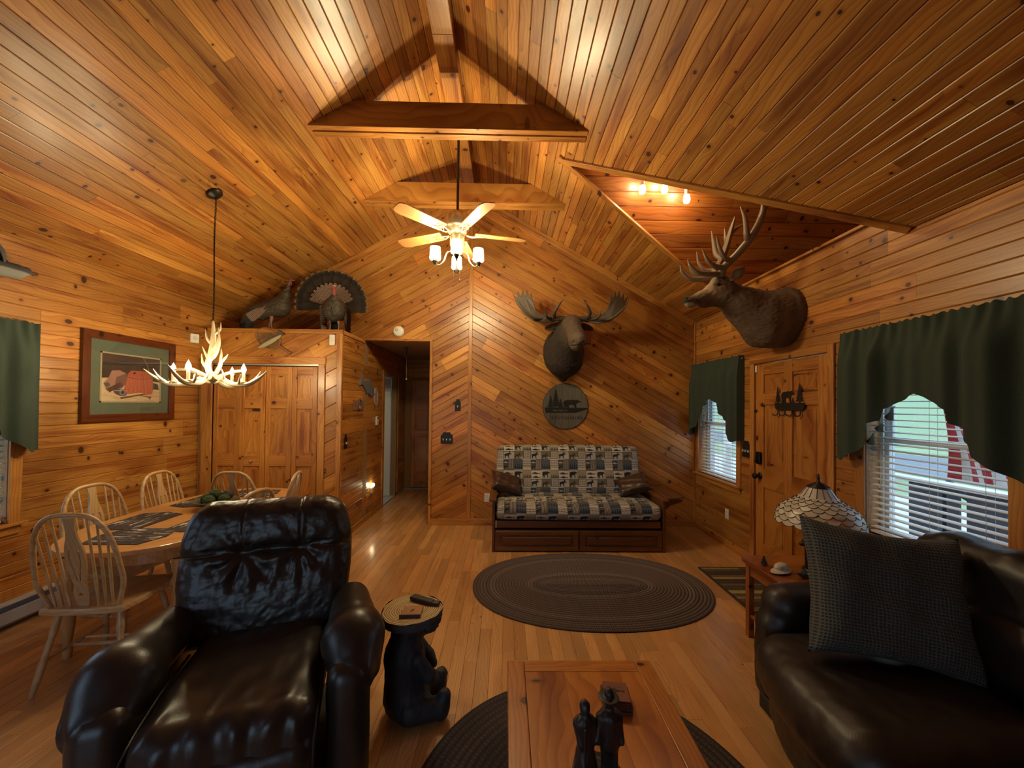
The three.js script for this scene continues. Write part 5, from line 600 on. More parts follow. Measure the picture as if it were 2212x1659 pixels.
// ---------------------------------------------------------------- dining set
M.oakF = new THREE.MeshPhysicalMaterial({ map: oakTex, vertexColors: true, color: new THREE.Color().setRGB(1.0, 0.92, 0.80), roughness: 0.34, clearcoat: 0.5, clearcoatRoughness: 0.18 });
M.ash = new THREE.MeshPhysicalMaterial({ map: oakTex, vertexColors: true, color: new THREE.Color().setRGB(0.92, 1.1, 1.35), roughness: 0.4, clearcoat: 0.4, clearcoatRoughness: 0.2 });
{
  const t = thing('dining_table', 'long oval oak dining table under the antler chandelier', 'table', [-1.9, 0, 2.075]), ov = (a, b, e = 2.6) => new THREE.Shape(Array.from({ length: 64 }, (_, i) => { const th = i / 64 * Math.PI * 2, c = Math.cos(th), s = Math.sin(th); return new THREE.Vector2(Math.sign(c) * Math.abs(c) ** (2 / e) * a, Math.sign(s) * Math.abs(s) ** (2 / e) * b); }));
  part('top', wood(extrude(ov(0.50, 0.86), 0.018, 0.006).rotateX(-Math.PI / 2).translate(0, 0.716, 0), 'z', 5), M.oakF, t); const ap = ov(0.43, 0.77, 3); ap.holes.push(new THREE.Path(ov(0.405, 0.745, 3).getPoints())); part('apron', wood(extrude(ap, 0.085).rotateX(-Math.PI / 2).translate(0, 0.625, 0), 'z', 8), M.oakF, t);
  const leg = lathe([[0.022, 0], [0.026, 0.05], [0.02, 0.08], [0.034, 0.2], [0.042, 0.36], [0.030, 0.46], [0.04, 0.5], [0.03, 0.53], [0.04, 0.56], [0.04, 0.63]], 20); for (const sx of [-1, 1]) for (const sz of [-1, 1]) part('leg', wood(leg.clone().translate(sx * 0.34, 0, sz * 0.63), 'y', 7), M.oakF, t);
}
const chairProto = (() => {
  const t = thing('windsor_chair', 'x', 'chair', [0, 0, 0], 0, 'oak hoop back dining chairs'); const P = (n, g, a = 'y', r) => part(n, wood(g, a, r), M.ash, t);
  const seat = new THREE.Shape(); seat.moveTo(-0.20, -0.19); seat.quadraticCurveTo(0, -0.225, 0.20, -0.19); seat.quadraticCurveTo(0.235, 0, 0.225, 0.14); seat.quadraticCurveTo(0.21, 0.22, 0.08, 0.215); seat.quadraticCurveTo(0, 0.19, -0.08, 0.215); seat.quadraticCurveTo(-0.21, 0.22, -0.225, 0.14); seat.quadraticCurveTo(-0.235, 0, -0.20, -0.19);
  P('seat', extrude(seat, 0.02, 0.009, 10).rotateX(Math.PI / 2).translate(0, 0.455, 0), 'x', 4);
  const lean = (x, y) => [x, y, -0.175 - (y - 0.45) * 0.20]; const hw = (y) => { const k = (y - 0.45) / 0.555; return 0.175 + 0.045 * Math.sin(Math.min(1, k * 1.25) * Math.PI * 0.6); };
  const H = []; for (let i = 0; i <= 24; i++) { const a = Math.PI * i / 24, c = -Math.cos(a), s = Math.sin(a), y = 0.45 + (s ** 0.62) * 0.545; H.push(lean(Math.sign(c) * (Math.abs(c) ** 0.62) * 0.215, y)); } H[0] = lean(-0.165, 0.445); H[24] = lean(0.165, 0.445);
  P('hoop', tube(H, 0.0125, { n: 10, seg: 60 }), 'x', 9);
  const hoopY = (x) => 0.45 + 0.545 * (Math.sqrt(Math.max(0, 1 - (Math.abs(x) / 0.215) ** 3.22))) ** 0.62 - 0.004; for (const x of [-0.165, -0.125, -0.082, 0.082, 0.125, 0.165]) { const xt = x * 1.04, yt = Math.min(0.985, hoopY(xt)); P('spindle', tube([lean(x * 0.86, 0.45), lean(x * 0.93, 0.62), lean(xt, yt)], [0.006, 0.008, 0.0055], { n: 8 }), 'y'); }
  const sp = new THREE.Shape(); sp.moveTo(-0.022, 0); sp.bezierCurveTo(-0.04, 0.06, -0.042, 0.10, -0.028, 0.15); sp.bezierCurveTo(-0.05, 0.26, -0.056, 0.33, -0.035, 0.40); sp.bezierCurveTo(-0.02, 0.44, -0.02, 0.48, -0.028, 0.54); sp.lineTo(0.028, 0.54); sp.bezierCurveTo(0.02, 0.48, 0.02, 0.44, 0.035, 0.40); sp.bezierCurveTo(0.056, 0.33, 0.05, 0.26, 0.028, 0.15); sp.bezierCurveTo(0.042, 0.10, 0.04, 0.06, 0.022, 0); sp.closePath();
  for (const s of [-1, 1]) { const h = new THREE.Path(); h.moveTo(s * 0.010, 0.17); h.bezierCurveTo(s * 0.016, 0.24, s * 0.035, 0.28, s * 0.027, 0.345); h.quadraticCurveTo(s * 0.022, 0.362, s * 0.013, 0.352); h.quadraticCurveTo(s * 0.022, 0.34, s * 0.022, 0.33); h.bezierCurveTo(s * 0.028, 0.28, s * 0.010, 0.24, s * 0.005, 0.172); h.closePath(); sp.holes.push(h); } const e = new THREE.Path(); e.absellipse(0, 0.09, 0.012, 0.009, 0, Math.PI * 2); sp.holes.push(e);
  P('splat', extrude(sp, 0.010, 0.001, 8).rotateX(-0.197).translate(0, 0.448, -0.181), 'y', 11);
  const leg = [[0.011, 0], [0.016, 0.06], [0.018, 0.16], [0.013, 0.19], [0.017, 0.2], [0.013, 0.215], [0.017, 0.225], [0.013, 0.24], [0.0165, 0.25], [0.013, 0.265], [0.0165, 0.275], [0.013, 0.29], [0.0185, 0.33], [0.016, 0.40], [0.013, 0.45]];
  const feet = []; for (const sx of [-1, 1]) for (const sz of [-1, 1]) { const a = V(sx * 0.15, 0.44, sz * 0.14), b = V(sx * 0.215, 0, sz * 0.215), L = a.distanceTo(b), g = lathe(leg.map(([r, y]) => [r, y / 0.45 * L]), 14); g.applyQuaternion(new THREE.Quaternion().setFromUnitVectors(V(0, 1, 0), a.clone().sub(b).normalize())); g.translate(b.x, b.y, b.z); P('leg', g, 'y'); feet.push([a, b]); }
  const at = (i, y) => feet[i][1].clone().lerp(feet[i][0], y / 0.44), bar = (a, b) => P('stretcher', tube([a, a.clone().lerp(b, 0.3), a.clone().lerp(b, 0.5), a.clone().lerp(b, 0.7), b], [0.007, 0.010, 0.012, 0.010, 0.007], { n: 8 }), 'x'); bar(at(0, 0.17), at(1, 0.17)); bar(at(2, 0.17), at(3, 0.17)); const m = (i, j) => at(i, 0.17).lerp(at(j, 0.17), 0.42), m2 = (i, j) => at(i, 0.17).lerp(at(j, 0.17), 0.62); bar(m(0, 1), m(2, 3)); bar(m2(0, 1), m2(2, 3));
  return t;
})();
{
  const H = Math.PI / 2, spots = [[-1.87, 2.80, Math.PI + 0.10, 'oak hoop back dining chair with its back to the recliner, at the table end'], [-2.215, 2.36, H + 0.06, 'oak hoop back dining chair between the window and the dining table'], [-2.215, 1.79, H - 0.05, 'oak hoop back dining chair below the framed print'], [-1.89, 1.495, 0.02, 'oak hoop back dining chair in front of the closet bifold doors'], [-1.60, 1.84, -H - 0.25, 'oak hoop back dining chair nearer the hallway, across from the framed print'], [-1.50, 2.45, -H + 0.1, 'oak hoop back dining chair tucked behind the recliner back']];
  spots.forEach(([x, z, a, lab], i) => { if (i) copyOf(chairProto, [x, 0, z], a, lab); else { chairProto.position.set(x, 0, z); chairProto.rotation.y = a; chairProto.userData.label = lab; } });
}
const matTex = canvas(256, 256, (c, w, h) => { c.fillStyle = '#3a2f2c'; c.fillRect(0, 0, w, h); const r = rng(44); for (let i = 0; i < 70; i++) { c.fillStyle = ['#1e1a1c', '#6f6960', '#a59c8c', '#2c3138', '#564038', '#c4bba8'][i % 6]; c.beginPath(); const x = r() * w, y = r() * h; c.moveTo(x, y); for (let k = 0; k < 6; k++) c.quadraticCurveTo(x + r() * 90 - 20, y + r() * 26 - 13, x + r() * 110 - 20, y + r() * 30 - 15); c.fill(); } c.strokeStyle = '#3a2320'; c.lineWidth = 26; c.strokeRect(0, 0, w, h); grain8(c, w, h, 4, 4000, 0.2); });
{
  const m = std('#ffffff', 0.95, { map: matTex }), spots = [[-1.9, 2.66, 0, 'patterned dark placemat at the table end by the recliner'], [-2.14, 2.33, Math.PI / 2, 'patterned dark placemat on the table side near the window'], [-2.14, 1.76, Math.PI / 2, 'patterned dark placemat on the table side below the framed print'], [-1.9, 1.46, 0, 'patterned dark placemat at the table end by the closet'], [-1.66, 1.82, Math.PI / 2, 'patterned dark placemat on the table side toward the hallway'], [-1.66, 2.36, Math.PI / 2, 'patterned dark placemat on the table side toward the recliner']];
  const wv = new THREE.Shape([[-0.22, 0], [-0.17, -0.15], [0.17, -0.15], [0.22, 0], [0.17, 0.15], [-0.17, 0.15]].map((q) => new THREE.Vector2(...q))), g = extrude(wv, 0.003).rotateX(-Math.PI / 2), p = g.attributes.position, uv = g.attributes.uv; for (let i = 0; i < p.count; i++) uv.setXY(i, p.getX(i) / 0.44 + 0.5, p.getZ(i) / 0.3 + 0.5);
  for (const [x, z, a, lab] of spots) single('placemat', g, m, lab, 'placemat', [x, 0.7405, z], a, 'woven placemats on the dining table');
  single('fruit_bowl', lathe([[0.001, 0.006], [0.05, 0.004], [0.055, 0], [0.06, 0.004], [0.10, 0.028], [0.148, 0.062], [0.155, 0.066], [0.15, 0.07], [0.098, 0.036], [0.05, 0.012], [0.001, 0.01]], 40), std([0.10, 0.095, 0.06], 0.5), 'wide olive brown bowl of green balls on the dining table', 'bowl', [-1.88, 0.741, 1.98]);
  const gm = [std([0.035, 0.06, 0.015], 0.85), std([0.05, 0.075, 0.022], 0.85), std([0.05, 0.045, 0.04], 0.8)], r = rng(12), ball = field((x, y, z) => Math.hypot(x, y, z) - 0.042 + 0.004 * noise(x * 70, y * 70, z * 70), [-0.055, -0.055, -0.055], [0.055, 0.055, 0.055], 0.006);
  const B = [[-0.075, 0.075, -0.01, 0], [0.0, 0.078, 0.065, 1], [0.075, 0.076, 0.01, 0], [0.005, 0.073, -0.07, 1], [0.0, 0.118, 0.0, 1], [0.065, 0.10, -0.05, 2], [-0.06, 0.086, -0.075, 2]]; B.forEach(([x, y, z, k]) => single('decorative_ball', ball, gm[k], k === 2 ? 'small grey brown ball resting in the olive bowl' : 'mossy green ball heaped in the olive bowl', 'ball', [-1.88 + x, 0.737 + y, 1.98 + z], r() * 6, k === 2 ? 'grey brown balls in the bowl' : 'mossy balls in the bowl'));
}
// ---------------------------------------------------------------- lamps
M.bulbGlow = std([1, 0.9, 0.7], 0.5, { emissive: new THREE.Color().setRGB(1.0, 0.80, 0.45), emissiveIntensity: 14 }); M.antler = std([0.50, 0.40, 0.26], 0.45); M.bronze = std([0.035, 0.025, 0.018], 0.4, { metalness: 0.7 });
function lamp(parent, x, y, z, I, radius = 1.4, color = WARM) { const l = new THREE.PointLight(color, I, 0, 2); l.position.set(x, y, z); l.castShadow = true; l.shadow.radius = radius; l.name = 'bulb_light'; parent.add(l); return l; }
const LF = 3.2, LC = 1.1, LD = 0.4, LN = 0.06;   // fan, chandelier, dormer, night light
{
  const t = thing('antler_chandelier', 'antler chandelier with glowing candle bulbs on a chain above the dining table', 'chandelier', [-1.965, 1.75, 1.93]);
  const A = (n, list) => part(n, list, M.antler, t);
  A('hub', [lathe([[0.001, 0], [0.03, 0.004], [0.055, 0.03], [0.045, 0.06], [0.03, 0.09], [0.02, 0.1]], 16)]);
  const arm = (a, flip) => { const c = Math.cos(a), s = Math.sin(a), p = (r, y, k = 0) => [c * r - s * k, y, s * r + c * k]; const tubes = [tube([p(0.03, 0.06), p(0.11, 0.045, flip * 0.03), p(0.22, 0.0, flip * 0.03), p(0.32, 0.0), p(0.42, 0.05), p(0.50, 0.115)], [0.02, 0.021, 0.02, 0.018, 0.013, 0.003], { n: 9 }), tube([p(0.33, 0.005), p(0.37, 0.05, flip * -0.03), p(0.40, 0.115, flip * -0.05)], [0.013, 0.010, 0.002], { n: 8 }), tube([p(0.26, 0.0, flip * 0.02), p(0.30, 0.03, flip * 0.06), p(0.33, 0.075, flip * 0.085)], [0.012, 0.009, 0.002], { n: 8 }), tube([p(0.05, 0.06), p(0.13, 0.105, flip * -0.05), p(0.22, 0.115, flip * -0.05), p(0.28, 0.105, flip * -0.02)], [0.014, 0.013, 0.011, 0.006], { n: 8 }), tube([p(0.14, 0.03, flip * 0.03), p(0.17, 0.07, flip * 0.07), p(0.17, 0.12, flip * 0.09)], [0.011, 0.008, 0.002], { n: 8 })]; A('antler_arm', tubes);
    const cx = c * 0.285, cz = s * 0.285; part('candle_sleeve', [cyl(0.012, 0.012, 0.075, cx, 0.012, cz, 14), lathe([[0.022, 0.012], [0.026, 0.022], [0.014, 0.018]], 16).translate(cx, 0, cz)], std([0.42, 0.34, 0.24], 0.5), t); const b = part('bulb', lathe([[0.008, 0], [0.012, 0.008], [0.019, 0.03], [0.016, 0.05], [0.006, 0.072], [0.0005, 0.085]], 16), M.bulbGlow, t, 'glowing flame shaped bulb'); b.position.set(cx, 0.088, cz); lamp(t, cx, 0.125, cz, LC); };
  [0.12, 1.45, 3.0, 4.6].forEach((a, i) => arm(a, i % 2 ? -1 : 1));
  A('antler_stem', [tube([[0.0, 0.04, 0], [-0.02, 0.15, 0.02], [0.0, 0.28, 0.01], [0.006, 0.40, 0], [0.0, 0.53, 0]], [0.024, 0.022, 0.022, 0.02, 0.008], { n: 9 }), tube([[0.0, 0.27, 0.01], [0.045, 0.32, 0.02], [0.065, 0.40, 0.02]], [0.016, 0.014, 0.004], { n: 8 }), tube([[-0.01, 0.2, 0.01], [0.05, 0.25, 0.03], [0.075, 0.34, 0.03], [0.06, 0.47, 0.02]], [0.014, 0.014, 0.012, 0.003], { n: 8 }), tube([[-0.005, 0.33, 0], [-0.035, 0.38, 0.01], [-0.055, 0.46, 0.01]], [0.013, 0.012, 0.003], { n: 8 }), tube([[-0.015, 0.2, 0.02], [-0.04, 0.25, 0.02], [-0.06, 0.31, 0.03]], [0.012, 0.009, 0.002], { n: 8 }), tube([[-0.02, 0.12, 0.02], [-0.055, 0.18, 0.03], [-0.065, 0.25, 0.03]], [0.012, 0.010, 0.002], { n: 8 }), tube([[0.01, 0.08, -0.02], [0.05, 0.16, -0.02], [0.06, 0.23, -0.02], [0.05, 0.30, -0.03]], [0.016, 0.015, 0.012, 0.003], { n: 8 }), tube([[0.055, 0.18, -0.02], [0.09, 0.22, -0.02], [0.115, 0.255, -0.02]], [0.011, 0.010, 0.003], { n: 8 }), tube([[0.02, 0.42, 0], [0.045, 0.46, -0.02], [0.05, 0.52, -0.02]], [0.009, 0.008, 0.002], { n: 8 })]);
  const links = []; const top = 1.565; for (let i = 0; i * 0.027 < top - 0.52; i++) { const g = new THREE.TorusGeometry(0.0095, 0.0024, 5, 10); g.scale(0.75, 1.5, 1); if (i % 2) g.rotateY(Math.PI / 2); g.translate(0.004 * Math.sin(i * 0.2), 0.53 + i * 0.027, 0); links.push(g); } part('chain', [...links, tube([[0, 0.5, 0], [0.006, 0.9, 0.004], [-0.004, 1.3, 0], [0, 1.57, 0]], 0.0028, { n: 5 })], M.bronze, t, 'dark bronze chain with its cord');
  part('canopy', lathe([[0.001, -0.03], [0.02, -0.028], [0.05, -0.012], [0.062, 0.0], [0.062, 0.012]], 24).rotateZ(TH).translate(-0.01, 1.592, 0), M.bronze, t, 'bronze ceiling canopy');
}
{
  const t = thing('ceiling_fan', 'five blade ceiling fan with four glowing shades hanging from the ridge', 'ceiling fan', [0, 3.0, 1.5]), brass = std([0.50, 0.40, 0.26], 0.22, { metalness: 0.9 }), blk = std([0.012, 0.010, 0.009], 0.4);
  part('downrod', cyl(0.0125, 0.0125, 0.90, 0, 0.42, 0, 14), blk, t); part('canopy', lathe([[0.016, 1.21], [0.05, 1.25], [0.06, 1.30]], 20), blk, t);
  part('motor_housing', lathe([[0.03, 0.43], [0.085, 0.425], [0.115, 0.40], [0.118, 0.30], [0.11, 0.285], [0.09, 0.27], [0.09, 0.24], [0.06, 0.22], [0.001, 0.22]], 36), brass, t); part('switch_housing', lathe([[0.055, 0.23], [0.07, 0.21], [0.07, 0.12], [0.05, 0.09], [0.02, 0.07], [0.018, 0.02], [0.001, 0.005]], 28), brass, t);
  const sh = new THREE.Shape(); sh.moveTo(0.17, -0.055); sh.lineTo(0.58, -0.07); sh.quadraticCurveTo(0.665, -0.068, 0.67, -0.02); sh.lineTo(0.67, 0.04); sh.quadraticCurveTo(0.66, 0.07, 0.60, 0.07); sh.lineTo(0.17, 0.055); sh.closePath(); const bl = wood(extrude(sh, 0.006, 0.0015).rotateX(-Math.PI / 2), 'x', 6), bm = new THREE.MeshPhysicalMaterial({ map: oakTex, vertexColors: true, color: new THREE.Color().setRGB(0.75, 0.66, 0.55), roughness: 0.4 });
  const ir = merge([tube([[0.09, 0, 0], [0.14, -0.01, 0.02], [0.2, 0, 0.028], [0.26, 0, 0.02]], [0.009, 0.008, 0.007, 0.004], { n: 6 }), tube([[0.09, 0, 0], [0.14, -0.01, -0.02], [0.2, 0, -0.028], [0.26, 0, -0.02]], [0.009, 0.008, 0.007, 0.004], { n: 6 }), tube([[0.15, -0.006, 0.022], [0.17, -0.004, 0], [0.19, 0, -0.026], [0.23, 0, 0], [0.25, 0, 0.02]], 0.004, { n: 6 })]);
  [-12, 60, 132, 204, 276].forEach((d) => { const a = d * Math.PI / 180, b = part('blade', bl, bm, t); b.position.y = 0.235; b.rotation.set(0.20, -a, 0, 'YXZ'); const k = part('blade_iron', ir, brass, b); k.position.y = -0.008; });
  const gl = std([1, 0.93, 0.75], 0.5, { emissive: new THREE.Color().setRGB(1.0, 0.84, 0.50), emissiveIntensity: 4.5, side: THREE.DoubleSide }), pat = std([0.16, 0.11, 0.04], 0.5);
  [4, 84, 168, 262].forEach((d) => { const a = d * Math.PI / 180, c = Math.cos(a), s = Math.sin(a), r = 0.205, y0 = -0.035; part('lamp_arm', tube([[c * 0.05, 0.06, s * 0.05], [c * 0.09, 0.05, s * 0.09], [c * 0.13, -0.05, s * 0.13], [c * 0.175, -0.085, s * 0.175], [c * r, -0.06, s * r]], 0.006, { n: 8 }), brass, t); part('socket', lathe([[0.004, -0.085], [0.014, -0.075], [0.018, -0.06], [0.026, -0.052], [0.026, -0.045], [0.02, -0.04], [0.022, -0.03], [0.014, 0.03]], 18).translate(c * r, 0, s * r), blk, t);
    const g = part('glass_shade', lathe([[0.018, y0], [0.05, y0 + 0.004], [0.055, y0 + 0.02], [0.052, y0 + 0.03], [0.049, y0 + 0.115], [0.047, y0 + 0.12]], 24).translate(c * r, 0, s * r), gl, t, 'glowing amber glass shade'); const P = []; for (let i = 0; i <= 24; i++) { const q = i / 24 * Math.PI * 2; P.push([c * r + Math.cos(q) * 0.0535, y0 + 0.034 + 0.006 * Math.sin(q * 6), s * r + Math.sin(q) * 0.0535]); } part('etched_band', tube(P, 0.0012, { n: 4, caps: false }), pat, g); lamp(t, c * r, y0 + 0.065, s * r, LF, 1.6); });
  for (const [x, z, l] of [[-0.03, 0.03, 0.34], [0.03, 0.035, 0.30]]) { const p = part('pull_chain', cyl(0.0014, 0.0014, l, x, 0.09 - l, z, 6), brass, t); part('fob', lathe([[0.001, 0], [0.006, 0.008], [0.005, 0.03], [0.001, 0.036]], 10).translate(x, 0.055 - l, z), brass, p); }
}
{
  const t = thing('track_light', 'small track light with glowing spot bulbs under the dormer ridge', 'track light', [2.07, 3.80, 1.6]), wh = std([0.7, 0.66, 0.6], 0.4); part('track', rbox(0.75, 0.025, 0.035, 0.004, 0, 0.05, 0), wh, t);
  for (const [x, y] of [[0.09, -0.24], [-0.12, -0.15], [-0.33, -0.16]]) { part('spot_holder', [cyl(0.006, 0.006, -y - 0.03, x, y + 0.08, 0, 10), lathe([[0.012, 0.11], [0.02, 0.09], [0.018, 0.05], [0.028, 0.03]], 16).translate(x, y, 0)], wh, t); const b = part('bulb', lathe([[0.001, -0.04], [0.026, -0.035], [0.032, -0.01], [0.026, 0.03]], 18), M.bulbGlow, t, 'glowing spot bulb'); b.position.set(x, y, 0); lamp(t, x, y - 0.02, 0, LD, 1.2, WARM); }
}
{
  const t = thing('night_light', 'white plug-in night light glowing low on the hallway wall', 'night light', [XH0, 0.36, -0.32]); part('body', rbox(0.03, 0.075, 0.055, 0.006, 0.015, 0.02, 0), std([0.7, 0.66, 0.58], 0.5), t); part('plate', rbox(0.006, 0.115, 0.07, 0.003, 0.003, 0.01, 0), std([0.65, 0.6, 0.5], 0.5), t); part('bulb', sphere(0.024, 0.035, 0.095, 0, 1, 1.2, 1, 16), M.bulbGlow, t, 'glowing little bulb'); part('socket', cyl(0.012, 0.012, 0.03, 0.033, 0.05, 0, 12), std([0.7, 0.66, 0.58], 0.5), t); lamp(t, 0.035, 0.097, 0, LN, 1.0);
}
// ---------------------------------------------------------------- mounted animals
const mix3 = (a, b, t) => a.map((q, i) => lerp(q, b[i], t)); const fur = (o = {}) => std('#ffffff', 0.9, { vertexColors: true, sheen: 0.4, sheenRoughness: 0.7, ...o });
M.fur = fur(); M.eye = std([0.01, 0.008, 0.006], 0.1);
{
  // elk shoulder mount: neck grows out of the wall towards -x, head level, seen from its side
  const t = thing('elk_mount', 'brown elk shoulder mount with tall branching antlers above the entry door', 'trophy', [XR, 0, 1.68]), x = (a) => a - XR;
  const zt = 0.0, K = (p, q, a, b) => cap([x(p[0]), p[1], p[2] ?? 0], [x(q[0]), q[1], q[2] ?? 0], a, b);
  const neck = union(0.08, K([3.0, 2.44], [2.86, 2.43], 0.26, 0.235), K([2.86, 2.42], [2.66, 2.53], 0.205, 0.155), K([2.66, 2.53], [2.50, 2.63], 0.150, 0.115), K([2.93, 2.27, 0.06], [2.84, 2.26, 0.08], 0.10, 0.085), K([2.93, 2.27, -0.06], [2.84, 2.26, -0.08], 0.10, 0.085));
  const head = union(0.035, K([2.47, 2.665], [2.40, 2.67], 0.098, 0.092), K([2.40, 2.665], [2.26, 2.605], 0.085, 0.056), K([2.26, 2.60], [2.15, 2.567], 0.054, 0.042), K([2.43, 2.60], [2.28, 2.55], 0.06, 0.038), K([2.17, 2.56], [2.14, 2.57], 0.043, 0.038), K([2.40, 2.755], [2.46, 2.76], 0.045, 0.05));
  const f = (X, y, z) => { let d = smin(neck(X, y, z), head(X, y, z), 0.06); const wob = d < 0.05 ? 0.004 * noise(X * 30, y * 50, z * 30) + 0.006 * noise(X * 9, y * 9, z * 9) * sstep(-0.55, -0.2, X) : 0; for (const s of [-1, 1]) d += 0.012 * gs(Math.hypot(X - x(2.375), y - 2.705, z - s * 0.078), 0.024) + 0.014 * gs(Math.hypot(X - x(2.122), y - 2.585, z - s * 0.026), 0.011); d += 0.006 * gs(y - 2.553 - 0.1 * (X - x(2.14)), 0.006) * sstep(x(2.30), x(2.2), X); return Math.max(d, X + 0.002) - wob; };
  const colE = (X, y, z) => { const w = X + XR, n = 0.5 + 0.5 * noise(X * 14, y * 14, z * 14); let c = mix3([0.095, 0.058, 0.038], [0.17, 0.11, 0.075], n * 0.7); const face = sstep(2.46, 2.30, w); c = mix3(c, [0.36, 0.26, 0.16], face * 0.85 * sstep(2.55, 2.66, y + (w - 2.3) * 0.3)); c = mix3(c, [0.06, 0.04, 0.03], sstep(2.20, 2.12, w) * 0.2); if (w < 2.145 && y > 2.555) c = mix3(c, [0.02, 0.016, 0.015], sstep(2.145, 2.125, w)); c = mix3(c, [0.35, 0.27, 0.2], gs(y - 2.528, 0.012) * sstep(2.25, 2.18, w)); c = mix3(c, [0.20, 0.135, 0.085], 0.5 * gs(w - 2.88, 0.035) * sstep(-0.1, 0.2, Math.abs(z))); return c; };
  part('cape', field(f, [x(2.05), 2.08, -0.34], [0.0, 2.86, 0.34], 0.0105, { colour: colE }), M.fur, t, 'brown elk head and neck');
  for (const s of [-1, 1]) { part('eye', sphere(0.017, x(2.377), 2.704, s * 0.082, 1, 1, 0.7, 14), M.eye, t); part('ear', field(union(0.012, ell([0, 0, 0], [0.022, 0.02, 0.02]), (X, y, z) => { const k = clamp((X + y) / 0.2); return Math.max(Math.hypot((X - y * 0.9) * 0.7, z * 1) - 0.045 * Math.sin(Math.PI * Math.min(1, k * 0.9 + 0.1)), -y - 0.01, y - 0.125) * 0.7; }), [-0.05, -0.03, -0.06], [0.2, 0.15, 0.06], 0.007, { colour: () => [0.17, 0.115, 0.075] }).scale(1, 1, 0.5).rotateY(-s * 0.5).translate(x(2.50), 2.755, s * 0.085), M.fur, t); }
  // antlers: main beam sweeps up and back, tines curve forward
  const am = std([0.22, 0.155, 0.10], 0.4);
  for (const s of [1, -1]) { const sp = (p) => [x(p[0]), p[1], s * p[2]]; const B = (P, r) => tube(P.map(sp), r, { n: 9 });
    part('antler', [B([[2.42, 2.79, 0.045], [2.42, 2.85, 0.075], [2.50, 2.95, 0.15], [2.585, 3.08, 0.22], [2.645, 3.22, 0.25], [2.68, 3.36, 0.24], [2.69, 3.46, 0.20]], [0.039, 0.035, 0.032, 0.032, 0.030, 0.021, 0.006]), B([[2.41, 2.81, 0.05], [2.30, 2.80, 0.07], [2.19, 2.81, 0.08], [2.12, 2.87, 0.08], [2.10, 2.93, 0.075]], [0.027, 0.026, 0.022, 0.017, 0.005]), B([[2.43, 2.86, 0.08], [2.33, 2.85, 0.12], [2.25, 2.89, 0.14], [2.20, 3.0, 0.135]], [0.026, 0.024, 0.019, 0.005]), B([[2.47, 2.91, 0.12], [2.39, 2.91, 0.16], [2.33, 2.99, 0.18], [2.305, 3.10, 0.175]], [0.024, 0.021, 0.017, 0.005]), B([[2.56, 3.04, 0.20], [2.53, 3.10, 0.24], [2.51, 3.22, 0.25], [2.48, 3.33, 0.235]], [0.024, 0.026, 0.019, 0.005]), B([[2.64, 3.21, 0.25], [2.645, 3.28, 0.28], [2.635, 3.38, 0.28]], [0.022, 0.018, 0.005]), B([[2.66, 3.29, 0.25], [2.74, 3.37, 0.27], [2.83, 3.43, 0.27]], [0.022, 0.017, 0.005])], am, t, 'dark branching antler'); }
}
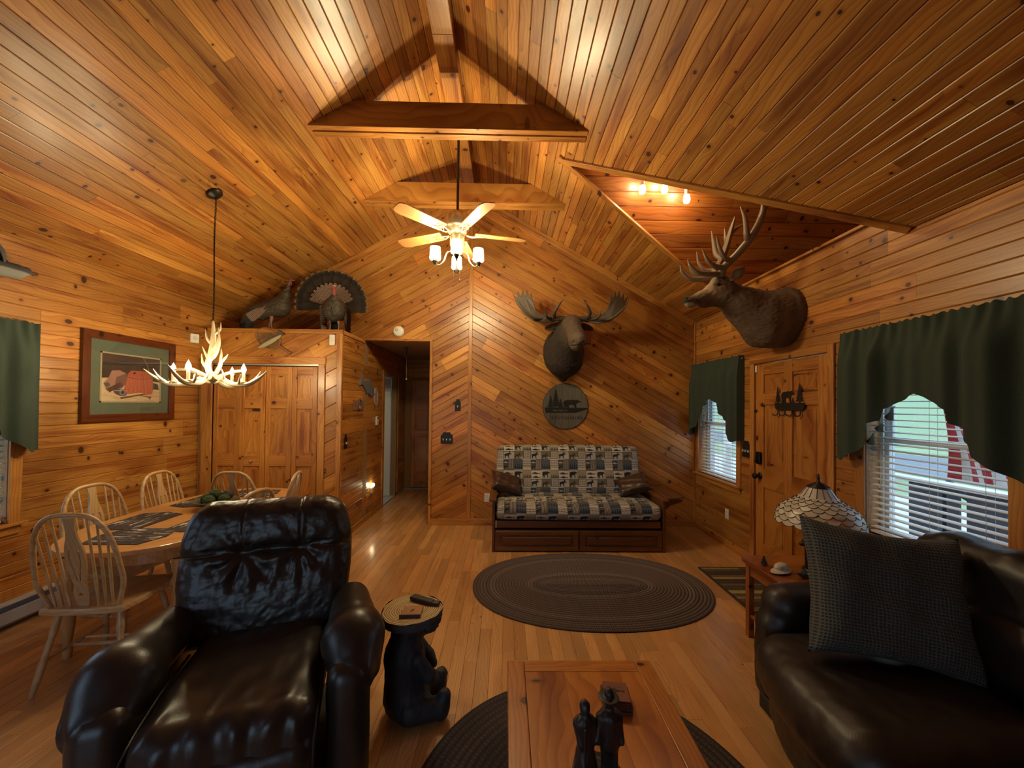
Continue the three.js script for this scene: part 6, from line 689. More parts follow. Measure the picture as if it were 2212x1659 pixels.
{
  // moose shoulder mount on the gable wall, facing the room
  const t = thing('moose_mount', 'moose shoulder mount with broad palmed antlers on the gable wall', 'trophy', [1.27, 0, 0]);
  const C = (p, q, a, b) => cap(p, q, a, b), neck = union(0.07, ell([-0.03, 2.33, 0.06], [0.27, 0.30, 0.13]), C([-0.03, 2.22, 0.10], [-0.01, 2.52, 0.28], 0.235, 0.18), C([-0.02, 2.20, 0.10], [0.0, 2.42, 0.32], 0.20, 0.15), C([-0.03, 2.14, 0.06], [-0.03, 1.97, 0.04], 0.21, 0.05)), head = union(0.04, C([0.0, 2.58, 0.34], [0.01, 2.60, 0.44], 0.125, 0.115), C([0.01, 2.60, 0.44], [0.035, 2.46, 0.58], 0.108, 0.090), C([0.035, 2.45, 0.58], [0.045, 2.37, 0.65], 0.098, 0.100), C([0.045, 2.37, 0.65], [0.045, 2.325, 0.63], 0.096, 0.082));
  const f = (X, y, z) => { let d = smin(neck(X, y, z), head(X, y, z), 0.07); for (const s of [-1, 1]) d += 0.018 * gs(Math.hypot(X - 0.045 - s * 0.055, y - 2.335, z - 0.725), 0.016) + 0.012 * gs(Math.hypot(X - 0.02 - s * 0.098, y - 2.59, z - 0.47), 0.024); d += 0.006 * gs(y - 2.30, 0.006) * sstep(0.6, 0.68, z); return Math.max(d, 0.002 - z) - (d < 0.04 ? 0.005 * noise(X * 30, y * 20, z * 30) : 0); };
  const col = (X, y, z) => { const n = 0.5 + 0.5 * noise(X * 14, y * 14, z * 14); let c = mix3([0.018, 0.013, 0.013], [0.04, 0.026, 0.02], n); c = mix3(c, [0.095, 0.060, 0.036], sstep(0.38, 0.52, z) * (0.75 + 0.25 * n)); c = mix3(c, [0.17, 0.125, 0.09], 0.6 * gs(Math.hypot(X - 0.045, y - 2.40, z - 0.74), 0.06)); return c; };
  part('cape', field(f, [-0.32, 1.88, 0.0], [0.32, 2.8, 0.78], 0.0105, { colour: col }), M.fur, t, 'dark moose head and neck'); for (const s of [-1, 1]) { part('eye', sphere(0.016, 0.02 + s * 0.108, 2.592, 0.475, 0.7, 1, 1, 12), M.eye, t); part('ear', field(ell([0, 0, 0], [0.115, 0.042, 0.02]), [-0.13, -0.06, -0.04], [0.13, 0.06, 0.04], 0.007, { colour: () => [0.07, 0.045, 0.03] }).rotateZ(s * -0.35).translate(s * 0.20, 2.60, 0.33), M.fur, t); }
  const am = std([0.07, 0.05, 0.032], 0.5);
  for (const s of [-1, 1]) { const k = (p) => [p[0] * s, p[1], p[2]], B = (P, r, o = {}) => tube(P.map(k), r, { n: 9, ...o });
    const palm = [[0.20, -0.02], [0.33, -0.05], [0.46, -0.03], [0.58, 0.06], [0.665, 0.19], [0.715, 0.31], [0.655, 0.23], [0.655, 0.335], [0.612, 0.25], [0.60, 0.36], [0.565, 0.26], [0.545, 0.35], [0.515, 0.25], [0.49, 0.31], [0.475, 0.20], [0.44, 0.10], [0.38, 0.055], [0.30, 0.06], [0.22, 0.05]];
    const g = extrude(new THREE.Shape(palm.map(([a, b]) => new THREE.Vector2(a, b))), 0.012, 0.008), p = g.attributes.position; for (let i = 0; i < p.count; i++) { const a = p.getX(i), b = p.getY(i), cup = 0.9 * (a - 0.2) * (a - 0.2) * 0.6 + 0.35 * b; p.setXYZ(i, a * s, b, p.getZ(i) + 0.10 * sstep(0.2, 0.5, a) - cup * 0.35); } if (s < 0) { const q = g.toNonIndexed ? g : g; for (let i = 0; i < p.count; i += 3) for (let j = 0; j < 3; j++) { const a = p.array[(i + 1) * 3 + j]; p.array[(i + 1) * 3 + j] = p.array[(i + 2) * 3 + j]; p.array[(i + 2) * 3 + j] = a; } } g.computeVertexNormals(); g.translate(0, 2.665, 0.40);
    part('antler', [B([[0.06, 2.67, 0.42], [0.14, 2.675, 0.43], [0.23, 2.675, 0.42], [0.34, 2.665, 0.44]], [0.034, 0.036, 0.036, 0.024]), g, B([[0.20, 2.68, 0.44], [0.215, 2.72, 0.54], [0.17, 2.80, 0.60], [0.12, 2.86, 0.61]], [0.024, 0.022, 0.014, 0.003]), B([[0.25, 2.67, 0.44], [0.31, 2.67, 0.56], [0.34, 2.74, 0.62]], [0.022, 0.016, 0.003]), B([[0.34, 2.66, 0.44], [0.47, 2.66, 0.54], [0.62, 2.78, 0.58], [0.68, 2.90, 0.56]], [0.018, 0.016, 0.011, 0.003])], am, t, 'broad palmed antler'); }
}
single('mount_plaque', wood([rbox(0.17, 0.22, 0.02, 0.01, 0, 0, 0)], 'y'), M.cherry, 'small reddish wooden plaque beside the moose head', 'plaque', [1.535, 2.545, 0.012], 0);
{
  // turkeys on top of the closet
  const bar = (c1, c2, n = 10) => canvas(64, 256, (c, w, h) => { c.fillStyle = c1; c.fillRect(0, 0, w, h); c.fillStyle = c2; for (let i = 0; i < n; i++) c.fillRect(0, i * h / n, w, h / n * 0.4); grain8(c, w, h, 2, 2500, 0.2); });
  const tailT = canvas(64, 256, (c, w, h) => { c.fillStyle = '#2a1c14'; c.fillRect(0, 0, w, h); c.fillStyle = '#1c130e'; for (let i = 0; i < 22; i++) c.fillRect(0, i * 11, w, 4); c.fillStyle = '#0d0908'; c.fillRect(0, 24, w, 26); c.fillStyle = '#6b5036'; c.fillRect(0, 0, w, 13); }); tailT.flipY = true;
  const tail = std('#ffffff', 0.7, { map: tailT, side: THREE.DoubleSide }), barred = std('#ffffff', 0.8, { map: bar('#8a6f60', '#3a2a24', 16), side: THREE.DoubleSide }), dark = std([0.02, 0.016, 0.014], 0.6), red = std([0.28, 0.05, 0.04], 0.6), pale = std([0.62, 0.55, 0.52], 0.6), legm = std([0.30, 0.15, 0.12], 0.6);
  const feath = (L, w, curl = 0.03) => grid(6, 10, (u, v) => { const a = u * 2 - 1, k = Math.sin(Math.PI * Math.min(1, 0.18 + v * 0.62)) * (v > 0.9 ? Math.sqrt(Math.max(0, 1 - ((v - 0.9) / 0.1) ** 2 * 0.75)) : 1); return [a * w * k, v * L, curl * v * v + 0.004 * a * a, u, v]; });
  const pm = (x, y, z) => { const n = 0.5 + 0.5 * noise(x * 40, y * 70, z * 40), m = 0.5 + 0.5 * noise(x * 9, y * 9, z * 9); return mix3(mix3([0.022, 0.017, 0.012], [0.085, 0.065, 0.038], n), [0.05, 0.03, 0.02], m * 0.5); };
  const ruff = (d, x, y, z) => d - (d < 0.03 ? 0.006 * Math.sin(y * 95 + 4 * noise(x * 18, y * 10, z * 18)) * (0.4 + 0.6 * noise(x * 22, y * 22, z * 22)) : 0);
  const t = thing('strutting_turkey', 'mounted turkey strutting with its tail fanned, on top of the closet', 'turkey', [-1.66, 2.446, 0.42], 0.12);
  const F1 = feath(0.44, 0.052, 0.05), N = 19; for (let i = 0; i < N; i++) { const a = lerp(-1.72, 1.72, i / (N - 1)), q = part('tail_feather', F1, tail, t); q.position.set(-0.045, 0.40, -0.12 - (i % 2) * 0.006); q.rotation.set(-0.12, 0, -a - 0.0, 'ZXY'); }
  const F2 = feath(0.26, 0.032, 0.03); for (let i = 0; i < 13; i++) { const a = lerp(-1.4, 1.3, i / 12), q = part('tail_covert', F2, barred, t); q.position.set(-0.035, 0.40, -0.095); q.rotation.set(-0.1, 0, -a, 'ZXY'); }
  const bd = union(0.06, ell([0.03, 0.30, 0.0], [0.135, 0.15, 0.17]), ell([0.045, 0.27, 0.10], [0.10, 0.12, 0.09]), cap([0.06, 0.36, 0.12], [0.07, 0.44, 0.15], 0.055, 0.035)); part('body', field((x, y, z) => ruff(bd(x, y, z), x, y, z), [-0.16, 0.1, -0.22], [0.22, 0.52, 0.24], 0.009, { colour: pm }), fur({ roughness: 0.6, sheen: 0 }), t, 'bronze feathered body');
  part('head', field(union(0.012, cap([0.07, 0.44, 0.16], [0.072, 0.50, 0.18], 0.024, 0.02), ell([0.074, 0.522, 0.192], [0.021, 0.023, 0.025])), [0.03, 0.4, 0.11], [0.12, 0.57, 0.24], 0.006), red, t, 'red turkey head'); part('crown', sphere(0.02, 0.074, 0.536, 0.188, 1, 0.75, 1.1, 12), pale, t, 'pale crown'); part('beak', cyl(0.007, 0.001, 0.028, 0, 0, 0, 8).rotateX(Math.PI / 2).translate(0.074, 0.522, 0.212), std([0.3, 0.24, 0.14], 0.5), t); part('beard', tube([[0.06, 0.32, 0.18], [0.055, 0.24, 0.195], [0.055, 0.16, 0.19]], [0.008, 0.012, 0.003], { n: 7 }), dark, t);
  for (const s of [-1, 1]) { const g = feath(0.34, 0.035, 0.02); for (let i = 0; i < 4; i++) { const q = part('wing_feather', g, barred, t); q.position.set(0.03 + s * (0.135 + i * 0.012), 0.34, 0.05 - i * 0.03); q.rotation.set(Math.PI + 0.12, s * 0.9, s * 0.10 + i * s * 0.05); } part('leg', tube([[0.03 + s * 0.045, 0.2, 0.02], [0.03 + s * 0.05, 0.09, 0.0], [0.03 + s * 0.05, 0.02, 0.03]], [0.02, 0.009, 0.009], { n: 8 }), legm, t); part('foot', [tube([[0.03 + s * 0.05, 0.012, 0.03], [0.03 + s * 0.055, 0.008, 0.1]], [0.008, 0.005], { n: 6 }), tube([[0.03 + s * 0.05, 0.012, 0.03], [0.03 + s * 0.05 + 0.035, 0.008, 0.085]], [0.008, 0.005], { n: 6 }), tube([[0.03 + s * 0.05, 0.012, 0.03], [0.03 + s * 0.05 - 0.035, 0.008, 0.085]], [0.008, 0.005], { n: 6 })], legm, t); }
  part('undertail', grid(6, 8, (u, v) => [lerp(-0.06, 0.07, u), 0.25 - v * 0.22, -0.06 - 0.03 * Math.sin(v * 3)]), std([0.015, 0.013, 0.012], 0.8, { side: THREE.DoubleSide }), t); part('stand', field((x, y, z) => rb([0.03, 0.0, 0.02], [0.14, 0.012, 0.12], 0.012)(x, y, z) + 0.004 * noise(x * 30, y * 30, z * 30), [-0.15, 0, -0.14], [0.2, 0.03, 0.18], 0.01), std([0.05, 0.05, 0.03], 0.95), t, 'mossy base');
  const t2 = thing('standing_turkey', 'mounted turkey standing with raised neck and drooping tail, on top of the closet', 'turkey', [-2.40, 2.449, 0.40], 0.2);
  const b2 = union(0.07, cap([-0.10, 0.27, 0], [0.09, 0.33, 0.02], 0.10, 0.12), cap([0.10, 0.33, 0.02], [0.15, 0.47, 0.03], 0.085, 0.04), cap([0.15, 0.47, 0.03], [0.185, 0.58, 0.03], 0.038, 0.026), ell([-0.16, 0.25, 0], [0.10, 0.075, 0.09])); part('body', field((x, y, z) => ruff(b2(x, y, z), x, y, z), [-0.3, 0.12, -0.16], [0.26, 0.63, 0.2], 0.009, { colour: pm }), fur({ roughness: 0.6, sheen: 0 }), t2, 'bronze feathered body');
  part('head', field(union(0.01, cap([0.18, 0.57, 0.03], [0.20, 0.64, 0.03], 0.022, 0.018), ell([0.208, 0.665, 0.03], [0.025, 0.021, 0.019])), [0.13, 0.53, -0.01], [0.25, 0.7, 0.07], 0.006), std([0.16, 0.06, 0.05], 0.6), t2, 'dull red head'); part('beak', cyl(0.006, 0.001, 0.028, 0, 0, 0, 8).rotateZ(-Math.PI / 2).translate(0.232, 0.663, 0.03), std([0.25, 0.2, 0.12], 0.5), t2); part('wattle', tube([[0.215, 0.65, 0.03], [0.222, 0.62, 0.032], [0.212, 0.595, 0.03]], [0.006, 0.007, 0.002], { n: 7 }), red, t2);
  const F3 = feath(0.27, 0.045, 0.02); for (let i = 0; i < 7; i++) { const q = part('tail_feather', F3, dark, t2); q.position.set(-0.19, 0.28, -0.03 + i * 0.01); q.rotation.set(0.1, 0.2, Math.PI - 0.42 + (i - 3) * 0.07); } const F4 = feath(0.24, 0.03, 0.02); for (let i = 0; i < 5; i++) { const q = part('wing_feather', F4, barred, t2); q.position.set(-0.02, 0.30, 0.095 + i * 0.004); q.rotation.set(0.05, 0.1, Math.PI - 1.05 + i * 0.09); } for (const s of [-1, 1]) { part('leg', tube([[s * 0.015 + 0.0, 0.2, s * 0.05], [s * 0.03 - 0.02, 0.1, s * 0.05], [s * 0.03, 0.015, s * 0.05]], [0.022, 0.009, 0.009], { n: 8 }), legm, t2); part('foot', [tube([[s * 0.03, 0.012, s * 0.05], [s * 0.03 + 0.07, 0.007, s * 0.05]], [0.008, 0.005], { n: 6 }), tube([[s * 0.03, 0.012, s * 0.05], [s * 0.03 + 0.06, 0.007, s * 0.05 + 0.03]], [0.008, 0.005], { n: 6 })], legm, t2); }
  // flying duck on the dining wall, its bill reaching into view
  const d = thing('duck_mount', 'grey flying duck mount on the dining wall above the window valance', 'duck mount', [XL + 0.11, 2.48, 2.53], 0); part('body', field(union(0.03, cap([0, 0, 0.16], [0, 0.01, -0.05], 0.06, 0.05), cap([0, 0.012, -0.06], [0, 0.03, -0.115], 0.034, 0.03)), [-0.08, -0.08, -0.18], [0.08, 0.08, 0.25], 0.009, { colour: (x, y, z) => (y > 0.01 ? [0.05, 0.05, 0.055] : [0.22, 0.22, 0.21]) }), M.fur, d); part('bill', field(ell([0, 0.028, -0.155], [0.015, 0.007, 0.035]), [-0.03, 0, -0.21], [0.03, 0.05, -0.11], 0.004), std([0.06, 0.05, 0.03], 0.4), d); for (const s of [-1, 1]) part('wing', tube([[0, 0.03, 0.0], [s * 0.04, 0.10, 0.04], [s * 0.05, 0.2, 0.12]], [0.03, 0.045, 0.01], { n: 8, flat: 0.2 }), std([0.07, 0.07, 0.075], 0.8), d);
}
// ---------------------------------------------------------------- things on the walls
{
  const art = canvas(640, 480, (c, w, h) => {
    c.fillStyle = '#2e1f1a'; c.fillRect(0, 0, w, h); c.fillStyle = '#3a2620'; c.fillRect(0, 0, w, 92); c.fillStyle = '#1c120f'; c.fillRect(0, 92, w, 8); const r = rng(3);
    c.fillStyle = '#c9a680'; c.beginPath(); c.moveTo(0, 250); c.bezierCurveTo(150, 230, 450, 250, w, 260); c.lineTo(w, h); c.lineTo(0, h); c.fill(); for (let i = 0; i < 60; i++) { c.strokeStyle = `rgba(${110 + r() * 60},${70 + r() * 50},${40 + r() * 40},0.25)`; c.lineWidth = 2 + r() * 7; c.beginPath(); const y = 330 + r() * 150, x = r() * w; c.moveTo(x, y); c.quadraticCurveTo(x + 60, y - 20 + r() * 40, x + 110 + r() * 80, y + r() * 30); c.stroke(); }
    const poly = (col, p) => { c.fillStyle = col; c.beginPath(); p.forEach(([x, y], i) => (i ? c.lineTo(x, y) : c.moveTo(x, y))); c.fill(); };
    poly('#9c6a58', [[20, 300], [70, 240], [100, 170], [180, 160], [250, 190], [230, 300], [120, 340], [40, 345]]); poly('#6e463c', [[150, 230], [250, 190], [260, 290], [200, 350], [60, 380], [40, 350], [130, 320]]); poly('#4b4a44', [[22, 300], [70, 290], [88, 320], [48, 345]]); poly('#4a2c24', [[60, 355], [190, 280], [215, 320], [80, 392]]);
    poly('#a84c34', [[265, 190], [300, 155], [430, 148], [520, 165], [548, 200], [565, 330], [545, 400], [420, 418], [250, 400], [225, 360], [250, 270]]); c.strokeStyle = '#d37f5c'; c.lineWidth = 4; for (let i = 0; i < 22; i++) { const x = 262 + i * 13.4; c.globalAlpha = 0.35 + 0.4 * r(); c.beginPath(); c.moveTo(lerp(x, 400, 0.12), 225); c.quadraticCurveTo(x - 4, 320, lerp(x, 400, -0.1), 405); c.stroke(); } c.strokeStyle = '#6e2a1c'; for (let i = 0; i < 22; i++) { const x = 268 + i * 13.4; c.globalAlpha = 0.5; c.lineWidth = 3; c.beginPath(); c.moveTo(lerp(x, 400, 0.12), 162); c.lineTo(lerp(x, 400, 0.02), 215); c.moveTo(lerp(x, 400, 0.1), 228); c.lineTo(lerp(x, 400, -0.1), 400); c.stroke(); } c.globalAlpha = 1; c.lineWidth = 6; c.beginPath(); c.moveTo(256, 222); c.bezierCurveTo(340, 245, 460, 240, 552, 215); c.stroke(); c.fillStyle = '#3a120c'; c.beginPath(); c.ellipse(338, 178, 16, 12, -0.5, 0, 7); c.fill();
    c.strokeStyle = '#7d6058'; c.lineWidth = 8; c.beginPath(); c.moveTo(430, 0); c.bezierCurveTo(480, 70, 500, 100, 505, 165); c.stroke(); poly('#33302c', [[560, 270], [620, 285], [630, 345], [560, 345]]); c.fillStyle = '#4a3a3c'; c.beginPath(); c.ellipse(190, 390, 70, 32, 0.25, 0, 7); c.fill(); c.fillStyle = '#7a6468'; c.beginPath(); c.arc(215, 388, 34, 0, 7); c.fill(); c.fillStyle = '#2c2224'; c.beginPath(); c.arc(215, 388, 16, 0, 7); c.fill(); poly('#c8a67a', [[270, 405], [430, 385], [440, 398], [280, 425]]); poly('#5c3a30', [[185, 440], [440, 395], [445, 408], [200, 458]]); poly('#6b4a3e', [[400, 415], [545, 425], [520, 465], [510, 440]]); c.fillStyle = 'rgba(255,245,235,0.7)'; c.fillRect(130, 370, 70, 6); grain8(c, w, h, 66, 20000, 0.12);
  });
  const zc = (1.063 + 1.954) / 2, yc = (1.424 + 2.197) / 2, w = 0.4455, h = 0.3865, t = thing('framed_print', 'framed still life print of a wicker creel with green mat on the dining wall', 'picture', [XL + 0.002, yc, zc], Math.PI / 2);
  const fm = new THREE.MeshPhysicalMaterial({ map: pineTex, vertexColors: true, color: new THREE.Color().setRGB(0.20, 0.09, 0.055), roughness: 0.35, clearcoat: 0.4 });
  for (const s of [-1, 1]) { part('frame_rail', wood(tr(extrude([[-w, s * h], [w, s * h], [w - 0.06, s * (h - 0.06)], [-w + 0.06, s * (h - 0.06)]], 0.022, 0.003), 0, 0, 0.002), 'x'), fm, t); part('frame_stile', wood(tr(extrude([[s * w, -h], [s * w, h], [s * (w - 0.06), h - 0.06], [s * (w - 0.06), -h + 0.06]], 0.022, 0.003), 0, 0, 0.002), 'y'), fm, t); }
  part('mat_board', boxB(-w + 0.05, w - 0.05, -h + 0.05, h - 0.05, 0.004, 0.010), std([0.10, 0.115, 0.075], 0.9), t, 'grey green mat'); part('fillet', [boxB(-0.295, 0.295, 0.208, 0.222, 0.009, 0.013), boxB(-0.295, 0.295, -0.222, -0.208, 0.009, 0.013), boxB(-0.295, -0.281, -0.222, 0.222, 0.009, 0.013), boxB(0.281, 0.295, -0.222, 0.222, 0.009, 0.013)], std([0.36, 0.28, 0.16], 0.5), t); part('print', new THREE.PlaneGeometry(0.565, 0.42).translate(0, 0, 0.0108), std('#ffffff', 0.8, { map: art }), t); part('glazing', boxB(-w + 0.055, w - 0.055, -h + 0.055, h - 0.055, 0.015, 0.017), M.glass, t);
}
{
  const sg = canvas(1024, 1024, (c, w, h) => { const r = rng(91); for (let i = 0; i < 7; i++) { const k = 66 + r() * 26; c.fillStyle = `rgb(${k * 1.08},${k},${k * 0.9})`; c.fillRect(i * 147, 0, 147, h); for (let j = 0; j < 90; j++) { const q = k + r() * 60 - 30; c.fillStyle = `rgba(${q},${q * 0.95},${q * 0.88},0.5)`; c.fillRect(i * 147 + r() * 147, r() * h, 1 + r() * 4, 100 + r() * 500); } c.fillStyle = '#1c1815'; c.fillRect(i * 147, 0, 4, h); }
    const K = '#0b0c0d'; pen(c, pineTree(470, 130, 10), 290, 560, 1, -1, K); pen(c, pineTree(330, 100, 8), 170, 570, 1, -1, K); pen(c, pineTree(250, 90, 7), 400, 570, 1, -1, K); pen(c, BEAR, 455, 575, 420, -270, K); c.fillStyle = K; c.beginPath(); c.moveTo(30, 545); c.lineTo(w, 545); c.lineTo(w, 575); c.lineTo(760, 660); c.lineTo(60, 670); c.fill(); c.font = 'bold 44px serif'; c.textAlign = 'center'; c.fillStyle = '#6a6a6a'; c.fillText('WELCOME  TO', 390, 625); c.font = 'italic bold 118px serif'; c.fillStyle = '#1d1719'; c.fillText('Adirondacks', 530, 810); });
  const t = thing('round_wood_sign', 'round plank sign with black bear and pine silhouettes below the moose', 'sign', [1.279, 1.592, 0.0]); const g = new THREE.CircleGeometry(0.298, 64).translate(0, 0, 0.0185); part('printed_face', g, std('#ffffff', 0.75, { map: sg }), t); part('disc', cyl(0.3, 0.3, 0.017, 0, 0, 0, 64).rotateX(Math.PI / 2).translate(0, 0, 0.001), std([0.05, 0.04, 0.03], 0.8), t); part('rim', new THREE.TorusGeometry(0.301, 0.006, 8, 64).translate(0, 0, 0.012), std([0.035, 0.03, 0.026], 0.6), t);
}
const BK = std([0.010, 0.010, 0.012], 0.45), WT = std([0.72, 0.70, 0.64], 0.45), TG = std([0.8, 0.78, 0.72], 0.35);
function plate(label, pos, turn, w, h, n, roof) { const t = thing('switch_plate', label, 'switch plate', pos, turn); const s = new THREE.Shape(); s.moveTo(-w / 2, -h / 2); s.lineTo(w / 2, -h / 2); s.lineTo(w / 2, h * 0.22); s.quadraticCurveTo(w * 0.42, h * 0.32, w * roof, h * 0.36); s.lineTo(w * roof, h / 2); s.lineTo(-w * roof, h / 2); s.lineTo(-w * roof, h * 0.36); s.quadraticCurveTo(-w * 0.42, h * 0.32, -w / 2, h * 0.22); s.closePath(); part('plate', extrude(s, 0.004, 0.0015), BK, t); for (let i = 0; i < n; i++) part('toggle', rbox(0.010, 0.024, 0.016, 0.002, (i - (n - 1) / 2) * 0.046, -h * 0.12, 0.011).rotateX(0), TG, t, 'white toggle'); return t; }
plate('black lantern shaped plate with a single white toggle on the chevron wall', [-0.159, 1.594, 0.001], 0, 0.075, 0.155, 1, 0.26); plate('black plate with three white toggles beside the hallway opening', [-0.301, 1.152, 0.001], 0, 0.158, 0.15, 3, 0.3);
plate('black bear shaped plate with three toggles beside the entry door lock', [XR - 0.001, 1.163, 1.112], -Math.PI / 2, 0.13, 0.17, 3, 0.24); plate('narrow black plate with one toggle on the side of the closet block', [XH0 + 0.001, 1.15, 0.564], Math.PI / 2, 0.075, 0.16, 1, 0.26);
{ const t = thing('bear_switch_plate', 'small black bear silhouette plate above the three toggle plate by the door', 'switch plate', [XR - 0.001, 1.505, 1.165], -Math.PI / 2); const g = extrude(BEAR.map(([a, b]) => [a * 0.11, b * 0.09]), 0.004, 0.001); part('silhouette', g, BK, t); }
{
  const t = thing('bear_coat_rack', 'black cut metal coat rack with bear and pine trees hanging on the entry door', 'coat rack', [XR + 0.004, 1.53, 1.535], -Math.PI / 2), e = (p, d = 0.004) => extrude(p, d, 0.0005);   // local +x runs along +z
  const bar = new THREE.Shape(); bar.moveTo(0, 0.12); bar.lineTo(0.375, 0.12); bar.lineTo(0.365, 0.07); bar.quadraticCurveTo(0.35, 0.05, 0.33, 0.05); bar.lineTo(0.05, 0.05); bar.quadraticCurveTo(0.02, 0.05, 0.005, 0.09); bar.closePath(); part('bar', e(bar), BK, t); part('bear', e(BEAR.map(([a, b]) => [0.09 + a * 0.165, 0.118 + b * 0.135])), BK, t); part('pine_tree', e(pineTree(0.16, 0.04, 7).map(([a, b]) => [0.045 + a, 0.118 + b])), BK, t); part('pine_tree', e(pineTree(0.175, 0.055, 7).map(([a, b]) => [0.315 + a, 0.118 + b])), BK, t); part('cub', e(pineTree(0.045, 0.016, 3).map(([a, b]) => [0.235 + a, 0.118 + b])), BK, t);
  for (const x of [0.045, 0.135, 0.225, 0.325]) part('hook', [tube([[x, 0.06, 0.004], [x, 0.015, 0.006], [x - 0.012, 0.002, 0.02], [x - 0.026, 0.008, 0.03], [x - 0.028, 0.02, 0.032]], 0.0055, { n: 8 })], BK, t);
}
{
  const outlet = (lab, pos, turn) => { const t = thing('wall_outlet', lab, 'outlet', pos, turn); part('cover', rbox(0.072, 0.116, 0.006, 0.003, 0, 0, 0.003), WT, t); for (const s of [-1, 1]) part('receptacle', rbox(0.032, 0.028, 0.004, 0.004, 0, s * 0.02, 0.0065), std([0.6, 0.58, 0.52], 0.5), t); }; outlet('cream wall outlet beside the futon arm', [0.245, 0.365, 0.001], 0); outlet('cream wall outlet between the corner and the entry door', [XR - 0.001, 0.377, 0.755], -Math.PI / 2);
  const sd = thing('smoke_detector', 'round white smoke detector above the hallway opening', 'smoke detector', [-0.961, 2.568, 0.001]); part('housing', lathe([[0.001, 0.034], [0.045, 0.034], [0.062, 0.026], [0.072, 0.008], [0.074, 0]], 36).rotateX(Math.PI / 2), WT, sd); part('test_button', new THREE.TorusGeometry(0.014, 0.0035, 8, 20).translate(-0.018, 0.014, 0.034), std([0.32, 0.30, 0.26], 0.5), sd);
  const ms = thing('motion_sensor', 'square white sensor with a round button on the dining wall by the closet', 'sensor', [XL + 0.001, 2.31, 0.80], Math.PI / 2 - 0.5); part('body', rbox(0.085, 0.105, 0.035, 0.012, 0, 0, 0.018, 3), WT, ms); part('button', lathe([[0.001, 0.004], [0.022, 0.003], [0.024, 0]], 20).rotateX(Math.PI / 2).translate(0, 0, 0.036), std([0.6, 0.58, 0.52], 0.5), ms);
  const m2 = thing('remote_sensor', 'tall white sensor on the closet front near its corner', 'sensor', [-1.513, 2.325, ZC + 0.001]); part('body', rbox(0.062, 0.125, 0.026, 0.012, 0, 0, 0.013, 3), WT, m2); part('indicator', [sphere(0.004, 0, 0.015, 0.026, 1, 1, 0.4, 8), sphere(0.004, 0, -0.008, 0.026, 1, 1, 0.4, 8)], std([0.3, 0.28, 0.26], 0.5), m2);
  const th = thing('thermostat', 'white thermostat with a small dark display on the hallway wall', 'thermostat', [XH0 + 0.001, 1.35, -0.51], Math.PI / 2); part('body', rbox(0.09, 0.13, 0.026, 0.01, 0, 0, 0.013, 3), WT, th); part('display', rbox(0.04, 0.026, 0.003, 0.001, 0.012, 0.04, 0.026), std([0.05, 0.06, 0.05], 0.3), th);
  // carved fish, oval plaque and lettered sign on the closet side
  const fs = thing('wooden_fish', 'grey carved wooden fish on the hallway wall', 'wall ornament', [XH0 + 0.001, 1.83, -0.12], Math.PI / 2), fg = extrude(FISHP.map(([a, b]) => [(0.5 - a) * 0.55, (b - 0.2) * 0.5]), 0.014, 0.006).rotateZ(-0.35); part('carving', fg, std([0.13, 0.135, 0.15], 0.7), fs); part('eye', sphere(0.007, 0.19, -0.055, 0.022, 1, 1, 0.5, 10), BK, fs);
  const op = thing('oval_plaque', 'pale oval plaque above the thermostat', 'plaque', [XH0 + 0.001, 1.70, -0.455], Math.PI / 2); part('board', cyl(0.1, 0.1, 0.014, 0, 0, 0, 32).scale(0.75, 1, 1.25).rotateX(Math.PI / 2), std([0.34, 0.26, 0.24], 0.7), op); part('rim', new THREE.TorusGeometry(0.1, 0.006, 8, 32).scale(0.75, 1.25, 1).translate(0, 0, 0.013), std([0.42, 0.34, 0.3], 0.6), op);
  const st = canvas(256, 128, (c, w, h) => { c.fillStyle = '#8a5f42'; c.fillRect(0, 0, w, h); grain8(c, w, h, 7, 2500, 0.14); c.strokeStyle = '#5b3a26'; c.lineWidth = 7; c.beginPath(); c.moveTo(20, 40); c.lineTo(20, 95); c.moveTo(70, 40); c.bezierCurveTo(40, 44, 36, 90, 60, 92); c.bezierCurveTo(84, 92, 70, 60, 56, 72); c.stroke(); for (let i = 0; i < 5; i++) { c.beginPath(); c.moveTo(175, 44 + i * 11); c.lineTo(230 - i * 6, 42 + i * 11); c.lineWidth = 4; c.stroke(); } });
  const ls = thing('carved_sign', 'small carved wooden sign with a medallion on the side of the closet block', 'sign', [XH0 + 0.001, 1.585, 0.19], Math.PI / 2); part('board', rbox(0.34, 0.13, 0.012, 0.004, 0, 0, 0.006), std('#ffffff', 0.8, { map: st }), ls); part('medallion', [new THREE.TorusGeometry(0.055, 0.010, 8, 28).scale(0.8, 1.2, 1).translate(0.02, 0, 0.016)], std([0.12, 0.075, 0.05], 0.7), ls); part('relief', field(union(0.01, ell([0.02, 0.005, 0.014], [0.028, 0.036, 0.012]), ell([0.015, -0.038, 0.014], [0.024, 0.018, 0.01])), [-0.03, -0.07, 0.005], [0.07, 0.06, 0.03], 0.004, { colour: (x, y) => (y < -0.015 ? [0.45, 0.38, 0.28] : [0.12, 0.06, 0.06]) }), M.fur, ls);
}
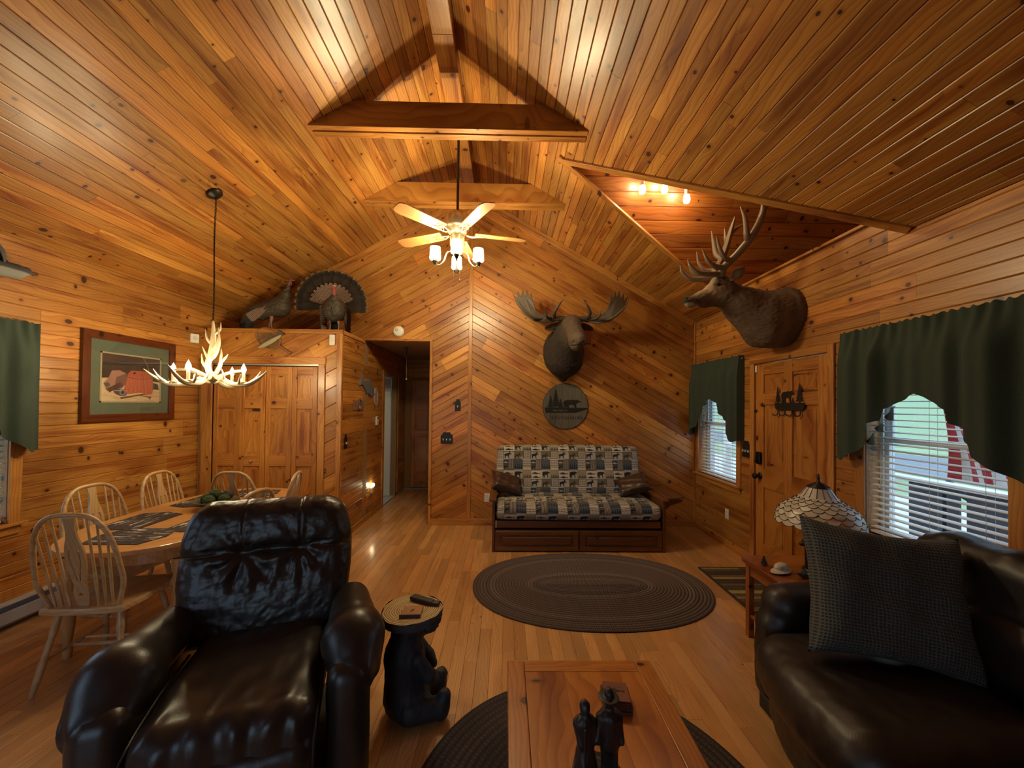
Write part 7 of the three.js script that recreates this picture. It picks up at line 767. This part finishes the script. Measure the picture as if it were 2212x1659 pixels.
{
  // landing net with a trout, on the closet front
  const t = thing('landing_net_ornament', 'wooden landing net ornament holding a trout, on the closet above its doors', 'wall ornament', [-2.20, 2.30, ZC + 0.002]), rim = std([0.20, 0.10, 0.045], 0.45), mesh = std([0.16, 0.11, 0.06], 0.8), P = []; for (let i = 0; i <= 40; i++) { const a = i / 40 * Math.PI * 2, q = 1 + 0.25 * Math.cos(a); P.push([-0.05 + Math.cos(a) * 0.145 * (a > 0 ? 1 : 1), 0.01 + Math.sin(a) * 0.105, 0.016]); } const R = (p) => { const c = Math.cos(-0.55), s = Math.sin(-0.55); return [p[0] * c - p[1] * s, p[0] * s + p[1] * c, p[2]]; };
  part('hoop', tube(P.map(R), 0.008, { n: 8, caps: false }), rim, t); part('handle', tube([[0.085, 0.01, 0.016], [0.14, 0.0, 0.016], [0.22, 0.0, 0.016], [0.26, 0.0, 0.016]].map(R), [0.012, 0.014, 0.013, 0.015], { n: 10 }), rim, t); const N = []; for (let i = -5; i <= 5; i++) { const f = Math.sqrt(Math.max(0, 1 - (i / 6) ** 2)); N.push(tube([[-0.05 + i * 0.024, 0.01 - 0.105 * f, 0.014], [-0.05 + i * 0.024 * 0.6, 0.01, 0.008], [-0.05 + i * 0.024, 0.01 + 0.105 * f, 0.014]].map(R), 0.0022, { n: 5 }), tube([[-0.05 - 0.145 * f, 0.01 + i * 0.0175, 0.014], [-0.05, 0.01 + i * 0.011, 0.008], [-0.05 + 0.145 * f, 0.01 + i * 0.0175, 0.014]].map(R), 0.0022, { n: 5 })); } part('netting', N, mesh, t);
  part('trout', field((x, y, z) => { const c = Math.cos(-0.52), s = Math.sin(-0.52), u = x * c - y * s, v = x * s + y * c; return union(0.015, ell([-0.02, -0.0, 0.03], [0.14, 0.032, 0.018]), cap([0.10, 0, 0.03], [0.13, 0, 0.03], 0.012, 0.01))(u, v, z); }, [-0.19, -0.12, 0.0], [0.15, 0.12, 0.06], 0.006, { colour: (x, y) => (0.5 * x - y * 0.87 < -0.008 ? [0.16, 0.11, 0.07] : [0.36, 0.31, 0.19]) }), M.fur, t, 'pale bellied trout'); part('tail_fin', extrude([[0, -0.015], [0.05, -0.045], [0.06, 0], [0.05, 0.045], [0, 0.015]], 0.008, 0.002).rotateZ(0.9).translate(0.085, 0.06, 0.026), std([0.07, 0.06, 0.05], 0.6), t);
}
{ // hall ceiling pull and its cord
  const t = thing('attic_pull', 'dark hallway ceiling fixture with a white ball pull cord', 'pull cord', [-1.02, 2.45, -0.62]); part('fixture', [rbox(0.035, 0.13, 0.05, 0.006, 0, -0.075, 0), rbox(0.05, 0.02, 0.07, 0.004, 0, -0.014, 0)], std([0.03, 0.025, 0.022], 0.5), t); part('cord', cyl(0.0018, 0.0018, 0.34, 0.012, -0.47, 0, 6), std([0.5, 0.47, 0.42], 0.8), t); part('ball', sphere(0.012, 0.012, -0.48, 0, 1, 1, 1, 12), WT, t);
}
{ // electric baseboard heater along the dining wall
  const t = thing('baseboard_heater', 'white electric baseboard heater along the dining wall', 'heater', [XL, 0, 2.9]), m = std([0.45, 0.46, 0.46], 0.45); part('back_plate', boxB(0.002, 0.012, 0.02, 0.185, -0.8, 0.9), m, t); part('top_hood', [tube([[0.01, 0.185, -0.8], [0.01, 0.185, 0.9]], 0.001, { n: 4, smooth: false }), rboxB(0.002, 0.062, 0.172, 0.182, -0.8, 0.9, 0.003)], m, t); part('front_panel', rboxB(0.056, 0.066, 0.05, 0.135, -0.8, 0.9, 0.003), m, t); part('fin_element', boxB(0.015, 0.05, 0.07, 0.12, -0.78, 0.88), std([0.03, 0.03, 0.03], 0.6), t); for (const z of [-0.8, 0.885]) part('end_cap', rboxB(0.002, 0.068, 0.02, 0.184, z, z + 0.015, 0.002), m, t);
}
renderer.render(scene, camera);
